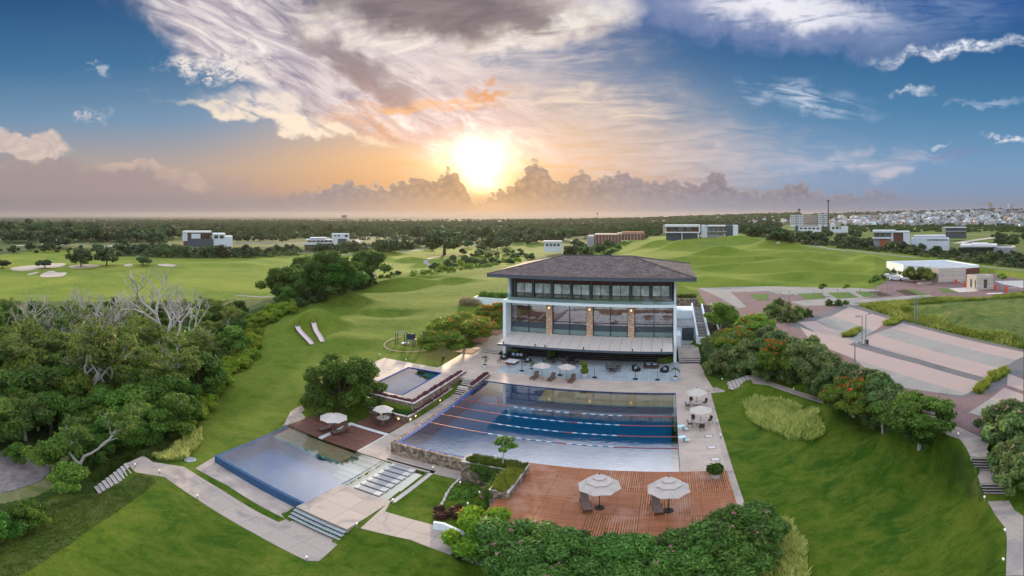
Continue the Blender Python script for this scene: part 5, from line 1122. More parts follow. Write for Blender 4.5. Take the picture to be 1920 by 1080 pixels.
top_ = lambda x: 408-(x-1560)/360*17 if x < 1860 else 393.5+(x-1860)/60*2.5
TH = zone(250, 1560, 1925, top_, 424, 780, 1500, 3, '')+zone(22, 1425, 1486, lambda x: 408, 420, 950, 1300, 4, '')+zone(22, 1345, 1420, lambda x: 409, 420, 900, 1200, 6, '')
adj = ['white', 'pale blue', 'beige', 'brown', 'off-white', 'bluish grey', 'terracotta', 'grey']
rn = random.Random(9)
for r, a, zb in TH:
    i = rn.randrange(12); s = rn.uniform(.75, 1.15)
    o = link('town_house', protos[i][0], None, (r*math.sin(a), r*math.cos(a), zb), -a+rn.uniform(-.5, .5), s)
    tag(o, 'small box-shaped flat-roofed house among many on the hillside town', 'house', 'box houses of the hillside town')
hillside = MB()
for i in range(650):
    x = rn.uniform(1600, 1925); g = rn.uniform(.0, 1); r, a, zb = onhill(x, 423+(top_(x)-423)*g)
    w, d, h = rn.uniform(5, 9), rn.uniform(5, 8), rn.uniform(3, 5); M_ = Matrix.Translation((r*math.sin(a), r*math.cos(a), zb)) @ Matrix.Rotation(-a+rn.uniform(-.5, .5), 4, 'Z')
    q = MB().box(-w/2, w/2, 0, d, -5, h); q.xf(M_); hillside.add(q.v, q.f)
tag(hillside.obj('distant_houses', mat('distant_render', (.36, .40, .46), .8, .6, .05)), kind='stuff')
# ------------------------------------------------------------------ vegetation
def leafmat(name, c1, c2, trans=.42, hue=.04, rnd=.35, spec=.35, rough=.55):
    def fn(t, b, tcn, out):
        t.n.remove(b)
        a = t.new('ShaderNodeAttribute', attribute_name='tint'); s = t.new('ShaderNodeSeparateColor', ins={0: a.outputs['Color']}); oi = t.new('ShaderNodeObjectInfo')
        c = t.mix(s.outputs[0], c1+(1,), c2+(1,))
        h = t.new('ShaderNodeHueSaturation', ins={'Color': c, 'Hue': t.lin(oi.outputs['Random'], 0, 1, .5-hue, .5+hue*.6), 'Value': t.lin(t.m('FRACT', t.m('MULTIPLY', oi.outputs['Random'], 7.13)), 0, 1, 1-rnd, 1+rnd)})
        d = t.new('ShaderNodeBsdfPrincipled', ins={'Base Color': h.outputs[0], 'Roughness': rough, 'Specular IOR Level': spec})
        tr = t.new('ShaderNodeBsdfTranslucent', ins={0: t.mix(.5, h.outputs[0], tuple(min(1, x*1.3) for x in c2)+(1,))})
        mx = t.new('ShaderNodeMixShader', ins={0: trans, 1: d.outputs[0], 2: tr.outputs[0]}); t.l.new(mx.outputs[0], out.inputs[0])
    return shader(name, fn)
L_dark = leafmat('leaf_dark', (.014, .060, .006), (.105, .24, .025)); L_mid = leafmat('leaf_mid', (.035, .105, .012), (.20, .34, .045)); L_bright = leafmat('leaf_bright', (.060, .140, .008), (.30, .43, .03))
L_olive = leafmat('leaf_olive', (.034, .080, .011), (.19, .28, .05)); L_grey = leafmat('leaf_greygreen', (.04, .095, .02), (.23, .34, .11)); L_flam = leafmat('leaf_flamboyant', (.035, .105, .010), (.24, .36, .035))
L_far = leafmat('far_canopy', (.014, .034, .010), (.05, .085, .024), 0.0, .03, .3, 0.0, 1.0); L_wood = leafmat('leaf_woodland', (0.018, 0.051, 0.012), (0.083, 0.145, 0.036), .15, .05, .45); L_hedge = leafmat('leaf_oleander', (.016, .065, .008), (.135, .30, .04), .2, .02, .25)
L_purple = leafmat('leaf_purple', (0.052, 0.013, 0.026), (0.221, 0.058, 0.098), .2, .01, .2); L_palm = leafmat('leaf_palm', (.03, .055, .015), (.10, .15, .04)); L_brown = leafmat('leaf_brown', (.05, .03, .02), (.16, .09, .05))
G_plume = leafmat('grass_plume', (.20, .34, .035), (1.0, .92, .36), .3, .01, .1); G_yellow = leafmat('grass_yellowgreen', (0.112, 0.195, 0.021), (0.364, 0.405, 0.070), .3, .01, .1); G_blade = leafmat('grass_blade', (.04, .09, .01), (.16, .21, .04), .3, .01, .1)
F_red = leafmat('blossom_red', (.62, .05, .015), (.80, .16, .03), .3, 0, .1); F_pink = leafmat('blossom_pink', (.62, .18, .30), (.80, .42, .50), .3, 0, .1)
bark = mat('bark_brown', (.10, .075, .055), .9, .3, 3, bump=.5); barkg = mat('bark_grey', (.42, .39, .36), .9, .25, 3, bump=.5); barkd = mat('bark_dark', (.05, .04, .032), .9, .3, 3)
def leaves(name, clumps, n, size, m, seed, aspect=1.7, up=.35, shell=.55, droop=0.0, tone=.35):
    """many small leaf faces spread through clumps (x, y, z, r, squash)"""
    rg = np.random.default_rng(seed); C = np.array(clumps, dtype=float)
    w = C[:, 3]**2; k = rg.choice(len(C), n, p=w/w.sum())
    d = rg.normal(size=(n, 3)); d /= np.linalg.norm(d, axis=1)[:, None]
    rad = (shell+(1-shell)*rg.random(n)**.6)*C[k, 3]*(1+.12*rg.normal(size=n))
    pos = C[k, :3]+d*rad[:, None]*np.stack([np.ones(n), np.ones(n), C[k, 4]], 1)
    nrm = d*.8+rg.normal(size=(n, 3))*.55; nrm[:, 2] += up; nrm /= np.linalg.norm(nrm, axis=1)[:, None]
    t = np.cross(nrm, rg.normal(size=(n, 3))); t /= np.linalg.norm(t, axis=1)[:, None]+1e-9; t[:, 2] -= droop; b = np.cross(nrm, t)
    s = size*(.6+.8*rg.random(n)); L = (t*(s*aspect/2)[:, None]); B = (b*(s/2)[:, None])
    v = np.stack([pos-L, pos+B*.9-L*.1, pos+L, pos-B*.9-L*.1], 1).reshape(-1, 3)
    ct = rg.random(len(C)); tone_v = np.clip((1-tone)*rg.random(n)+tone*ct[k]*1.0, 0, 1)
    col = np.repeat(np.stack([tone_v, rg.random(n), rg.random(n), np.ones(n)], 1), 4, 0)
    return npmesh(name, v, np.arange(4*n).reshape(-1, 4), m, attr=col)
def crown_clumps(rg, R_, Hc, z0, n, rc=(.22, .38), flat_=.75, dome=1.0, ox=0, oy=0):
    out = []
    for i in range(n):
        t = rg.uniform(0, 2*math.pi); q = math.sqrt(rg.uniform(0, 1)); f = rg.uniform(-.15, 1)
        rr = R_*q*math.sqrt(max(.05, 1-max(f, 0)**2*dome))*.88
        out.append((ox+rr*math.cos(t)*(jt := rg.uniform(.8, 1.22)), oy+rr*math.sin(t)*jt, z0+Hc*f*.78, R_*rg.uniform(*rc), flat_))
    return out
def limbs(rg, base, clumps, r0, k=7, fork=.35, mb=None, lean=0.0):
    mb = mb or MB(); zc = min(c[2] for c in clumps); h = max(.6, zc*fork+.3*max(c[2] for c in clumps)*fork)
    top = Vector((rg.uniform(-.3, .3)+lean, rg.uniform(-.3, .3), h))
    mb.tube([Vector(base)-Vector((0, 0, .4)), Vector((top.x*.3, top.y*.3, h*.5)), top], [r0*1.25, r0*.95, r0*.8], 7)
    for c in rg.sample(clumps, min(k, len(clumps))):
        e = Vector(c[:3]); m = top.lerp(e, .5)+Vector((rg.uniform(-.3, .3), rg.uniform(-.3, .3), rg.uniform(0, .5)))
        mb.tube([top, m, e], [r0*.6, r0*.35, r0*.12], 5)
    return mb
def make_tree(name, label, cat, group, seed, R_, Hc, z0, ncl, nleaf, size, m, bm=bark, rc=(.22, .38), flat_=.75, dome=1.0, r0=.22, flowers=None, k=7, fork=.5, up=.35, aspect=1.7, droop=0.0, shell=.55, lean=0, tone=.35):
    rg = random.Random(seed); cl = crown_clumps(rg, R_, Hc, z0, ncl, rc, flat_, dome)
    t = thing(name, label, cat, (0, 0, -500), 0, group)
    if k: limbs(rg, (0, 0, 0), cl, r0, k, fork, lean=lean).obj('trunk', bm, t)
    cr = link('crown', leaves('crown', cl, nleaf, size, m, seed, aspect, up, shell, droop, tone), t)
    if flowers:
        fm, nf, fs = flowers; nf = max(1, int(nf*.55)); top = sorted(cl, key=lambda c: -c[2]-rg.random()*R_*.6)[:max(3, len(cl)//2)]
        rgn = np.random.default_rng(seed+1); fc = []
        for c in top:
            for j in range(nf):
                d = rgn.normal(size=3); d /= np.linalg.norm(d); d[2] = abs(d[2]); rr = c[3]*1.0; fc.append((c[0]+d[0]*rr, c[1]+d[1]*rr, c[2]+d[2]*rr*flat_+.05, fs*rgn.uniform(.8, 1.8), .6))
        link('blossoms', leaves('blossoms', fc, len(fc)*10, fs*.9, fm, seed+2, 1.1, .5, .2), cr)
    return t
def bare_tree(name, label, group, seed, h, spread, r0, m=barkg, leafy=0, lm=L_olive, depth=5, ls=.22):
    rg = random.Random(seed); mb = MB(); tips = []
    def grow(p, d, L, r, lev):
        q = p; pts = [p]; rad = [r]; n = 3
        for i in range(n):
            d = (d+Vector((rg.uniform(-.28, .28), rg.uniform(-.28, .28), rg.uniform(-.12, .22)))).normalized(); q = q+d*(L/n); pts.append(q); rad.append(r*(1-.42*(i+1)/n))
        mb.tube(pts, rad, 6 if lev < 2 else 4, cap=lev == 0)
        if lev >= depth or r < .008: tips.append(q); return
        for k_ in range(rg.choice((2, 3, 3)) if lev < depth-1 else 2):
            an = rg.uniform(0, 2*math.pi); sp = rg.uniform(.45, 1.0)*spread; s = Vector((math.cos(an), math.sin(an), rg.uniform(-.15, .5)))
            grow(q if k_ else pts[-2], (d*.75+s*sp).normalized(), L*rg.uniform(.62, .85), max(.03, r*rg.uniform(.52, .68)), lev+1)
        if lev >= depth-2: tips.append(q)
    grow(Vector((0, 0, -.4)), Vector((rg.uniform(-.1, .1), rg.uniform(-.1, .1), 1)), h*.33, r0, 0)
    t = thing(name, label, 'tree', (0, 0, -500), 0, group); mb.obj('trunk', m, t)
    if leafy and tips:
        cl = [(p.x, p.y, p.z, rg.uniform(.45, .95), .5) for p in tips if rg.random() < .75]
        link('crown', leaves('crown', cl, leafy, ls, lm, seed, 1.6, .4, .1), t)
    return t
def palm(name, label, seed, h, nf, L, r0=.12, trunkm=bark, cat='palm', group=None, dead=0):
    rg = random.Random(seed); t = thing(name, label, cat, (0, 0, -500), 0, group); MB().tube([(0, 0, 0), (.1*h*.3, 0, h*.5), (.05*h, .02*h, h)], [r0*1.2, r0*.9, r0*.8], 7).obj('trunk', trunkm, t)
    vs = []; fs = []; top = Vector((.05*h, .02*h, h))
    for i in range(nf+dead):
        a = rg.uniform(0, 6.283); el_ = rg.uniform(-.1, 1.2) if i < nf else rg.uniform(-1.5, -1.0); d = Vector((math.cos(a), math.sin(a), 0)); n = 9; p = top.copy(); e = el_; side = Vector((-d.y, d.x, 0)); prev = p
        for k_ in range(n):
            f = k_/n; step = (d*math.cos(e)+Vector((0, 0, math.sin(e))))*(L/n); q = prev+step; e -= .20+.12*f
            wl = L*.30*math.sin(math.pi*(f*.85+.12))
            for s in (-1, 1):
                for j in (.25, .7):
                    m_ = prev.lerp(q, j); tip = m_+side*s*wl+step*.9-Vector((0, 0, wl*.45)); w_ = step*.16
                    b0 = len(vs); vs += [m_-w_, m_+w_, tip+w_*.2, tip-w_*.2]; fs.append((b0, b0+1, b0+2, b0+3))
            prev = q
    cols_ = np.repeat(np.random.default_rng(seed).random((len(fs), 4)), 4, 0); cols_[:, 3] = 1
    link('fronds', npmesh('fronds', np.array([tuple(v) for v in vs]), np.array(fs), L_palm, attr=cols_), t); return t
def base_px(o, tr, px, py, sc=1.0, rz=None, label=None, group=None, z=None, used=set()):
    p = ground(px, py) if z is None else at(px, py, z)
    rz = rn.uniform(0, 6.28) if rz is None else rz
    if o.name not in used:
        used.add(o.name); o.location = p; o.rotation_euler = (0, 0, rz); o.scale = (sc, sc, sc) if not isinstance(sc, tuple) else sc
        if label: o['label'] = label
        if group: o['group'] = group
        return o
    return dup(tr, p, rz, label, group, sc)
rn = random.Random(11)
# --- makes
JL = {'dense': ('dense_tree', 'dense dark-leaved tree of the jungle in the hollow beyond the lower pool', 'tree', 'dense jungle trees'), 'bright': ('leafy_tree', 'bright yellow-green tree of the jungle in the hollow beyond the lower pool', 'tree', 'bright jungle trees'),
      'olive': ('scrubby_tree', 'olive scrubby tree of the jungle in the hollow beyond the lower pool', 'tree', 'olive jungle trees'), 'shrub': ('leafy_shrub', 'bright leafy shrub along the jungle edge beside the slide lawn', 'shrub', 'shrubs along the jungle edge')}
PR = {}
def proto(key, o): PR.setdefault(key, []).append((o, None)); return o
for i in range(3): proto('dense', make_tree(*JL['dense'], 100+i, 3.6, 3.9, 2.6, 34, 10000, .22, L_dark, rc=(.16, .34), r0=.24))
for i in range(2): proto('bright', make_tree(*JL['bright'], 120+i, 3.3, 3.2, 2.6, 22, 7000, .27, L_mid, r0=.2))
for i in range(3): proto('olive', make_tree(*JL['olive'], 140+i, 3.4, 3.0, 2.6, 30, 6500, .20, L_olive, barkg, rc=(.16, .28), r0=.18, k=12))
for i in range(2): proto('shrub', make_tree(*JL['shrub'], 160+i, 1.7, 1.3, .5, 16, 4500, .16, L_bright, k=0))
for i in range(3): proto('wood', make_tree('woodland_tree', 'round-crowned tree in the belts beyond the fairways', 'tree', 'trees of the belts beyond the fairways', 200+i, 6.2, 5.2, 3.4, 20, 2600, .72, L_wood, barkd, k=4, r0=.3, up=.5, tone=.5))
for i in range(2): proto('umbrella', make_tree('umbrella_tree', 'broad flat-topped tree at the edge of the fairway', 'tree', None, 220+i, 6.6, 2.8, 3.6, 24, 4200, .55, L_wood, bark, dome=.6, k=9, r0=.42, fork=.8, flat_=.6))
for i in range(2): proto('bush', make_tree('round_bush', 'low round bush in the rough between fairway and houses', 'shrub', 'bushes in the rough', 240+i, 2.6, 1.8, .8, 14, 1500, .42, L_wood, k=0, tone=.5))
for i in range(2): proto('bare', bare_tree('bare_tree', 'grey leafless tree among the jungle crowns', 'grey leafless jungle trees', 260+i, 11, .85, .38))
for i in range(3): proto('halfbare', bare_tree('sparse_tree', 'grey-limbed tree with thin reddish green foliage in the jungle', 'thinly leaved jungle trees', 270+i, 10, .85, .28, leafy=4200, lm=L_olive, ls=.2))
bpy.context.view_layer.update()
for k_ in PR: PR[k_] = [(o, tree_of(o)) for o, _ in PR[k_]]
def put(key, px, py, sc=1.0, label=None, group=None, v=None, z=None, rz=None):
    o, tr = PR[key][rn.randrange(len(PR[key])) if v is None else v]
    return base_px(o, tr, px, py, sc, rz, label, group, z)
def inpoly(p, poly):
    x, y = p; c = False; n = len(poly)
    for i in range(n):
        x0, y0 = poly[i]; x1, y1 = poly[(i+1) % n]
        if (y0 > y) != (y1 > y) and x < (x1-x0)*(y-y0)/(y1-y0)+x0: c = not c
    return c
def scatter(keys, poly, n, s0, s1, mind=10, tries=30):
    xs = [p[0] for p in poly]; ys = [p[1] for p in poly]; got = []
    for i in range(n):
        for _ in range(tries):
            x, y = rn.uniform(min(xs), max(xs)), rn.uniform(min(ys), max(ys))
            if inpoly((x, y), poly) and all((x-a)**2+((y-b)*2.2)**2 > mind**2 for a, b in got): got.append((x, y)); break
    for x, y in sorted(got, key=lambda q: q[1]):
        put(rn.choice(keys), x, y, rn.uniform(s0, s1))
# --- jungle
scatter(['dense', 'olive', 'bright', 'dense', 'olive', 'halfbare'], [(-40, 618), (180, 616), (400, 610), (452, 620), (440, 672), (380, 735), (352, 775), (335, 820), (240, 812), (150, 800), (90, 830), (-60, 850)], 120, .8, 1.25, 27)
scatter(['bright', 'shrub', 'bright'], [(-40, 640), (240, 640), (400, 640), (390, 700), (330, 760), (200, 790), (40, 790), (-40, 790)], 34, .9, 1.5, 34)
scatter(['olive', 'dense'], [(-60, 590), (420, 588), (470, 592), (440, 612), (-60, 616)], 34, .6, .85, 22)
scatter(['shrub'], [(470, 600), (545, 572), (560, 578), (500, 612), (478, 632), (474, 668), (440, 700), (402, 738), (378, 780), (360, 790), (384, 728), (440, 676), (456, 624)], 70, .7, 1.3, 11)
scatter(['shrub'], [(250, 830), (330, 800), (372, 790), (368, 812), (320, 826), (250, 850)], 12, .5, .8, 16)
scatter(['shrub', 'dense', 'bright'], [(140, 800), (250, 796), (350, 788), (330, 822), (250, 846), (190, 862), (150, 850)], 22, .5, .9, 20)
put('bright', 105, 885, .85, 'light green tree at the rim of the grey rubble patch', None, 1); put('dense', 178, 872, .6, 'dark bushy tree beside the head of the grey steps', None, 2)
put('bare', 312, 712, 1.9, 'great grey leafless tree with a wide crown in the middle of the jungle', 'grey leafless jungle trees', 0, rz=.5); put('bare', 108, 700, 1.15, 'tall grey leafless tree at the left of the great bare one', 'grey leafless jungle trees', 1); put('bare', 150, 610, 1.05, 'grey leafless tree rising against the fairway at the far left', 'grey leafless jungle trees', 0)
scatter(['bare', 'halfbare', 'bare'], [(40, 620), (240, 620), (380, 640), (380, 700), (300, 740), (200, 780), (60, 760)], 22, .9, 1.35, 34)
put('halfbare', 172, 776, 1.5, 'tall grey-limbed tree with reddish foliage whose pale trunk shows above the dark hollow', None, 0); put('halfbare', 60, 730, 1.2, None, None, 1); put('halfbare', 200, 700, 1.25, 'thin reddish-leaved tree behind the tall pale trunk', None, 2); put('halfbare', 130, 650, 1.1)
for x, y, s, l in ((195, 575, .55, 'forked dead snag standing alone against the fairway'), (222, 575, .5, 'bare split snag right of the forked one'), (370, 585, .6, 'small dead tree with upright arms above the jungle edge'), (255, 590, .6, 'leaning dead tree with curled twigs against the fairway')): put('bare', x, y, s, l, 'dead snags along the jungle rim')
put('bright', 330, 755, 1.15, 'broad glossy-leaved tree beside the left lawn edge', None, 0); put('dense', 25, 800, .9, 'bushy tree at the left border above the gravel patch', None, 1)
put('halfbare', 140, 895, .95, 'sparse light green tree in front of the gravel patch', None, 2); put('bright', 128, 925, .62, 'low leafy tree at the foot of the long grey steps', None, 1); put('dense', 30, 868, .42, 'small dark tree on the gravel patch', None, 2); put('dense', 52, 990, .48, 'small round tree on the grassy bank at the lower left', None, 0); put('dense', -6, 1010, .5, 'small dark tree cut by the left border of the view', None, 1)
pt = palm('palm_tree', 'palm with hanging dead fronds at the left border of the jungle', 31, 6.5, 18, 2.6, .22, barkd, dead=14, cat='palm'); pt.location = ground(52, 775); pt = palm('palm_tree', 'slender palm with drooping fronds on the jungle rim before the fairway', 32, 5.0, 16, 2.0, .2, barkd, dead=8); pt.location = ground(212, 590)
# --- fairway trees
put('umbrella', 102, 468, (2.0, 2.0, 1.8), 'wide dark umbrella tree on the mound at the far left', None, 0); put('umbrella', 1408-575, 478, (2.6, 2.6, 2.6), 'large umbrella tree at the bend of the golf path', None, 1)
for x, y, s, l in ((152, 500, 1.25, 'left one of the two dark trees beside the sand bunkers'), (200, 498, 1.35, 'right one of the two dark trees beside the sand bunkers'), (185, 477, 1.0, 'dark tree behind the bunker pair'), (229, 478, 1.5, 'tall round tree at the left end of the clipped tree belt'), (867, 478, .55, 'small dark tree right of the golf path bend'), (900, 480, .6, 'second small dark tree right of the golf path bend'), (812, 470, .5, 'small tree at the right rim of the far fairway')): put('wood', x, y, s, l, 'single trees on the fairway')
for x, y, s, l in ((84, 503, .7, 'small leaning tree in the long sand bunker'), (268, 498, .75, 'low spreading tree between the two little bunkers'), (5, 504, .7, 'dark bush at the left border of the fairway'), (418, 480, .8, 'flat-topped tree in front of the far house')): put('umbrella', x, y, s, l, 'single trees on the fairway')
scatter(['wood'], [(232, 474), (345, 476), (470, 480), (478, 484), (350, 484), (228, 482)], 24, .7, 1.1, 10)
scatter(['wood', 'bush'], [(0, 468), (150, 464), (200, 468), (150, 474), (60, 474), (0, 478)], 16, .6, .9, 10)
scatter(['wood'], [(480, 478), (560, 472), (565, 478), (480, 484)], 5, .7, .95, 12)
scatter(['wood'], [(594, 472), (640, 466), (700, 462), (800, 460), (825, 466), (720, 474), (600, 477)], 26, .7, 1.05, 9)
scatter(['wood'], [(0, 434), (180, 434), (330, 444), (345, 450), (330, 456), (100, 454), (0, 456)], 42, 1.2, 2.0, 13)
scatter(['wood'], [(430, 448), (560, 446), (620, 442), (560, 454), (440, 456)], 14, .9, 1.3, 10)
scatter(['wood'], [(560, 437), (700, 434), (900, 436), (1050, 440), (1100, 444), (1060, 452), (900, 456), (840, 452), (700, 442), (560, 442)], 44, 1.0, 2.2, 12)
scatter(['wood'], [(870, 466), (930, 452), (1000, 452), (1010, 458), (930, 470), (880, 474)], 12, .8, 1.3, 12)
scatter(['wood', 'bush'], [(1060, 470), (1100, 458), (1160, 452), (1230, 440), (1240, 446), (1190, 452), (1150, 478), (1120, 490), (1070, 486)], 30, .55, .95, 12)
scatter(['bush', 'shrub'], [(850, 484), (910, 474), (980, 470), (1010, 482), (940, 500), (880, 500), (840, 506), (800, 512)], 36, .7, 1.3, 10)
scatter(['wood'], [(1100, 430), (1240, 424), (1240, 432), (1180, 440), (1110, 440)], 16, .9, 1.4, 12)
scatter(['wood'], [(1385, 436), (1450, 430), (1470, 436), (1500, 448), (1560, 456), (1640, 462), (1640, 470), (1540, 462), (1470, 452), (1400, 442)], 40, .5, .75, 9)
scatter(['wood'], [(1500, 434), (1580, 436), (1620, 442), (1600, 450), (1540, 446), (1500, 442)], 14, .7, 1.0, 9)
scatter(['wood', 'bush'], [(1640, 466), (1720, 466), (1830, 478), (1930, 484), (1960, 504), (1880, 500), (1800, 488), (1700, 478), (1640, 472)], 50, .45, .7, 11)
scatter(['wood'], [(1860, 446), (1925, 448), (1930, 462), (1870, 462)], 7, .7, 1.0, 12)
scatter(['wood'], [(1340, 424), (1420, 422), (1460, 428), (1420, 434), (1345, 436)], 12, .8, 1.2, 10)
# dark cluster of big trees at the left foot of the hill
for x, y, s, k_, v, l in ((548, 556, 1.5, 'dense', 0, 'leftmost of the big dark trees at the foot of the hill'), (585, 554, 1.6, 'dense', 1, 'second big dark tree from the left at the foot of the hill'), (620, 550, 1.7, 'dense', 2, 'third big dark tree from the left at the foot of the hill'), (560, 560, 1.25, 'dense', 1, 'lower front tree of the dark cluster at the foot of the hill'), (655, 543, 1.4, 'dense', 0, 'dark tree left of the lighter crooked one'), (540, 575, .8, 'dense', 2, 'small dark tree filling the left end of the cluster'), (530, 565, 1.6, 'dense', 0, 'dark tree bulging out at the left end of the cluster'), (600, 560, 1.5, 'dense', 2, 'dark tree in front of the second and third big ones'), (640, 552, 1.5, 'dense', 1, 'dark tree in front at the right of the cluster'), (570, 545, 1.9, 'dense', 2, 'tallest dark tree at the back of the cluster'), (672, 540, 1.3, 'dense', 2, 'small dark tree filling the gap before the crooked one')): put(k_, x, y, s, l, 'dark trees at the foot of the hill', v)
put('olive', 690, 532, 2.0, 'lighter crooked tree at the right end of the dark cluster', None, 0); put('bare', 705, 525, .75, 'bare limbs sticking out right of the crooked tree', None, 1)
scatter(['bush'], [(528, 562), (560, 560), (620, 552), (680, 538), (690, 528), (640, 540), (560, 548), (528, 552)], 14, 1.5, 2.1, 14)
scatter(['shrub', 'bush'], [(560, 580), (640, 552), (720, 528), (760, 514), (730, 512), (640, 545), (560, 566)], 26, .45, .8, 10)
scatter(['shrub'], [(760, 518), (840, 512), (905, 496), (880, 490), (800, 506)], 16, .4, .6, 10)
# --- trees by the house and the pools
big = make_tree('shade_tree', 'big dark-leaved tree over the small decks beside the raised terrace', 'tree', None, 41, 5.4, 6.4, 1.9, 74, 36000, .19, L_dark, rc=(.12, .25), r0=.34, k=14, flat_=.75, dome=.8); big.location = ground(640, 770)
for x, y, R_, h, sd_, l, fl in ((872, 640, 5.6, 2.6, 51, 'wide flamboyant tree with orange red blossom left of the club house', 9), (832, 668, 3.9, 2.2, 52, 'round flamboyant tree on a pale trunk beside the play equipment', 2), (925, 610, 3.6, 2.4, 53, 'flamboyant tree touching the left wall of the club house', 9),
                                (1385, 668, 4.3, 2.4, 54, 'flamboyant tree with small blossoms right of the club house stair', 6), (1475, 700, 4.4, 2.4, 55, 'flamboyant tree full of orange blossom above the garden steps', 12), (1600, 782, 3.5, 2.2, 56, 'flamboyant tree with orange clusters beside the plume grass bed', 9), (1420, 640, 3.6, 2.2, 57, 'yellow-green flamboyant behind the oleanders of the car park', 3)):
    t = make_tree('flamboyant_tree', l, 'tree', 'flamboyant trees', sd_, R_, h, 2.3, 44, 21000, .19, L_flam, barkg, rc=(.2, .32), flat_=.45, dome=.7, r0=.2, flowers=(F_red, fl, .20), k=10, aspect=2.4); t.location = ground(x, y)
t = make_tree('shade_tree', 'light green spreading tree with a twin trunk at the right lawn corner', 'tree', None, 61, 3.6, 2.4, 2.9, 30, 12000, .2, L_mid, barkg, rc=(.2, .3), flat_=.5, dome=.7, r0=.18, k=10); t.location = ground(1724, 838)
t = make_tree('shade_tree', 'low thin tree leaning out beside the twin trunk tree', 'tree', None, 62, 2.0, 1.4, 2.0, 16, 4500, .2, L_mid, barkg, rc=(.24, .36), flat_=.5, r0=.1, k=6); t.location = ground(1655, 812)
t = make_tree('clipped_shrub', 'dark dense shrub below the twin trunk tree', 'shrub', None, 63, 1.7, 1.9, .6, 18, 7000, .12, L_dark, k=0); t.location = ground(1730, 838)
t = make_tree('shade_tree', 'light round tree right of the club house stair top', 'tree', None, 64, 3.4, 3.0, 2.6, 26, 11000, .2, L_mid, barkg, r0=.16, k=8, flat_=.6); t.location = ground(1352, 622)
t = make_tree('young_tree', 'slim young tree growing out of the L-shaped planter by the lap pool', 'tree', None, 65, 1.05, .9, 2.2, 12, 900, .16, L_mid, barkg, rc=(.26, .4), r0=.05, k=8, fork=.85); t.location = W(-13.2, 35.6, .75)
front = make_tree('flamboyant_tree', 'bright feathery flamboyant with a few red blossoms at the left end of the foreground hedge', 'tree', None, 66, 2.6, 1.5, 1.1, 26, 14000, .17, L_bright, barkg, rc=(.2, .32), flat_=.5, dome=.7, r0=.12, flowers=(F_red, 1, .12), k=8, aspect=2.6); front.location = W(-11.6, 27.0, -1.9); front.scale = (1.05, 1.05, 1.25)
# oleanders
oh = [make_tree('oleander_bush', 'dense dark green oleander of the foreground hedge below the timber deck', 'shrub', 'oleanders of the foreground hedge', 80+i, 1.5, 1.9, 1.0, 44, 17000, .085, L_hedge, barkd, rc=(.16, .34), flat_=1.0, r0=.05, k=0, flowers=(F_pink, nf_, .07) if nf_ else None, aspect=2.6, up=.6) for i, nf_ in enumerate((0, 2, 0))]
ol = [make_tree('oleander_bush', 'grey-green oleander between car park and lawn', 'shrub', 'oleanders along the car park', 90+i, 2.3, 3.0, 1.0, 36, 9500, .15, L_grey, barkd, rc=(.15, .30), flat_=1.0, r0=.05, k=0, flowers=(F_pink, 1, .09), aspect=2.6, up=.6) for i in range(2)]
bpy.context.view_layer.update(); oh = [(o, tree_of(o)) for o in oh]; ol = [(o, tree_of(o)) for o in ol]
for i, (u, v_, s) in enumerate(((-10.5, 26.4, 1.35), (-8.9, 26.0, 1.6), (-7.3, 26.5, 1.5), (-5.8, 26.0, 1.55), (-4.4, 26.5, 1.45), (-3.0, 26.0, 1.5), (-1.6, 26.5, 1.4), (0.0, 26.0, 1.5), (1.4, 26.6, 1.55), (2.8, 26.4, 1.7), (4.1, 26.9, 1.65), (5.0, 27.5, 1.25), (-7.9, 24.3, 1.35), (-5.9, 24.1, 1.3), (-4.0, 24.2, 1.3), (-2.0, 24.2, 1.25), (0.0, 24.3, 1.3), (2.0, 24.5, 1.35), (4.0, 24.9, 1.35), (4.6, 26.0, 1.1))):
    o, tr = oh[i % 3]; p = W(u, v_); base_px(o, tr, 0, 0, s) if False else None
    if i < 3: o.location = (p.x, p.y, hz(p.x, p.y)); o.scale = (s, s, s)
    else: dup(tr, (p.x, p.y, hz(p.x, p.y)), rn.uniform(0, 6.28), None, None, s)
spots = [(1340, 668, 1.0), (1352, 680, 1.1), (1365, 700, 1.0), (1400, 690, 1.15), (1430, 712, .9), (1455, 700, 1.1), (1480, 715, .9), (1375, 675, 1.2), (1520, 700, 1.3), (1545, 725, 1.2), (1575, 745, 1.1), (1610, 765, 1.0), (1640, 782, 1.0), (1670, 795, .95), (1405, 655, 1.2), (1455, 675, 1.2), (1480, 690, 1.2), (1350, 655, .9), (1370, 690, 1.0), (1345, 700, .85), (1385, 710, .8), (1420, 700, .8), (1395, 640, 1.0), (1440, 660, 1.1), (1500, 690, 1.1), (1530, 712, 1.1), (1560, 730, 1.15), (1590, 742, 1.1), (1620, 752, 1.05), (1650, 768, 1.1), (1680, 780, .9), (1540, 745, .8), (1650, 800, .7), (1690, 815, .6), (1885, 830, 1.1), (1915, 860, 1.2), (1900, 890, .9), (1925, 920, .9), (1880, 815, .8), (1450, 600, .9), (1475, 607, .9), (1495, 602, .8), (1515, 598, .55), (1462, 590, .9), (1555, 577, .5), (1572, 577, .5), (1585, 575, .4)]
for i, (x, y, s) in enumerate(spots):
    o, tr = ol[i % 2]; p = ground(x, y)
    if i < 2: o.location = p; o.scale = (s, s, s)
    else: dup(tr, p, rn.uniform(0, 6.28), None, None, s)
gs = make_tree('round_bush', 'dark oleander screening the left of the gate building', 'shrub', 'dark shrubs screening the gate building', 95, 2.2, 2.2, 1.0, 20, 4500, .3, L_olive, k=0); bpy.context.view_layer.update(); trg = tree_of(gs)
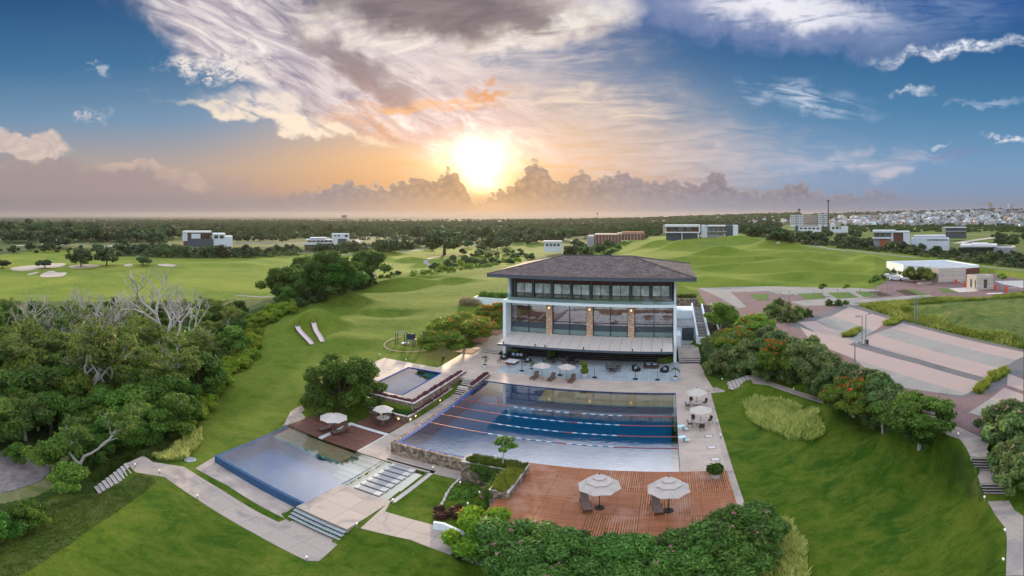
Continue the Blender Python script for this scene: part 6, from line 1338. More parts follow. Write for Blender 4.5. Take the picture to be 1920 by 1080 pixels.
for i, (x, y, s) in enumerate(((1672, 513, 1.0), (1684, 518, 1.0), (1696, 521, .95), (1709, 528, 1.35), (1724, 530, 1.35), (1738, 530, 1.3), (1655, 525, .5))):
    if i == 0: gs.location = at(x, y, PZ)
    else: dup(trg, at(x, y, PZ), rn.uniform(0, 6.28), None, None, s)
# young trees with thin trunks by the verges, palms in pots are with the furniture
yt = make_tree('young_tree', 'young tree with a thin trunk in the verge strip', 'tree', 'young trees along the entrance path', 97, 1.4, .8, 2.4, 9, 1200, .24, L_mid, barkg, rc=(.3, .45), flat_=.5, r0=.05, k=6, fork=.9); bpy.context.view_layer.update(); trg = tree_of(yt)
for i, (x, y, s, l) in enumerate(((1543, 556, 1.0, 'young tree in the gap between the first two verge strips'), (1588, 552, .8, 'young tree at the second gravel gap'), (1643, 552, 1.5, 'fullest young tree, on the dark soil bed'), (1878, 542, 1.3, 'wind-bent young tree right of the guard booth'))):
    if i == 0: yt.location = at(x, y, PZ); yt['label'] = l
    else: dup(trg, at(x, y, PZ), rn.uniform(0, 6), l, None, s)
# --- distant woods: one mass that nobody could count
def woods(n, x0, x1, rA, rB, s0, s1, seed, m, prob=None):
    rg = np.random.default_rng(seed); V_, Fc, Cc = [], [], []
    a = (rg.uniform(x0, x1, n)-960)/F; r = np.exp(rg.uniform(math.log(rA), math.log(rB), n)); x, y = r*np.sin(a), r*np.cos(a); z = height(x, y)
    keep = np.ones(n, bool)
    if prob is not None: keep = prob(x, y, r, rg)
    ring = 7
    for i in np.nonzero(keep)[0]:
        s = rg.uniform(s0, s1); h = s*rg.uniform(.7, 1.1); b = len(V_); c0 = rg.random()
        for lv, (rr, zz) in enumerate(((.8, .1), (1.0, .5), (.62, .95))):
            for k in range(ring):
                t = 6.283*k/ring+lv*.4; q = rr*s*rg.uniform(.75, 1.2); V_.append((x[i]+q*math.cos(t), y[i]+q*math.sin(t), z[i]+zz*h*rg.uniform(.85, 1.15))); Cc.append((c0*.6+rg.random()*.4, 0, 0, 1))
        V_.append((x[i], y[i], z[i]+h*1.15)); Cc.append((c0, 0, 0, 1))
        for lv in range(2):
            for k in range(ring): Fc.append((b+lv*ring+k, b+lv*ring+(k+1) % ring, b+(lv+1)*ring+(k+1) % ring, b+(lv+1)*ring+k))
        for k in range(0, ring): Fc.append((b+2*ring+k, b+2*ring+(k+1) % ring, b+3*ring, b+3*ring))
    q = [f for f in Fc if f[2] != f[3]]; tri = [f[:3] for f in Fc if f[2] == f[3]]
    me = bpy.data.meshes.new('woods'); me.from_pydata(V_, [], q+tri); at2 = me.attributes.new('tint', 'FLOAT_COLOR', 'POINT'); at2.data.foreach_set('color', np.array(Cc, dtype=np.float32).ravel()); me.materials.append(m); return me
def patches(x, y, r, rg): 
    f = np.sin(x*.004+1.3)+np.sin(y*.0035+.7)+np.sin((x+y)*.0021)+np.sin((x-2*y)*.0013); return f > -.9
wm_ = woods(7600, -60, 1300, 680, 3800, 5, 11, 1, L_far, patches); tag(link('distant_woods', wm_), kind='stuff')
wm_ = woods(900, 1250, 1500, 1200, 2400, 6, 10, 2, L_far); tag(link('hill_woods', wm_), kind='stuff')
wm_ = woods(1300, 1500, 1990, 620, 1700, 2.4, 4.6, 3, L_far); tag(link('town_greenery', wm_), kind='stuff')
wm_ = woods(500, 1150, 1460, 600, 1600, 6, 10, 5, L_far); tag(link('slope_woods', wm_), kind='stuff')
def thicket(name, polys, n, r0, r1, per, size, seed, m=L_wood):
    rgl = random.Random(seed); cl = []
    for poly in polys:
        xs = [p[0] for p in poly]; ys = [p[1] for p in poly]; k = 0; P_ = []
        while len(P_) < n:
            x, y = rgl.uniform(min(xs), max(xs)), rgl.uniform(min(ys), max(ys))
            if inpoly((x, y), poly): P_.append((x, y))
        for x, y in P_:
            p = ground(x, y); r = rgl.uniform(r0, r1); cl.append((p.x, p.y, p.z+r*.4, r, .8))
    return tag(link(name, leaves(name, cl, len(cl)*per, size, m, seed, 1.5, .5, .6)), kind='stuff')
thicket('belt_thicket', [[(232, 472), (345, 474), (480, 478), (565, 472), (560, 479), (478, 484), (350, 484), (228, 482)], [(594, 470), (700, 462), (825, 462), (720, 473), (600, 477)], [(0, 436), (180, 436), (335, 446), (330, 456), (100, 457), (0, 458)]], 110, 2.0, 4.0, 110, .85, 401)
thicket('belt_thicket', [[(1100, 432), (1240, 426), (1240, 436), (1180, 444), (1100, 452)], [(430, 448), (560, 444), (900, 442), (1060, 446), (1060, 452), (900, 454), (560, 450)]], 120, 3.0, 6.0, 90, 1.3, 402)
thicket('hedge_thicket', [[(1385, 436), (1450, 434), (1500, 450), (1560, 458), (1640, 466), (1640, 471), (1540, 463), (1400, 442)], [(1640, 464), (1720, 464), (1830, 476), (1930, 482), (1960, 506), (1880, 501), (1800, 490), (1640, 472)]], 170, 1.2, 2.4, 110, .5, 403)
thicket('rough_thicket', [[(1060, 474), (1100, 460), (1160, 456), (1190, 452), (1150, 478), (1120, 492), (1080, 486)], [(840, 500), (910, 480), (980, 476), (940, 498), (800, 512), (740, 520), (700, 530)]], 90, .8, 1.6, 110, .35, 404, L_mid)
# --- grasses: thousands of blades each, so one object per bed
def grass_bed(name, pts, n, h, m, seed, sp=.35, world=None, kind='stuff', z=None, width=.04, plume=None):
    rg = np.random.default_rng(seed); P = [ground(*p) for p in pts] if world is None else world
    xs = np.array([p[0] for p in P]); ys = np.array([p[1] for p in P]); poly = np.stack([xs, ys], 1); X_, Y_ = [], []
    while sum(map(len, X_)) < n:
        x = rg.uniform(xs.min(), xs.max(), n*2); y = rg.uniform(ys.min(), ys.max(), n*2); k = pdist(np.stack([x, y], 1), poly) < 0; X_.append(x[k]); Y_.append(y[k])
    x = np.concatenate(X_)[:n]; y = np.concatenate(Y_)[:n]; z_ = height(x, y) if z is None else np.full(n, z)
    cl = rg.random((max(6, n//150), 2)); cx = xs.min()+cl[:, 0]*(xs.max()-xs.min()); cyy = ys.min()+cl[:, 1]*(ys.max()-ys.min())
    j = np.argmin((x[:, None]-cx)**2+(y[:, None]-cyy)**2, 1); dx, dy = x-cx[j], y-cyy[j]; d = np.hypot(dx, dy)+1e-6
    hh = h*(.6+.5*rg.random(n))*(1-.25*np.clip(d/1.2, 0, 1)); ln = sp*hh*(.3+np.clip(d/.8, 0, 1)); tx = dx/d*ln+rg.normal(0, .08*h, n); ty = dy/d*ln+rg.normal(0, .08*h, n)
    wa = rg.uniform(0, 3.14, n); w = width*(.7+.6*rg.random(n)); wx_, wy_ = np.cos(wa)*w, np.sin(wa)*w
    v = np.stack([np.stack([x-wx_, y-wy_, z_-.05], 1), np.stack([x+wx_, y+wy_, z_-.05], 1), np.stack([x+tx*.5+wx_*.8, y+ty*.5+wy_*.8, z_+hh*.65], 1), np.stack([x+tx, y+ty, z_+hh], 1)], 1).reshape(-1, 3)
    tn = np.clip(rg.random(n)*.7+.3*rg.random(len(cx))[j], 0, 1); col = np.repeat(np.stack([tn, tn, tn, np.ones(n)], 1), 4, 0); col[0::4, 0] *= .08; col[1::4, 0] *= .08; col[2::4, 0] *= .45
    return tag(link(name, npmesh(name, v, np.arange(4*n).reshape(-1, 4), m, attr=col)), kind=kind)
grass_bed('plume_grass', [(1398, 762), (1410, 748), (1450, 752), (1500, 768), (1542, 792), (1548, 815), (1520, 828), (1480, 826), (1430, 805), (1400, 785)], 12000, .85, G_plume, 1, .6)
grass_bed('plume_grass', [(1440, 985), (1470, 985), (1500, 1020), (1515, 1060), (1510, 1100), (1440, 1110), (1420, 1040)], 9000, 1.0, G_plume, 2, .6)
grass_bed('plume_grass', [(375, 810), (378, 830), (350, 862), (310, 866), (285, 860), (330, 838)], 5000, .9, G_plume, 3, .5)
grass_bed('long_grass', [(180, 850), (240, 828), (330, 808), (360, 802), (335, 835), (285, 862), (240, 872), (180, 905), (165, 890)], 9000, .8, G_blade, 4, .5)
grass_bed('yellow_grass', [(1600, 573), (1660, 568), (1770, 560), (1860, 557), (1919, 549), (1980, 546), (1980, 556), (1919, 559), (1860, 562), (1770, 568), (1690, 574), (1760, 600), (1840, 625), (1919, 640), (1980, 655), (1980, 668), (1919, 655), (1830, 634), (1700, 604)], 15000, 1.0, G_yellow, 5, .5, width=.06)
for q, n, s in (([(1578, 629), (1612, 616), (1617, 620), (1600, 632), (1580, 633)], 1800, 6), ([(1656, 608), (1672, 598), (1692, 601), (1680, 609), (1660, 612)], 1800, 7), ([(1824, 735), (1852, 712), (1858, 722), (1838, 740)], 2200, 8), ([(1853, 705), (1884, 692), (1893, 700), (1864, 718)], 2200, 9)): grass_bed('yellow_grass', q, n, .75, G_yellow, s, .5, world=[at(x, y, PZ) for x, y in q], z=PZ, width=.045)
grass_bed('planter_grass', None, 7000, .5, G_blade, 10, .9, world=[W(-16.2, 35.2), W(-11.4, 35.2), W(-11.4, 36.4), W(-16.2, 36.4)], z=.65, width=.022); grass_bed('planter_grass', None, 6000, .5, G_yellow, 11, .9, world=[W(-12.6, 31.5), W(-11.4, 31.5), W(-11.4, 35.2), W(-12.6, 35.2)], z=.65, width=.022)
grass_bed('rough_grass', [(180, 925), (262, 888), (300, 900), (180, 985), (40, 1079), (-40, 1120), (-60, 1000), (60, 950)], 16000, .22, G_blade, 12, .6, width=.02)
def hang(name, clumps, n, s, m, seed, label, cat, group=None):
    """creeper or low plants along a wall, a thing of its own"""
    c = np.array(clumps)[:, :3].mean(0); cl = [(a[0]-c[0], a[1]-c[1], a[2]-c[2], a[3], a[4]) for a in clumps]
    return tag(link(name, leaves(name, cl, n, s, m, seed), None, tuple(c)), label, cat, group)
def line_clumps(p0, p1, z, n, r, jit=.1, sq=.8):
    out = []
    for i in range(n):
        q = Vector(p0).lerp(Vector(p1), (i+.5)/n); out.append((q.x+rn.uniform(-jit, jit), q.y+rn.uniform(-jit, jit), z+rn.uniform(-jit, jit), r*rn.uniform(.8, 1.25), sq))
    return out
cl = line_clumps(W(-15.6, 35.0), W(-12.7, 35.0), .45, 12, .5)+line_clumps(W(-14.6, 34.9), W(-12.8, 34.9), -.4, 9, .55)+line_clumps(W(-13.6, 34.9), W(-12.8, 34.8), -1.1, 5, .5)+line_clumps(W(-12.8, 34.8), W(-12.8, 31.6), .3, 14, .55)+line_clumps(W(-12.9, 34.6), W(-12.9, 31.8), -.5, 12, .6)
hang('creeper', cl, 15000, .1, L_mid, 70, 'green creeper hanging down the planter wall by the timber deck', 'creeper')
hang('purple_hedge', line_clumps(W(-28.5, 46.4), W(-28.5, 60.0), .38, 60, .27), 13000, .075, L_purple, 71, 'purple-leaved hedge along the walkway side of the raised terrace', 'hedge'); hang('purple_hedge', line_clumps(W(-41.5, 46.6), W(-28.6, 46.6), .38, 56, .27), 11000, .075, L_purple, 72, 'purple-leaved hedge along the near side of the raised terrace', 'hedge')
hang('purple_hedge', line_clumps(W(-24.65, 54.7), W(-24.65, 60.1), .62, 24, .26), 6000, .075, L_purple, 73, 'short purple-leaved hedge in the planter at the lap pool corner', 'hedge'); hang('purple_plants', line_clumps(W(-27.95, 45), W(-27.95, 54.6), -.72, 30, .2), 6000, .075, L_purple, 74, 'dark purple plants in the lower planter beside the walkway', 'plant')
hang('shade_plants', line_clumps(W(-33.0, 45.3), W(-28.3, 45.2), -.9, 26, .45), 9000, .12, L_dark, 75, 'dark green plants between the stone planters and the big tree', 'plant'); hang('brown_plants', [(*(at(rn.uniform(818, 880), rn.uniform(955, 975), -1.5).xy), -1.25, .28, .9) for _ in range(30)], 4500, .13, L_brown, 76, 'reddish brown plants behind the low white wall', 'plant')
hang('garden_bed', [(*(at(rn.uniform(845, 925), rn.uniform(905, 950), -1.5).xy), -1.45, rn.uniform(.15, .35), .6) for _ in range(60)], 9000, .12, L_mid, 77, 'low green plants filling the bed inside the pebble line', 'plant')
hang('roof_plants', line_clumps(W(-42, 99), W(-28, 99), 5.0, 22, .9), 9000, .22, L_mid, 78, 'green shrubs in the white raised bed left of the club house', 'plant'); hang('feather_grass', line_clumps(W(-46, 97), W(-42, 96.5), 3.3, 10, 1.3), 6000, .16, leafmat('leaf_beige', (.12, .12, .05), (.40, .34, .2), .3, .01, .1), 79, 'beige feathery grass at the left end of the white raised bed', 'grass')
hang('planter_plants', line_clumps(W(2, 101), W(6, 101), 5.8, 9, .6), 2500, .2, L_olive, 80, 'grasses in the stone planter behind the club house', 'plant'); hang('pink_plumes', [(*at(915, 924, -.5).xy, -.4, .5, 1.0)]+[(*(at(rn.uniform(905, 925), rn.uniform(918, 930), -.5).xy), -.4, .3, 1.2) for _ in range(14)], 700, .09, F_pink, 81, 'pink feathery plumes beside the grassy planter', 'plant')
hang('climber', [(*(at(x, y, 0).xy), .4, .55, .9) for x, y in ((1238, 681), (1246, 681), (1252, 680), (1258, 678))], 2500, .14, L_mid, 82, 'leafy plants at the right foot of the club house under the awning', 'plant'); hang('potted_shrub', [(*(at(1033, 672, 0).xy), 1.0, .6, 1.0)], 900, .16, L_dark, 83, 'dark leafy plant against the bar front under the awning', 'plant')
# stone line round the bed, bunkers, golf paths, roads in the distance
rk = mat('edge_stone', (.55, .5, .46), .85, .3, 3)
line = [(862, 898), (850, 908), (838, 925), (830, 942), (824, 958), (818, 967)]
sm = MB()
for i in range(len(line)-1):
    for k in range(6):
        x = line[i][0]+(line[i+1][0]-line[i][0])*k/6; y = line[i][1]+(line[i+1][1]-line[i][1])*k/6; p = at(x, y, -1.5); s = rn.uniform(.09, .15)
        sm.lathe([(s, 0), (s*1.05, s*.5), (s*.5, s*.95)], 6, (p.x+rn.uniform(-.03, .03), p.y, -1.53))
tag(sm.obj('edging_stones', rk), kind='stuff')
sand = mat('bunker_sand', (.48, .41, .35), .95, .12, 1.5)
for q in ([(20, 503), (45, 499), (70, 497), (95, 494), (122, 494), (118, 499), (92, 503), (68, 505), (48, 508), (25, 507)], [(52, 514), (70, 510), (72, 512), (55, 516)], [(75, 516), (90, 509), (100, 508), (108, 511), (125, 511), (118, 518), (95, 520), (80, 520)], [(232, 497), (246, 495), (248, 498), (236, 500)], [(296, 496), (312, 495), (335, 498), (320, 500), (300, 499)], [(130, 499), (160, 496), (190, 498), (160, 503), (135, 503)], [(710, 503), (716, 500), (732, 497), (735, 499), (722, 503), (711, 507)], [(1455, 455), (1462, 454), (1463, 457), (1456, 457)]): drape('sand_bunker', q, sand, .09, 2.0, smooth_n=3)
dsand = leafmat('rough_tint', (.05, .08, .02), (.12, .16, .04))
grey_path = mat('golf_path_concrete', (.27, .26, .26), .85, .12, .4); rough_turf = mat('dark_rough', (.055, .10, .02), .95, .3, .5)
ribbon('golf_path', [(822, 501), (806, 497), (798, 491), (808, 484), (830, 480), (880, 479)], 3.2, grey_path, .07)
ribbon('golf_path', [(1468, 450), (1500, 456), (1560, 467), (1600, 471), (1650, 476), (1720, 484)], 3.0, grey_path, .08); ribbon('golf_path', [(1830, 499), (1870, 503), (1930, 509)], 2.6, grey_path, .08)
ribbon('golf_path', [(-20, 492), (0, 493)], 2, grey_path); ribbon('golf_path', [(440, 555), (470, 556), (515, 557)], 1.6, grey_path, .08); ribbon('golf_path', [(230, 480), (400, 480), (560, 475), (700, 472), (800, 466)], 4.0, grey_path, .1)
far_road = mat('far_road', (.48, .44, .42), .85, .1, .1)
ribbon('road', [(36, 460), (100, 459), (220, 460)], 9, far_road, .3); ribbon('road', [(436, 456), (500, 456), (565, 457)], 7, far_road, .3); ribbon('road', [(660, 456), (676, 450), (690, 444), (720, 441)], 11, far_road, .3)
ribbon('road', [(1796, 457), (1820, 452), (1850, 448), (1880, 444), (1930, 441)], 9, far_road, .3); ribbon('road', [(1400, 428), (1490, 431)], 7, far_road, .3)
ribbon('road', [(1690, 442), (1800, 440), (1930, 443)], 5, far_road, .3)
# round edging of the play area
ribbon('play_area_kerb', [(752, 632), (735, 637), (722, 645), (722, 652), (735, 658), (765, 661), (800, 658), (812, 654)], .3, mat('kerb_tan', (.34, .24, .17), .9), .12)
drape('pebble_bed', [(892, 678), (905, 672), (925, 674), (930, 680), (915, 685), (898, 684)], mat('blue_grey_gravel', (.42, .47, .50), .9, .4, 6, bump=.6), .06)
drape('gravel_patch', [(-60, 862), (10, 846), (70, 848), (92, 872), (84, 896), (40, 915), (0, 925), (-60, 930)], mat('grey_rubble_ground', (.22, .19, .20), .95, .35, 1.2, bump=1.0), .05, smooth_n=3)
drape('gravel_patch', [(545, 772), (566, 760), (584, 790), (560, 800), (520, 812), (530, 800)], mat('loose_rock', (.42, .36, .31), .95, .4, 2, bump=1.0), .07)
# ------------------------------------------------------------------ furniture and small things
def par(n, name, label, cat, group=None): return thing(name, label, cat, (0, 0, -600), 0, group)
def canopy(n, R_, z0, z1, gap=0.0):
    """pleated umbrella cloth with thickness, n panels, edge at z0 and peak at z1"""
    mb = MB(); vs = []
    for dz in (0, -.03):
        for k in range(2*n):
            t = math.pi*k/n; rr = R_ if k % 2 == 0 else R_*math.cos(math.pi/n)*.985; vs.append((rr*math.cos(t), rr*math.sin(t), z0+dz-(0 if k % 2 == 0 else -.02)))
        for k in range(2*n):
            t = math.pi*k/n; rr = gap+.02; vs.append((rr*math.cos(t), rr*math.sin(t), z1+dz))
    m = 2*n; fs = []
    for k in range(m):
        j = (k+1) % m; fs += [(k, j, m+j, m+k), (2*m+j, 2*m+k, 3*m+k, 3*m+j), (k, 2*m+k, 2*m+j, j)]
    return mb.add(vs, fs)
def umbrella(label, n, R_, h, m, tiers=1, group=None, polem=None, base='disc', peak=.62, name='parasol'):
    t = par(0, name, label, 'parasol', group); polem = polem or darkgrey
    MB().tube([(0, 0, 0), (0, 0, h+peak+.1)], .03, 8).obj('pole', polem, t)
    if base == 'disc': MB().lathe([(.36, 0), (.36, .07), (.12, .12), (.05, .3)], 14).obj('base', black, t)
    else: MB().lathe([(.26, 0), (.22, .12), (.07, .2), (.05, .45)], 10).obj('base', mat('stone_base', (.3, .22, .18), .8), t)
    if tiers == 1: canopy(n, R_, h, h+peak, .03).obj('canopy', m, t)
    else:
        canopy(n, R_, h, h+peak*.52, R_*.50).obj('canopy', m, t); canopy(n, R_*.62, h+peak*.56, h+peak*.88, R_*.22).obj('canopy', m, t); canopy(n, R_*.33, h+peak*.92, h+peak*1.2, .02).obj('canopy', m, t)
    rb = MB()
    for k in range(n):
        a = 2*math.pi*k/n; rb.tube([(.03, 0, h+peak*.42) if False else (.04*math.cos(a), .04*math.sin(a), h+peak*.4), (R_*.96*math.cos(a), R_*.96*math.sin(a), h-.04)], .012, 4)
    rb.obj('ribs', polem, t); MB().lathe([(.05, h+peak*(1.15 if tiers > 1 else 1)), (.05, h+peak*(1.15 if tiers > 1 else 1)+.12), (.01, h+peak*(1.15 if tiers > 1 else 1)+.16)], 8).obj('finial', polem, t)
    return t
def lounger(label, wm, cm, back=.55, group=None, pad=True):
    """head end towards +y"""
    t = par(0, 'sun_lounger', label, 'sun lounger', group); fr = MB()
    for x in (-.31, .31): fr.box(x-.03, x+.03, -.95, .95, .24, .32)
    for y in (-.92, .88, .1): fr.box(-.28, .28, y-.03, y+.03, .245, .315)
    fr.obj('frame', wm, t)
    for x in (-.3, .3):
        for y in (-.85, .8): MB().box(x-.035, x+.035, y-.035, y+.035, 0, .24).obj('leg', wm, t)
    s = MB()
    for k in range(11): s.box(-.29, .29, -.93+k*.105, -.93+k*.105+.085, .325, .35)
    s.obj('seat', cm, t); bk = MB()
    for k in range(7): y = .24+k*.1; z = .34+k*.1*back*1.3; bk.add([(-.29, y, z), (.29, y, z), (.29, y+.085, z+.085*back*1.3), (-.29, y+.085, z+.085*back*1.3), (-.29, y, z-.03), (.29, y, z-.03), (.29, y+.085, z+.085*back*1.3-.03), (-.29, y+.085, z+.085*back*1.3-.03)], [(0, 1, 2, 3), (7, 6, 5, 4), (0, 4, 5, 1), (1, 5, 6, 2), (2, 6, 7, 3), (3, 7, 4, 0)])
    bk.obj('backrest', cm, t); MB().tube([(-.25, .75, .3), (-.25, .85, .3+.6*back*1.3)], .018, 5).obj('prop', wm, t); MB().tube([(.25, .75, .3), (.25, .85, .3+.6*back*1.3)], .018, 5).obj('prop', wm, t)
    return t
def chair(label, wm, sm, group=None, arms=True):
    """faces -y"""
    t = par(0, 'dining_chair', label, 'chair', group); MB().box(-.23, .23, -.23, .23, .42, .46).obj('seat', sm, t)
    MB().add([(-.22, .2, .5), (.22, .2, .5), (.22, .3, .95), (-.22, .3, .95), (-.22, .24, .5), (.22, .24, .5), (.22, .34, .95), (-.22, .34, .95)], [(0, 1, 2, 3), (7, 6, 5, 4), (0, 4, 5, 1), (1, 5, 6, 2), (2, 6, 7, 3), (3, 7, 4, 0)]).obj('backrest', sm, t)
    for x in (-.21, .21):
        MB().tube([(x, -.2, .42), (x*1.1, -.24, 0)], .02, 5).obj('leg', wm, t); MB().tube([(x, .2, .5), (x*1.1, .28, 0)], .02, 5).obj('leg', wm, t)
        if arms: MB().tube([(x*1.12, -.2, .44), (x*1.15, -.22, .66), (x*1.15, .24, .68)], .018, 5).obj('armrest', wm, t)
    return t
def rtable(label, R_, m, legm, group=None, name='round_table'):
    t = par(0, name, label, 'table', group); MB().lathe([(R_*.97, .70), (R_, .72), (R_, .75), (R_*.97, .765)], 28).obj('tabletop', m, t)
    for k in range(4): a = math.pi/4+k*math.pi/2; MB().tube([(.5*R_*math.cos(a), .5*R_*math.sin(a), .7), (.62*R_*math.cos(a), .62*R_*math.sin(a), 0)], .035, 6).obj('leg', legm, t)
    return t
def pot(label, kind, seed, s=1.0):
    t = par(0, 'plant_pot', label, 'potted plant'); MB().lathe([(.26*s, 0), (.30*s, .05), (.42*s, .55*s), (.45*s, .6*s), (.41*s, .62*s), (.38*s, .56*s)], 20).obj('pot', whitem, t)
    MB().lathe([(.385*s, .50*s), (.36*s, .575*s)], 16).obj('soil', soil, t)
    return t
def place(o, loc, rz=0, sc=None):
    o.location = loc; o.rotation_euler = (0, 0, rz)
    if sc: o.scale = (sc, sc, sc)
    return o
bpy.context.view_layer.update()
# big three-tier parasols on the deck with a lounger each
U1 = umbrella('three-tier cream parasol on the timber deck, left of the pair', 8, 1.56, 2.25, canvas, 3, 'three-tier parasols on the timber deck', black, peak=.95); place(U1, at(1124, 952, .02), PN)
bpy.context.view_layer.update(); dup(tree_of(U1), at(1253.5, 957.5, .02), .9, 'three-tier cream parasol on the timber deck, right of the pair')
L1 = lounger('dark wood lounger under the left big parasol of the timber deck', darkwood, mat('taupe_sling', (.17, .125, .11), .8), .8, 'loungers on the timber deck'); place(L1, at(1098, 950, .02), .0)
bpy.context.view_layer.update(); dup(tree_of(L1), at(1232, 955, .02), -.3+.15, 'dark wood lounger under the right big parasol of the timber deck')
# terrace parasols and loungers
U2 = umbrella('pinkish cream parasol behind the left terrace lounger', 8, 1.3, 2.05, canvas, 1, 'parasols at the pool edge of the terrace', darkgrey, 'stone', .5); place(U2, at(1016.5, 711, 0)); bpy.context.view_layer.update(); dup(tree_of(U2), at(1062.5, 713.5, 0), .2, 'pinkish cream parasol behind the right terrace lounger')
L2 = lounger('reddish wood lounger at the left end of the terrace row', mat('reddish_wood', (.20, .075, .045), .6), mat('brown_sling', (.13, .085, .075), .8), .6, 'row of loungers at the pool edge'); place(L2, at(1002.5, 709, 0), -.50); bpy.context.view_layer.update(); tr = tree_of(L2)
dup(tr, at(1034, 712, 0), -.48, 'middle reddish wood lounger between the two terrace parasols'); dup(tr, at(1072.5, 715, 0), -.44, 'reddish wood lounger at the right end of the terrace row')
# bare parasol stands
S1 = par(0, 'parasol_stand', 'empty parasol stand beside the wooden armchair', 'parasol stand', 'empty parasol stands on the terrace'); MB().lathe([(.36, 0), (.36, .07), (.06, .11), (.05, .2)], 14).obj('base', black, S1); MB().tube([(0, 0, .1), (0, 0, 1.35)], .035, 8).obj('pole', black, S1); place(S1, at(978.5, 695.5, 0)); bpy.context.view_layer.update(); tr = tree_of(S1)
for x, y, l in ((1050, 703.5, 'empty parasol stand between the two cream parasols'), (1115, 708, 'empty parasol stand right of the bushy pot'), (1191.5, 711, 'empty parasol stand below the left black basket chair'), (1233, 712.3, 'empty parasol stand below the right black basket chair')): dup(tr, at(x, y, 0), 0, l)
# pots
for x, y, l, kd, sd_ in ((909, 690.5, 'white pot with a feathery palm at the left of the terrace', 'palm', 1), (996.5, 698.5, 'white pot with an arching palm left of the cream parasols', 'palm', 2), (1266.5, 713, 'white pot with a small broad-leaved palm at the terrace corner', 'palm', 4)):
    t = pot(l, kd, sd_, 1.0); place(t, at(x, y, 0)); pf = palm('plant', 'x', 300+sd_, 1.15, 9 if sd_ != 1 else 16, .95 if sd_ != 1 else .8, .035, G_blade, 'plant')
    for o in [o_ for o_ in bpy.data.objects if o_.parent == pf]: o.parent = t; o.location = (0, 0, .5)
    bpy.data.objects.remove(pf)
t = pot('white pot with a tall bushy plant between the parasols and the dining set', 'b', 3, 1.05); place(t, at(1096, 707, 0)); link('foliage', leaves('foliage', [(0, 0, 1.0, .5, .8), (.1, .1, 1.6, .35, 1), (-.1, 0, 2.1, .4, .7), (-.4, 0, 2.3, .25, .5)], 1100, .16, L_bright, 301, 2.2), t)
t = pot('white pot with a bushy green plant at the corner of the timber deck', 'b', 5, .95); place(t, at(1341.5, 896, .02)); link('foliage', leaves('foliage', [(0, 0, .95, .62, .6), (.3, .1, 1.1, .35, .7), (-.3, .1, 1.1, .35, .7)], 1500, .15, L_dark, 302, 2.6, droop=.3), t)
# round table groups
ivory = mat('ivory_top', (.60, .52, .49), .6, .1, 2); ch_d = mat('dark_mesh', (.05, .04, .045), .7)
CH = chair('mesh chair', darkwood, ch_d); CH.hide_render = False
bpy.context.view_layer.update(); chT = tree_of(CH)
first = [True]
def put_chair(loc, rz, label, group):
    if first[0]: first[0] = False; CH.location = loc; CH.rotation_euler = (0, 0, rz); CH['label'] = label; CH['group'] = group; return CH
    return dup(chT, loc, rz, label, group)
def group_at(p, R_, angs, tl, cl, grp, tm=ivory, dist=.75):
    T_ = rtable(tl, R_, tm, darkwood); place(T_, p)
    for i, a in enumerate(angs):
        q = Vector(p)+Vector((math.cos(a), math.sin(a), 0))*(R_+dist-.35); put_chair(q, a-math.pi/2, cl[i] if isinstance(cl, list) else cl, grp)
p = at(1306.5, 764, 0); group_at(p, .68, (.2, 1.7, 3.1, 4.5), 'round ivory table under the farther white parasol by the lawn', ['chair on the lawn side of the farther ivory table', 'chair behind the farther ivory table', 'chair on the pool side of the farther ivory table', 'chair in front of the farther ivory table'], 'chairs round the ivory tables')
U3 = umbrella('white six-sided parasol over the farther ivory table by the lawn', 6, 1.32, 2.0, canvasw, 1, 'white parasols along the lawn edge', darkwood, 'stone', .62); place(U3, p, .4)
p = at(1314, 799, 0); group_at(p, .72, (.25, 1.8, 3.0, 4.4), 'round ivory table under the nearer white parasol by the lawn', ['chair on the lawn side of the nearer ivory table', 'chair behind the nearer ivory table', 'chair on the pool side of the nearer ivory table', 'chair in front of the nearer ivory table'], 'chairs round the ivory tables')
bpy.context.view_layer.update(); dup(tree_of(U3), p, .1, 'white six-sided parasol over the nearer ivory table by the lawn')
p = at(718.5, 793, -1.47); group_at(p, .72, (0, .9, 2.2, 3.3, 4.3, 5.3), 'round pale table on the small deck beside the stone planter', 'dark chair drawn up to the pale round table on the small deck', 'dark chairs of the small deck', mat('pale_top', (.46, .44, .43), .6))
bpy.context.view_layer.update(); dup(tree_of(U3), p, .5, 'white parasol over the round pale table on the small deck', None, .92)
U4 = umbrella('wide cream parasol over the two loungers on the small deck', 8, 1.55, 2.0, canvas, 1, None, darkwood, 'disc', .55); place(U4, at(625.5, 812, -1.47))
L3 = lounger('brown lounger on the small deck, left of the side table', darkwood, mat('taupe_sling', (.17, .125, .11), .8), .7, 'loungers on the small decks'); place(L3, at(613, 806, -1.47), -.62); bpy.context.view_layer.update(); dup(tree_of(L3), at(638, 812, -1.47), -.66, 'brown lounger straddling the white strip right of the side table')
t = par(0, 'side_table', 'small wooden side table between the two brown loungers', 'table'); MB().box(-.22, .22, -.22, .22, .42, .46).obj('tabletop', darkwood, t); MB().box(-.18, .18, -.18, .18, 0, .42, 1).obj('base', mat('taupe_sling', (.17, .125, .11)), t); place(t, at(627, 808, -1.47), -.6)
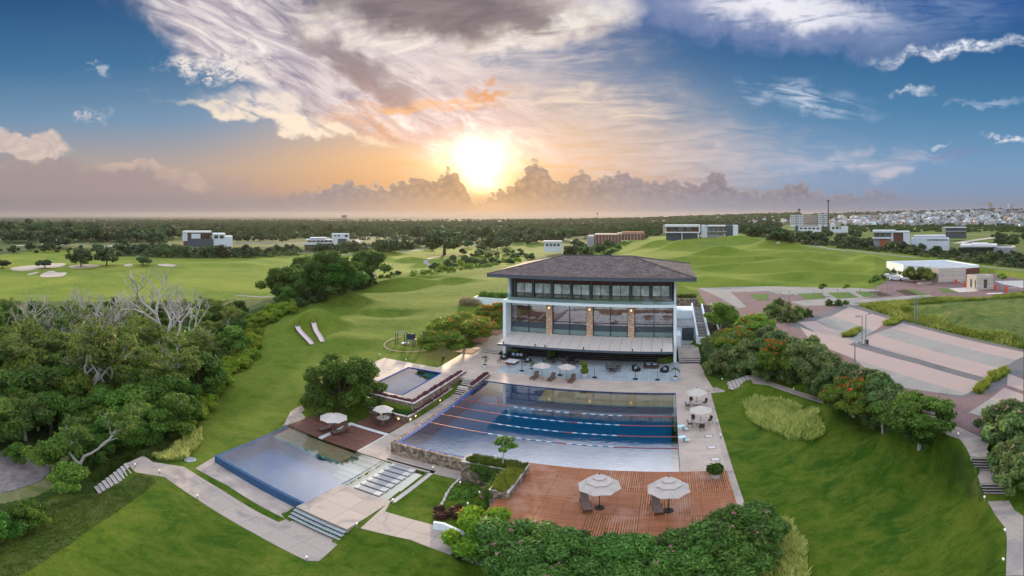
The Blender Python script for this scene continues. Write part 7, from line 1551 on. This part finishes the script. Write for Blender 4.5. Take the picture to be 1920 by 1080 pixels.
# terrace lounge furniture
def tag1(mb, name, m, label, cat, loc, rz=0, group=None):
    o = mb.obj(name, m); tag(o, label, cat, group); o.location = loc; o.rotation_euler = (0, 0, rz); return o
def tub(label, loc, rz, group=None, r=.62):
    t = par(0, 'wicker_chair', label, 'chair', group); mb = MB(); n = 18; vs = []; fs = []
    for i, (rr, zz) in enumerate(((.55, .0), (.95, .12), (1.0, .38), (.9, .40), (.8, .22), (.0, .2))):
        for k in range(n):
            a = 2*math.pi*k/n; lift = .45*max(0, math.cos(a-math.pi/2))**1.5 if i in (2, 3) else (.3*max(0, math.cos(a-math.pi/2))**1.5 if i == 4 else 0)
            vs.append((r*rr*math.cos(a), r*rr*math.sin(a), zz+lift))
    for i in range(5):
        for k in range(n): fs.append((i*n+k, i*n+(k+1) % n, (i+1)*n+(k+1) % n, (i+1)*n+k))
    mb.add(vs, fs); mb.obj('shell', black, t); MB().box(-.25, .25, .05, .18, .28, .62, .85).obj('cushion', cushion, t); return place(t, loc, rz)
tub('round black wicker tub chair at the left end of the lounge', at(944, 673, 0), -.6); tub('black wicker tub chair behind the arching palm', at(990, 679, 0), .6); tub('black basket chair left of the day bed', at(1193, 695, 0), .5, None, .68); tub('black basket chair right of the day bed', at(1246, 697, 0), -.9, None, .68)
t = par(0, 'wicker_sofa', 'long black wicker sofa with three blue cushions', 'sofa'); MB().box(-1.6, 1.6, -.45, .45, .05, .42).obj('seat', black, t); MB().box(-1.6, 1.6, .3, .5, .42, .95).obj('backrest', black, t)
for x in (-1.52, 1.52): MB().box(x-.1, x+.1, -.45, .3, .42, .68).obj('armrest', black, t)
for x in (-.7, .0, .6): MB().box(x-.24, x+.24, .08, .22, .46, .85, .9).obj('cushion', cushion, t)
place(t, at(970, 672, 0), -PN)
t = par(0, 'low_table', 'large low table with a white top in front of the wicker sofa', 'table'); MB().box(-.85, .85, -.95, .95, .36, .42).obj('tabletop', whitem, t); MB().box(-.75, .75, -.85, .85, 0, .36).obj('base', darkwood, t); place(t, at(960, 681, 0), -PN-.1)
for x, y, rz, l in ((935.5, 680, -1.7, 'slatted wooden armchair left of the low white table'), (981.5, 684.5, 1.4, 'slatted wooden armchair right of the low white table'), (954, 689, 2.6, 'slatted wooden armchair in front of the low white table')):
    q = put_chair(at(x, y, 0), rz, l, None)
    if 'group' in q: del q['group']
    for c in [c_ for c_ in bpy.data.objects if c_.parent == q]:
        if c.name.startswith('seat') or c.name.startswith('back'): c.data = c.data.copy(); c.data.materials[0] = MATS['reddish_wood']
t = par(0, 'day_bed', 'black day bed on wooden legs between the two basket chairs', 'day bed'); MB().box(-1.1, 1.1, -.45, .45, .38, .55).obj('mattress', black, t); MB().box(-1.15, 1.15, -.5, .5, .25, .38).obj('frame', darkwood, t); MB().box(-1.1, -.9, -.4, .4, .55, .85).obj('headrest', black, t)
for x in (-1, 1):
    for y in (-.4, .4): MB().box(x-.04, x+.04, y-.04, y+.04, 0, .25).obj('leg', darkwood, t)
for x in (-.4, .55): MB().box(x-.28, x+.28, -.15, .15, .56, .66).obj('cushion', cushion, t)
place(t, at(1221, 690, 0), -PN)
for x, y, l, n in ((1033, 680, 'dark dining table under the awning left of the bar plant', 4), (1070, 684, 'dark dining table under the awning behind the right cream parasol', 4)):
    p = at(x, y, 0); group_at(p, .7, [k*2*math.pi/n+.3 for k in range(n)], l, 'dark chair at the dining tables in the shade of the awning', 'dark chairs under the awning', black)
t = par(0, 'dining_table', 'long dark dining table in the open between bush pot and basket chairs', 'table'); MB().box(-.5, .5, -1.1, 1.1, .70, .75).obj('tabletop', mat('slate_top', (.10, .12, .12), .3), t)
for x in (-.42, .42):
    for y in (-1, 1): MB().box(x-.04, x+.04, y-.04, y+.04, 0, .7).obj('leg', black, t)
pc = at(1150, 694, 0); place(t, pc, -PN)
for k, (dx, dy, a) in enumerate(((-.75, -.6, 1.57), (-.75, .5, 1.57), (.75, -.6, -1.57), (.75, .5, -1.57), (0, -1.4, 3.14), (0, 1.4, 0))):
    q = pc+Vector((dx*CP+dy*SP, -dx*SP+dy*CP, 0)); put_chair(q, -PN+a, 'dark chair at the long dining table in the open', 'chairs of the long dining table')
# starting blocks, hatches, bollard lights
for i, (v_, l) in enumerate(((47.0, 'farther pale blue starting block at the right rim of the lap pool'), (44.3, 'nearer pale blue starting block at the right rim of the lap pool'))):
    t = par(0, 'starting_block', l, 'starting block'); MB().add([(-.6, -.25, .55), (.1, -.25, .66), (.1, .25, .66), (-.6, .25, .55), (-.6, -.25, .5), (.1, -.25, .6), (.1, .25, .6), (-.6, .25, .5)], [(0, 1, 2, 3), (7, 6, 5, 4), (0, 4, 5, 1), (1, 5, 6, 2), (2, 6, 7, 3), (3, 7, 4, 0)]).obj('platform', mat('pale_aqua', (.45, .78, .86), .4), t)
    MB().box(-.15, .05, -.1, .1, 0, .56).obj('post', metal, t); MB().box(.05, .45, -.18, .18, .2, .25).obj('step', mat('pale_aqua', (.45, .78, .86)), t); place(t, W(1.65, v_), -PN)
for x, y, l in ((1329, 818, 'square hatch cover nearest the parasols by the lawn'), (1334.5, 839, 'middle square hatch cover on the pool side paving'), (1341.5, 861.5, 'rust-stained square hatch cover near the timber deck')):
    t = par(0, 'hatch_cover', l, 'hatch cover'); MB().box(-.42, .42, -.3, .3, 0, .015).obj('frame', mat('rusty_edge', (.30, .16, .10), .8, .4, 4), t); MB().box(-.34, .34, -.22, .22, .015, .03).obj('lid', whitem, t); place(t, at(x, y, 0), -PN)
bl = par(0, 'path_light', 'low path light', 'lamp', 'low path lights'); MB().tube([(0, 0, 0), (0, 0, .42)], .05, 8).obj('post', mat('light_post', (.3, .3, .3), .5), bl); MB().lathe([(.065, .40), (.07, .52), (.04, .56)], 10).obj('lantern', litw, bl); bpy.context.view_layer.update(); blT = tree_of(bl)
PLT = [(253, 877, -2.4, 'at the head of the long grey steps'), (299, 889, -2.4, 'on the first bend of the lower path'), (370, 936, -2.4, 'halfway along the lower path'), (949, 0, 0, ''), (575, 1052, -2.4, 'at the pointed corner of the lower path'), (669, 989, -1.5, 'at the top corner of the bluish steps'), (736.5, 944, -1.5, 'at the corner where basin, lawn and garden path meet'), (812, 883, -1.5, 'at the far corner of the small lawn'), (712, 669, 0, 'at the far corner of the raised terrace'), (761.5, 678.5, 0, 'midway along the back edge of the raised terrace'), (1488, 735, 1.1, 'beside the garden walk above the plume grass'), (1797, 821, 3.9, 'at the bend of the upper walk'), (1824, 877, 2.8, 'beside the upper flight of the right-hand steps'), (1846, 940, 1.5, 'beside the lower flight of the right-hand steps'), (1884, 1002, 1.3, 'halfway down the right border path'), (1881, 1057, 1.2, 'lowest on the right border path'), (1351, 822, 0, 'on the lawn edge beside the starting blocks'), (1345, 795, 0, 'on the lawn edge beside the nearer ivory table'), (1325, 733, 0, 'at the top corner of the pool side paving'), (1354, 716, 0, 'below the oleanders by the garden steps'), (863, 911, -1.45, 'in the planted bed below the stone planter'), (899, 930, -1.45, 'among the pink plumes'), (877, 951, -1.45, 'near the brown plants')]
k = 0
for x, y, z, l in PLT:
    if not l: continue
    if k == 0: bl.location = at(x, y, z); bl['label'] = 'low path light '+l
    else: dup(blT, at(x, y, z), 0, 'low path light '+l)
    k += 1
# well cover in the grass, ball
t = par(0, 'well_cover', 'round grey manhole ring in the grass left of the infinity pool', 'manhole'); MB().lathe([(.55, 0), (.6, .12), (.5, .16), (.48, .1)], 20).obj('ring', metal, t); place(t, ground(356, 863))
# slides
pinkp = mat('pink_slide', (.62, .50, .54), .4, .06, 2)
def slide(label, top, bot):
    A, B = ground(*top), ground(*bot); L = (B-A).xy.length; az_ = math.atan2((B-A).y, (B-A).x); t = par(0, 'slide', label, 'slide', 'slides on the grass mound'); n = 12; vs = []; prof = []
    for i in range(n+1):
        f = i/n; q = A.lerp(B, f); zz = hz(q.x, q.y)-B.z+.18+(.5*(1-f)**2)
        prof.append((f*L, zz))
    mb = MB(); pr = ((-.45, .22), (-.38, .22), (-.33, 0), (.33, 0), (.38, .22), (.45, .22), (.36, -.08), (-.36, -.08))
    for x, z in prof:
        for y, dz in pr: vs.append((x-L, y, z+dz))
    m = len(pr); fs = [(i*m+k, i*m+(k+1) % m, (i+1)*m+(k+1) % m, (i+1)*m+k) for i in range(n) for k in range(m)]+[tuple(range(m-1, -1, -1)), tuple(n*m+k for k in range(m))]
    mb.add(vs, fs).obj('chute', pinkp, t)
    for s in (-.5, .5): MB().tube([(-L-.1, s, prof[0][1]-1.0), (-L-.1, s, prof[0][1]+(1.5 if s > 0 else .9))], .07, 6).obj('post', darkwood, t)
    MB().box(-L-.6, -L, -.45, .45, prof[0][1]-.08, prof[0][1]).obj('platform', darkgrey, t); return place(t, B, az_)
slide('left pink slide running down the grass mound', (557, 619), (584, 647)); slide('right pink slide running down the grass mound', (588, 612), (604, 642))
# play set
p = ground(770, 648); t = par(0, 'play_set', 'dark blue climbing frame with monkey bars and a green slide beside the round flamboyant', 'play set'); navy = mat('navy_paint', (.02, .04, .09), .4)
for x, y in ((-2.6, -.5), (-2.6, .6), (-.9, -.6), (-.9, .6), (.6, -.6), (.6, .6), (2.0, -.6), (2.0, .6)): MB().tube([(x, y, -.2), (x, y, 2.3 if x < 1 else 2.7)], .07, 6).obj('post', navy, t)
MB().tube([(-2.6, -.5, 2.2), (-.9, -.6, 2.35)], .05, 5).tube([(-2.6, .6, 2.2), (-.9, .6, 2.35)], .05, 5).tube([(-2.2, -.5, 2.25), (-2.2, .6, 2.25)], .04, 5).tube([(-1.6, -.5, 2.3), (-1.6, .6, 2.3)], .04, 5).obj('monkey_bars', metal, t)
MB().box(.55, 2.05, -.6, .6, 1.2, 1.3).obj('platform', navy, t); MB().add([(-.9, -.6, .5), (.6, -.6, 1.3), (.6, .6, 1.3), (-.9, .6, .5), (-.9, -.6, .4), (.6, -.6, 1.2), (.6, .6, 1.2), (-.9, .6, .4)], [(0, 1, 2, 3), (7, 6, 5, 4), (0, 4, 5, 1), (1, 5, 6, 2), (2, 6, 7, 3), (3, 7, 4, 0)]).obj('ramp', mat('blue_grey_plastic', (.18, .28, .36), .4), t)
MB().box(-.9, .6, .58, .66, 1.0, 2.0).box(-.9, .6, .66, .7, .9, 1.0).obj('side_panel', navy, t); MB().box(1.9, 3.1, -.3, .5, 1.6, 2.3).obj('green_tunnel', mat('green_plastic', (.02, .18, .15), .4), t); MB().box(-1.6, -.3, -.5, .4, .3, .42).obj('white_step', whitem, t); place(t, p, -.1)
# wooden ground frames by the walkway left of the house
for x, y, l in ((874, 658, 'pinkish paved square under the nearest flamboyant'), (893, 636, 'pinkish paved square in the middle of the row by the walkway'), (922, 622, 'pinkish paved square farthest along the walkway')):
    t = par(0, 'paved_square', l, 'planter edge', 'paved squares beside the walkway'); MB().box(-1.8, 1.8, -1.5, 1.5, -.3, .1).obj('paving', mat('salmon_stone', (.48, .27, .2), .8, .2, 1), t); q = ground(x, y); place(t, q, -PN)
# little pool ladder on the left rim light stones, doormats
# ------------------------------------------------------------------ air
hb = MB().box(-13500, 13500, -13500, 13500, -40, 90)
hm = bpy.data.materials.new('haze_air'); hm.use_nodes = True; ht = NT(hm.node_tree); ht.n.clear()
ho = ht.new('ShaderNodeOutputMaterial'); hv = ht.new('ShaderNodeVolumePrincipled'); hv.inputs['Color'].default_value = (.50, .47, .47, 1); hv.inputs['Density'].default_value = .00009; hv.inputs['Anisotropy'].default_value = .35
ht.l.new(hv.outputs[0], ho.inputs['Volume'])
o = hb.obj('haze', hm); o['kind'] = 'stuff'
print("objects", len(bpy.data.objects))
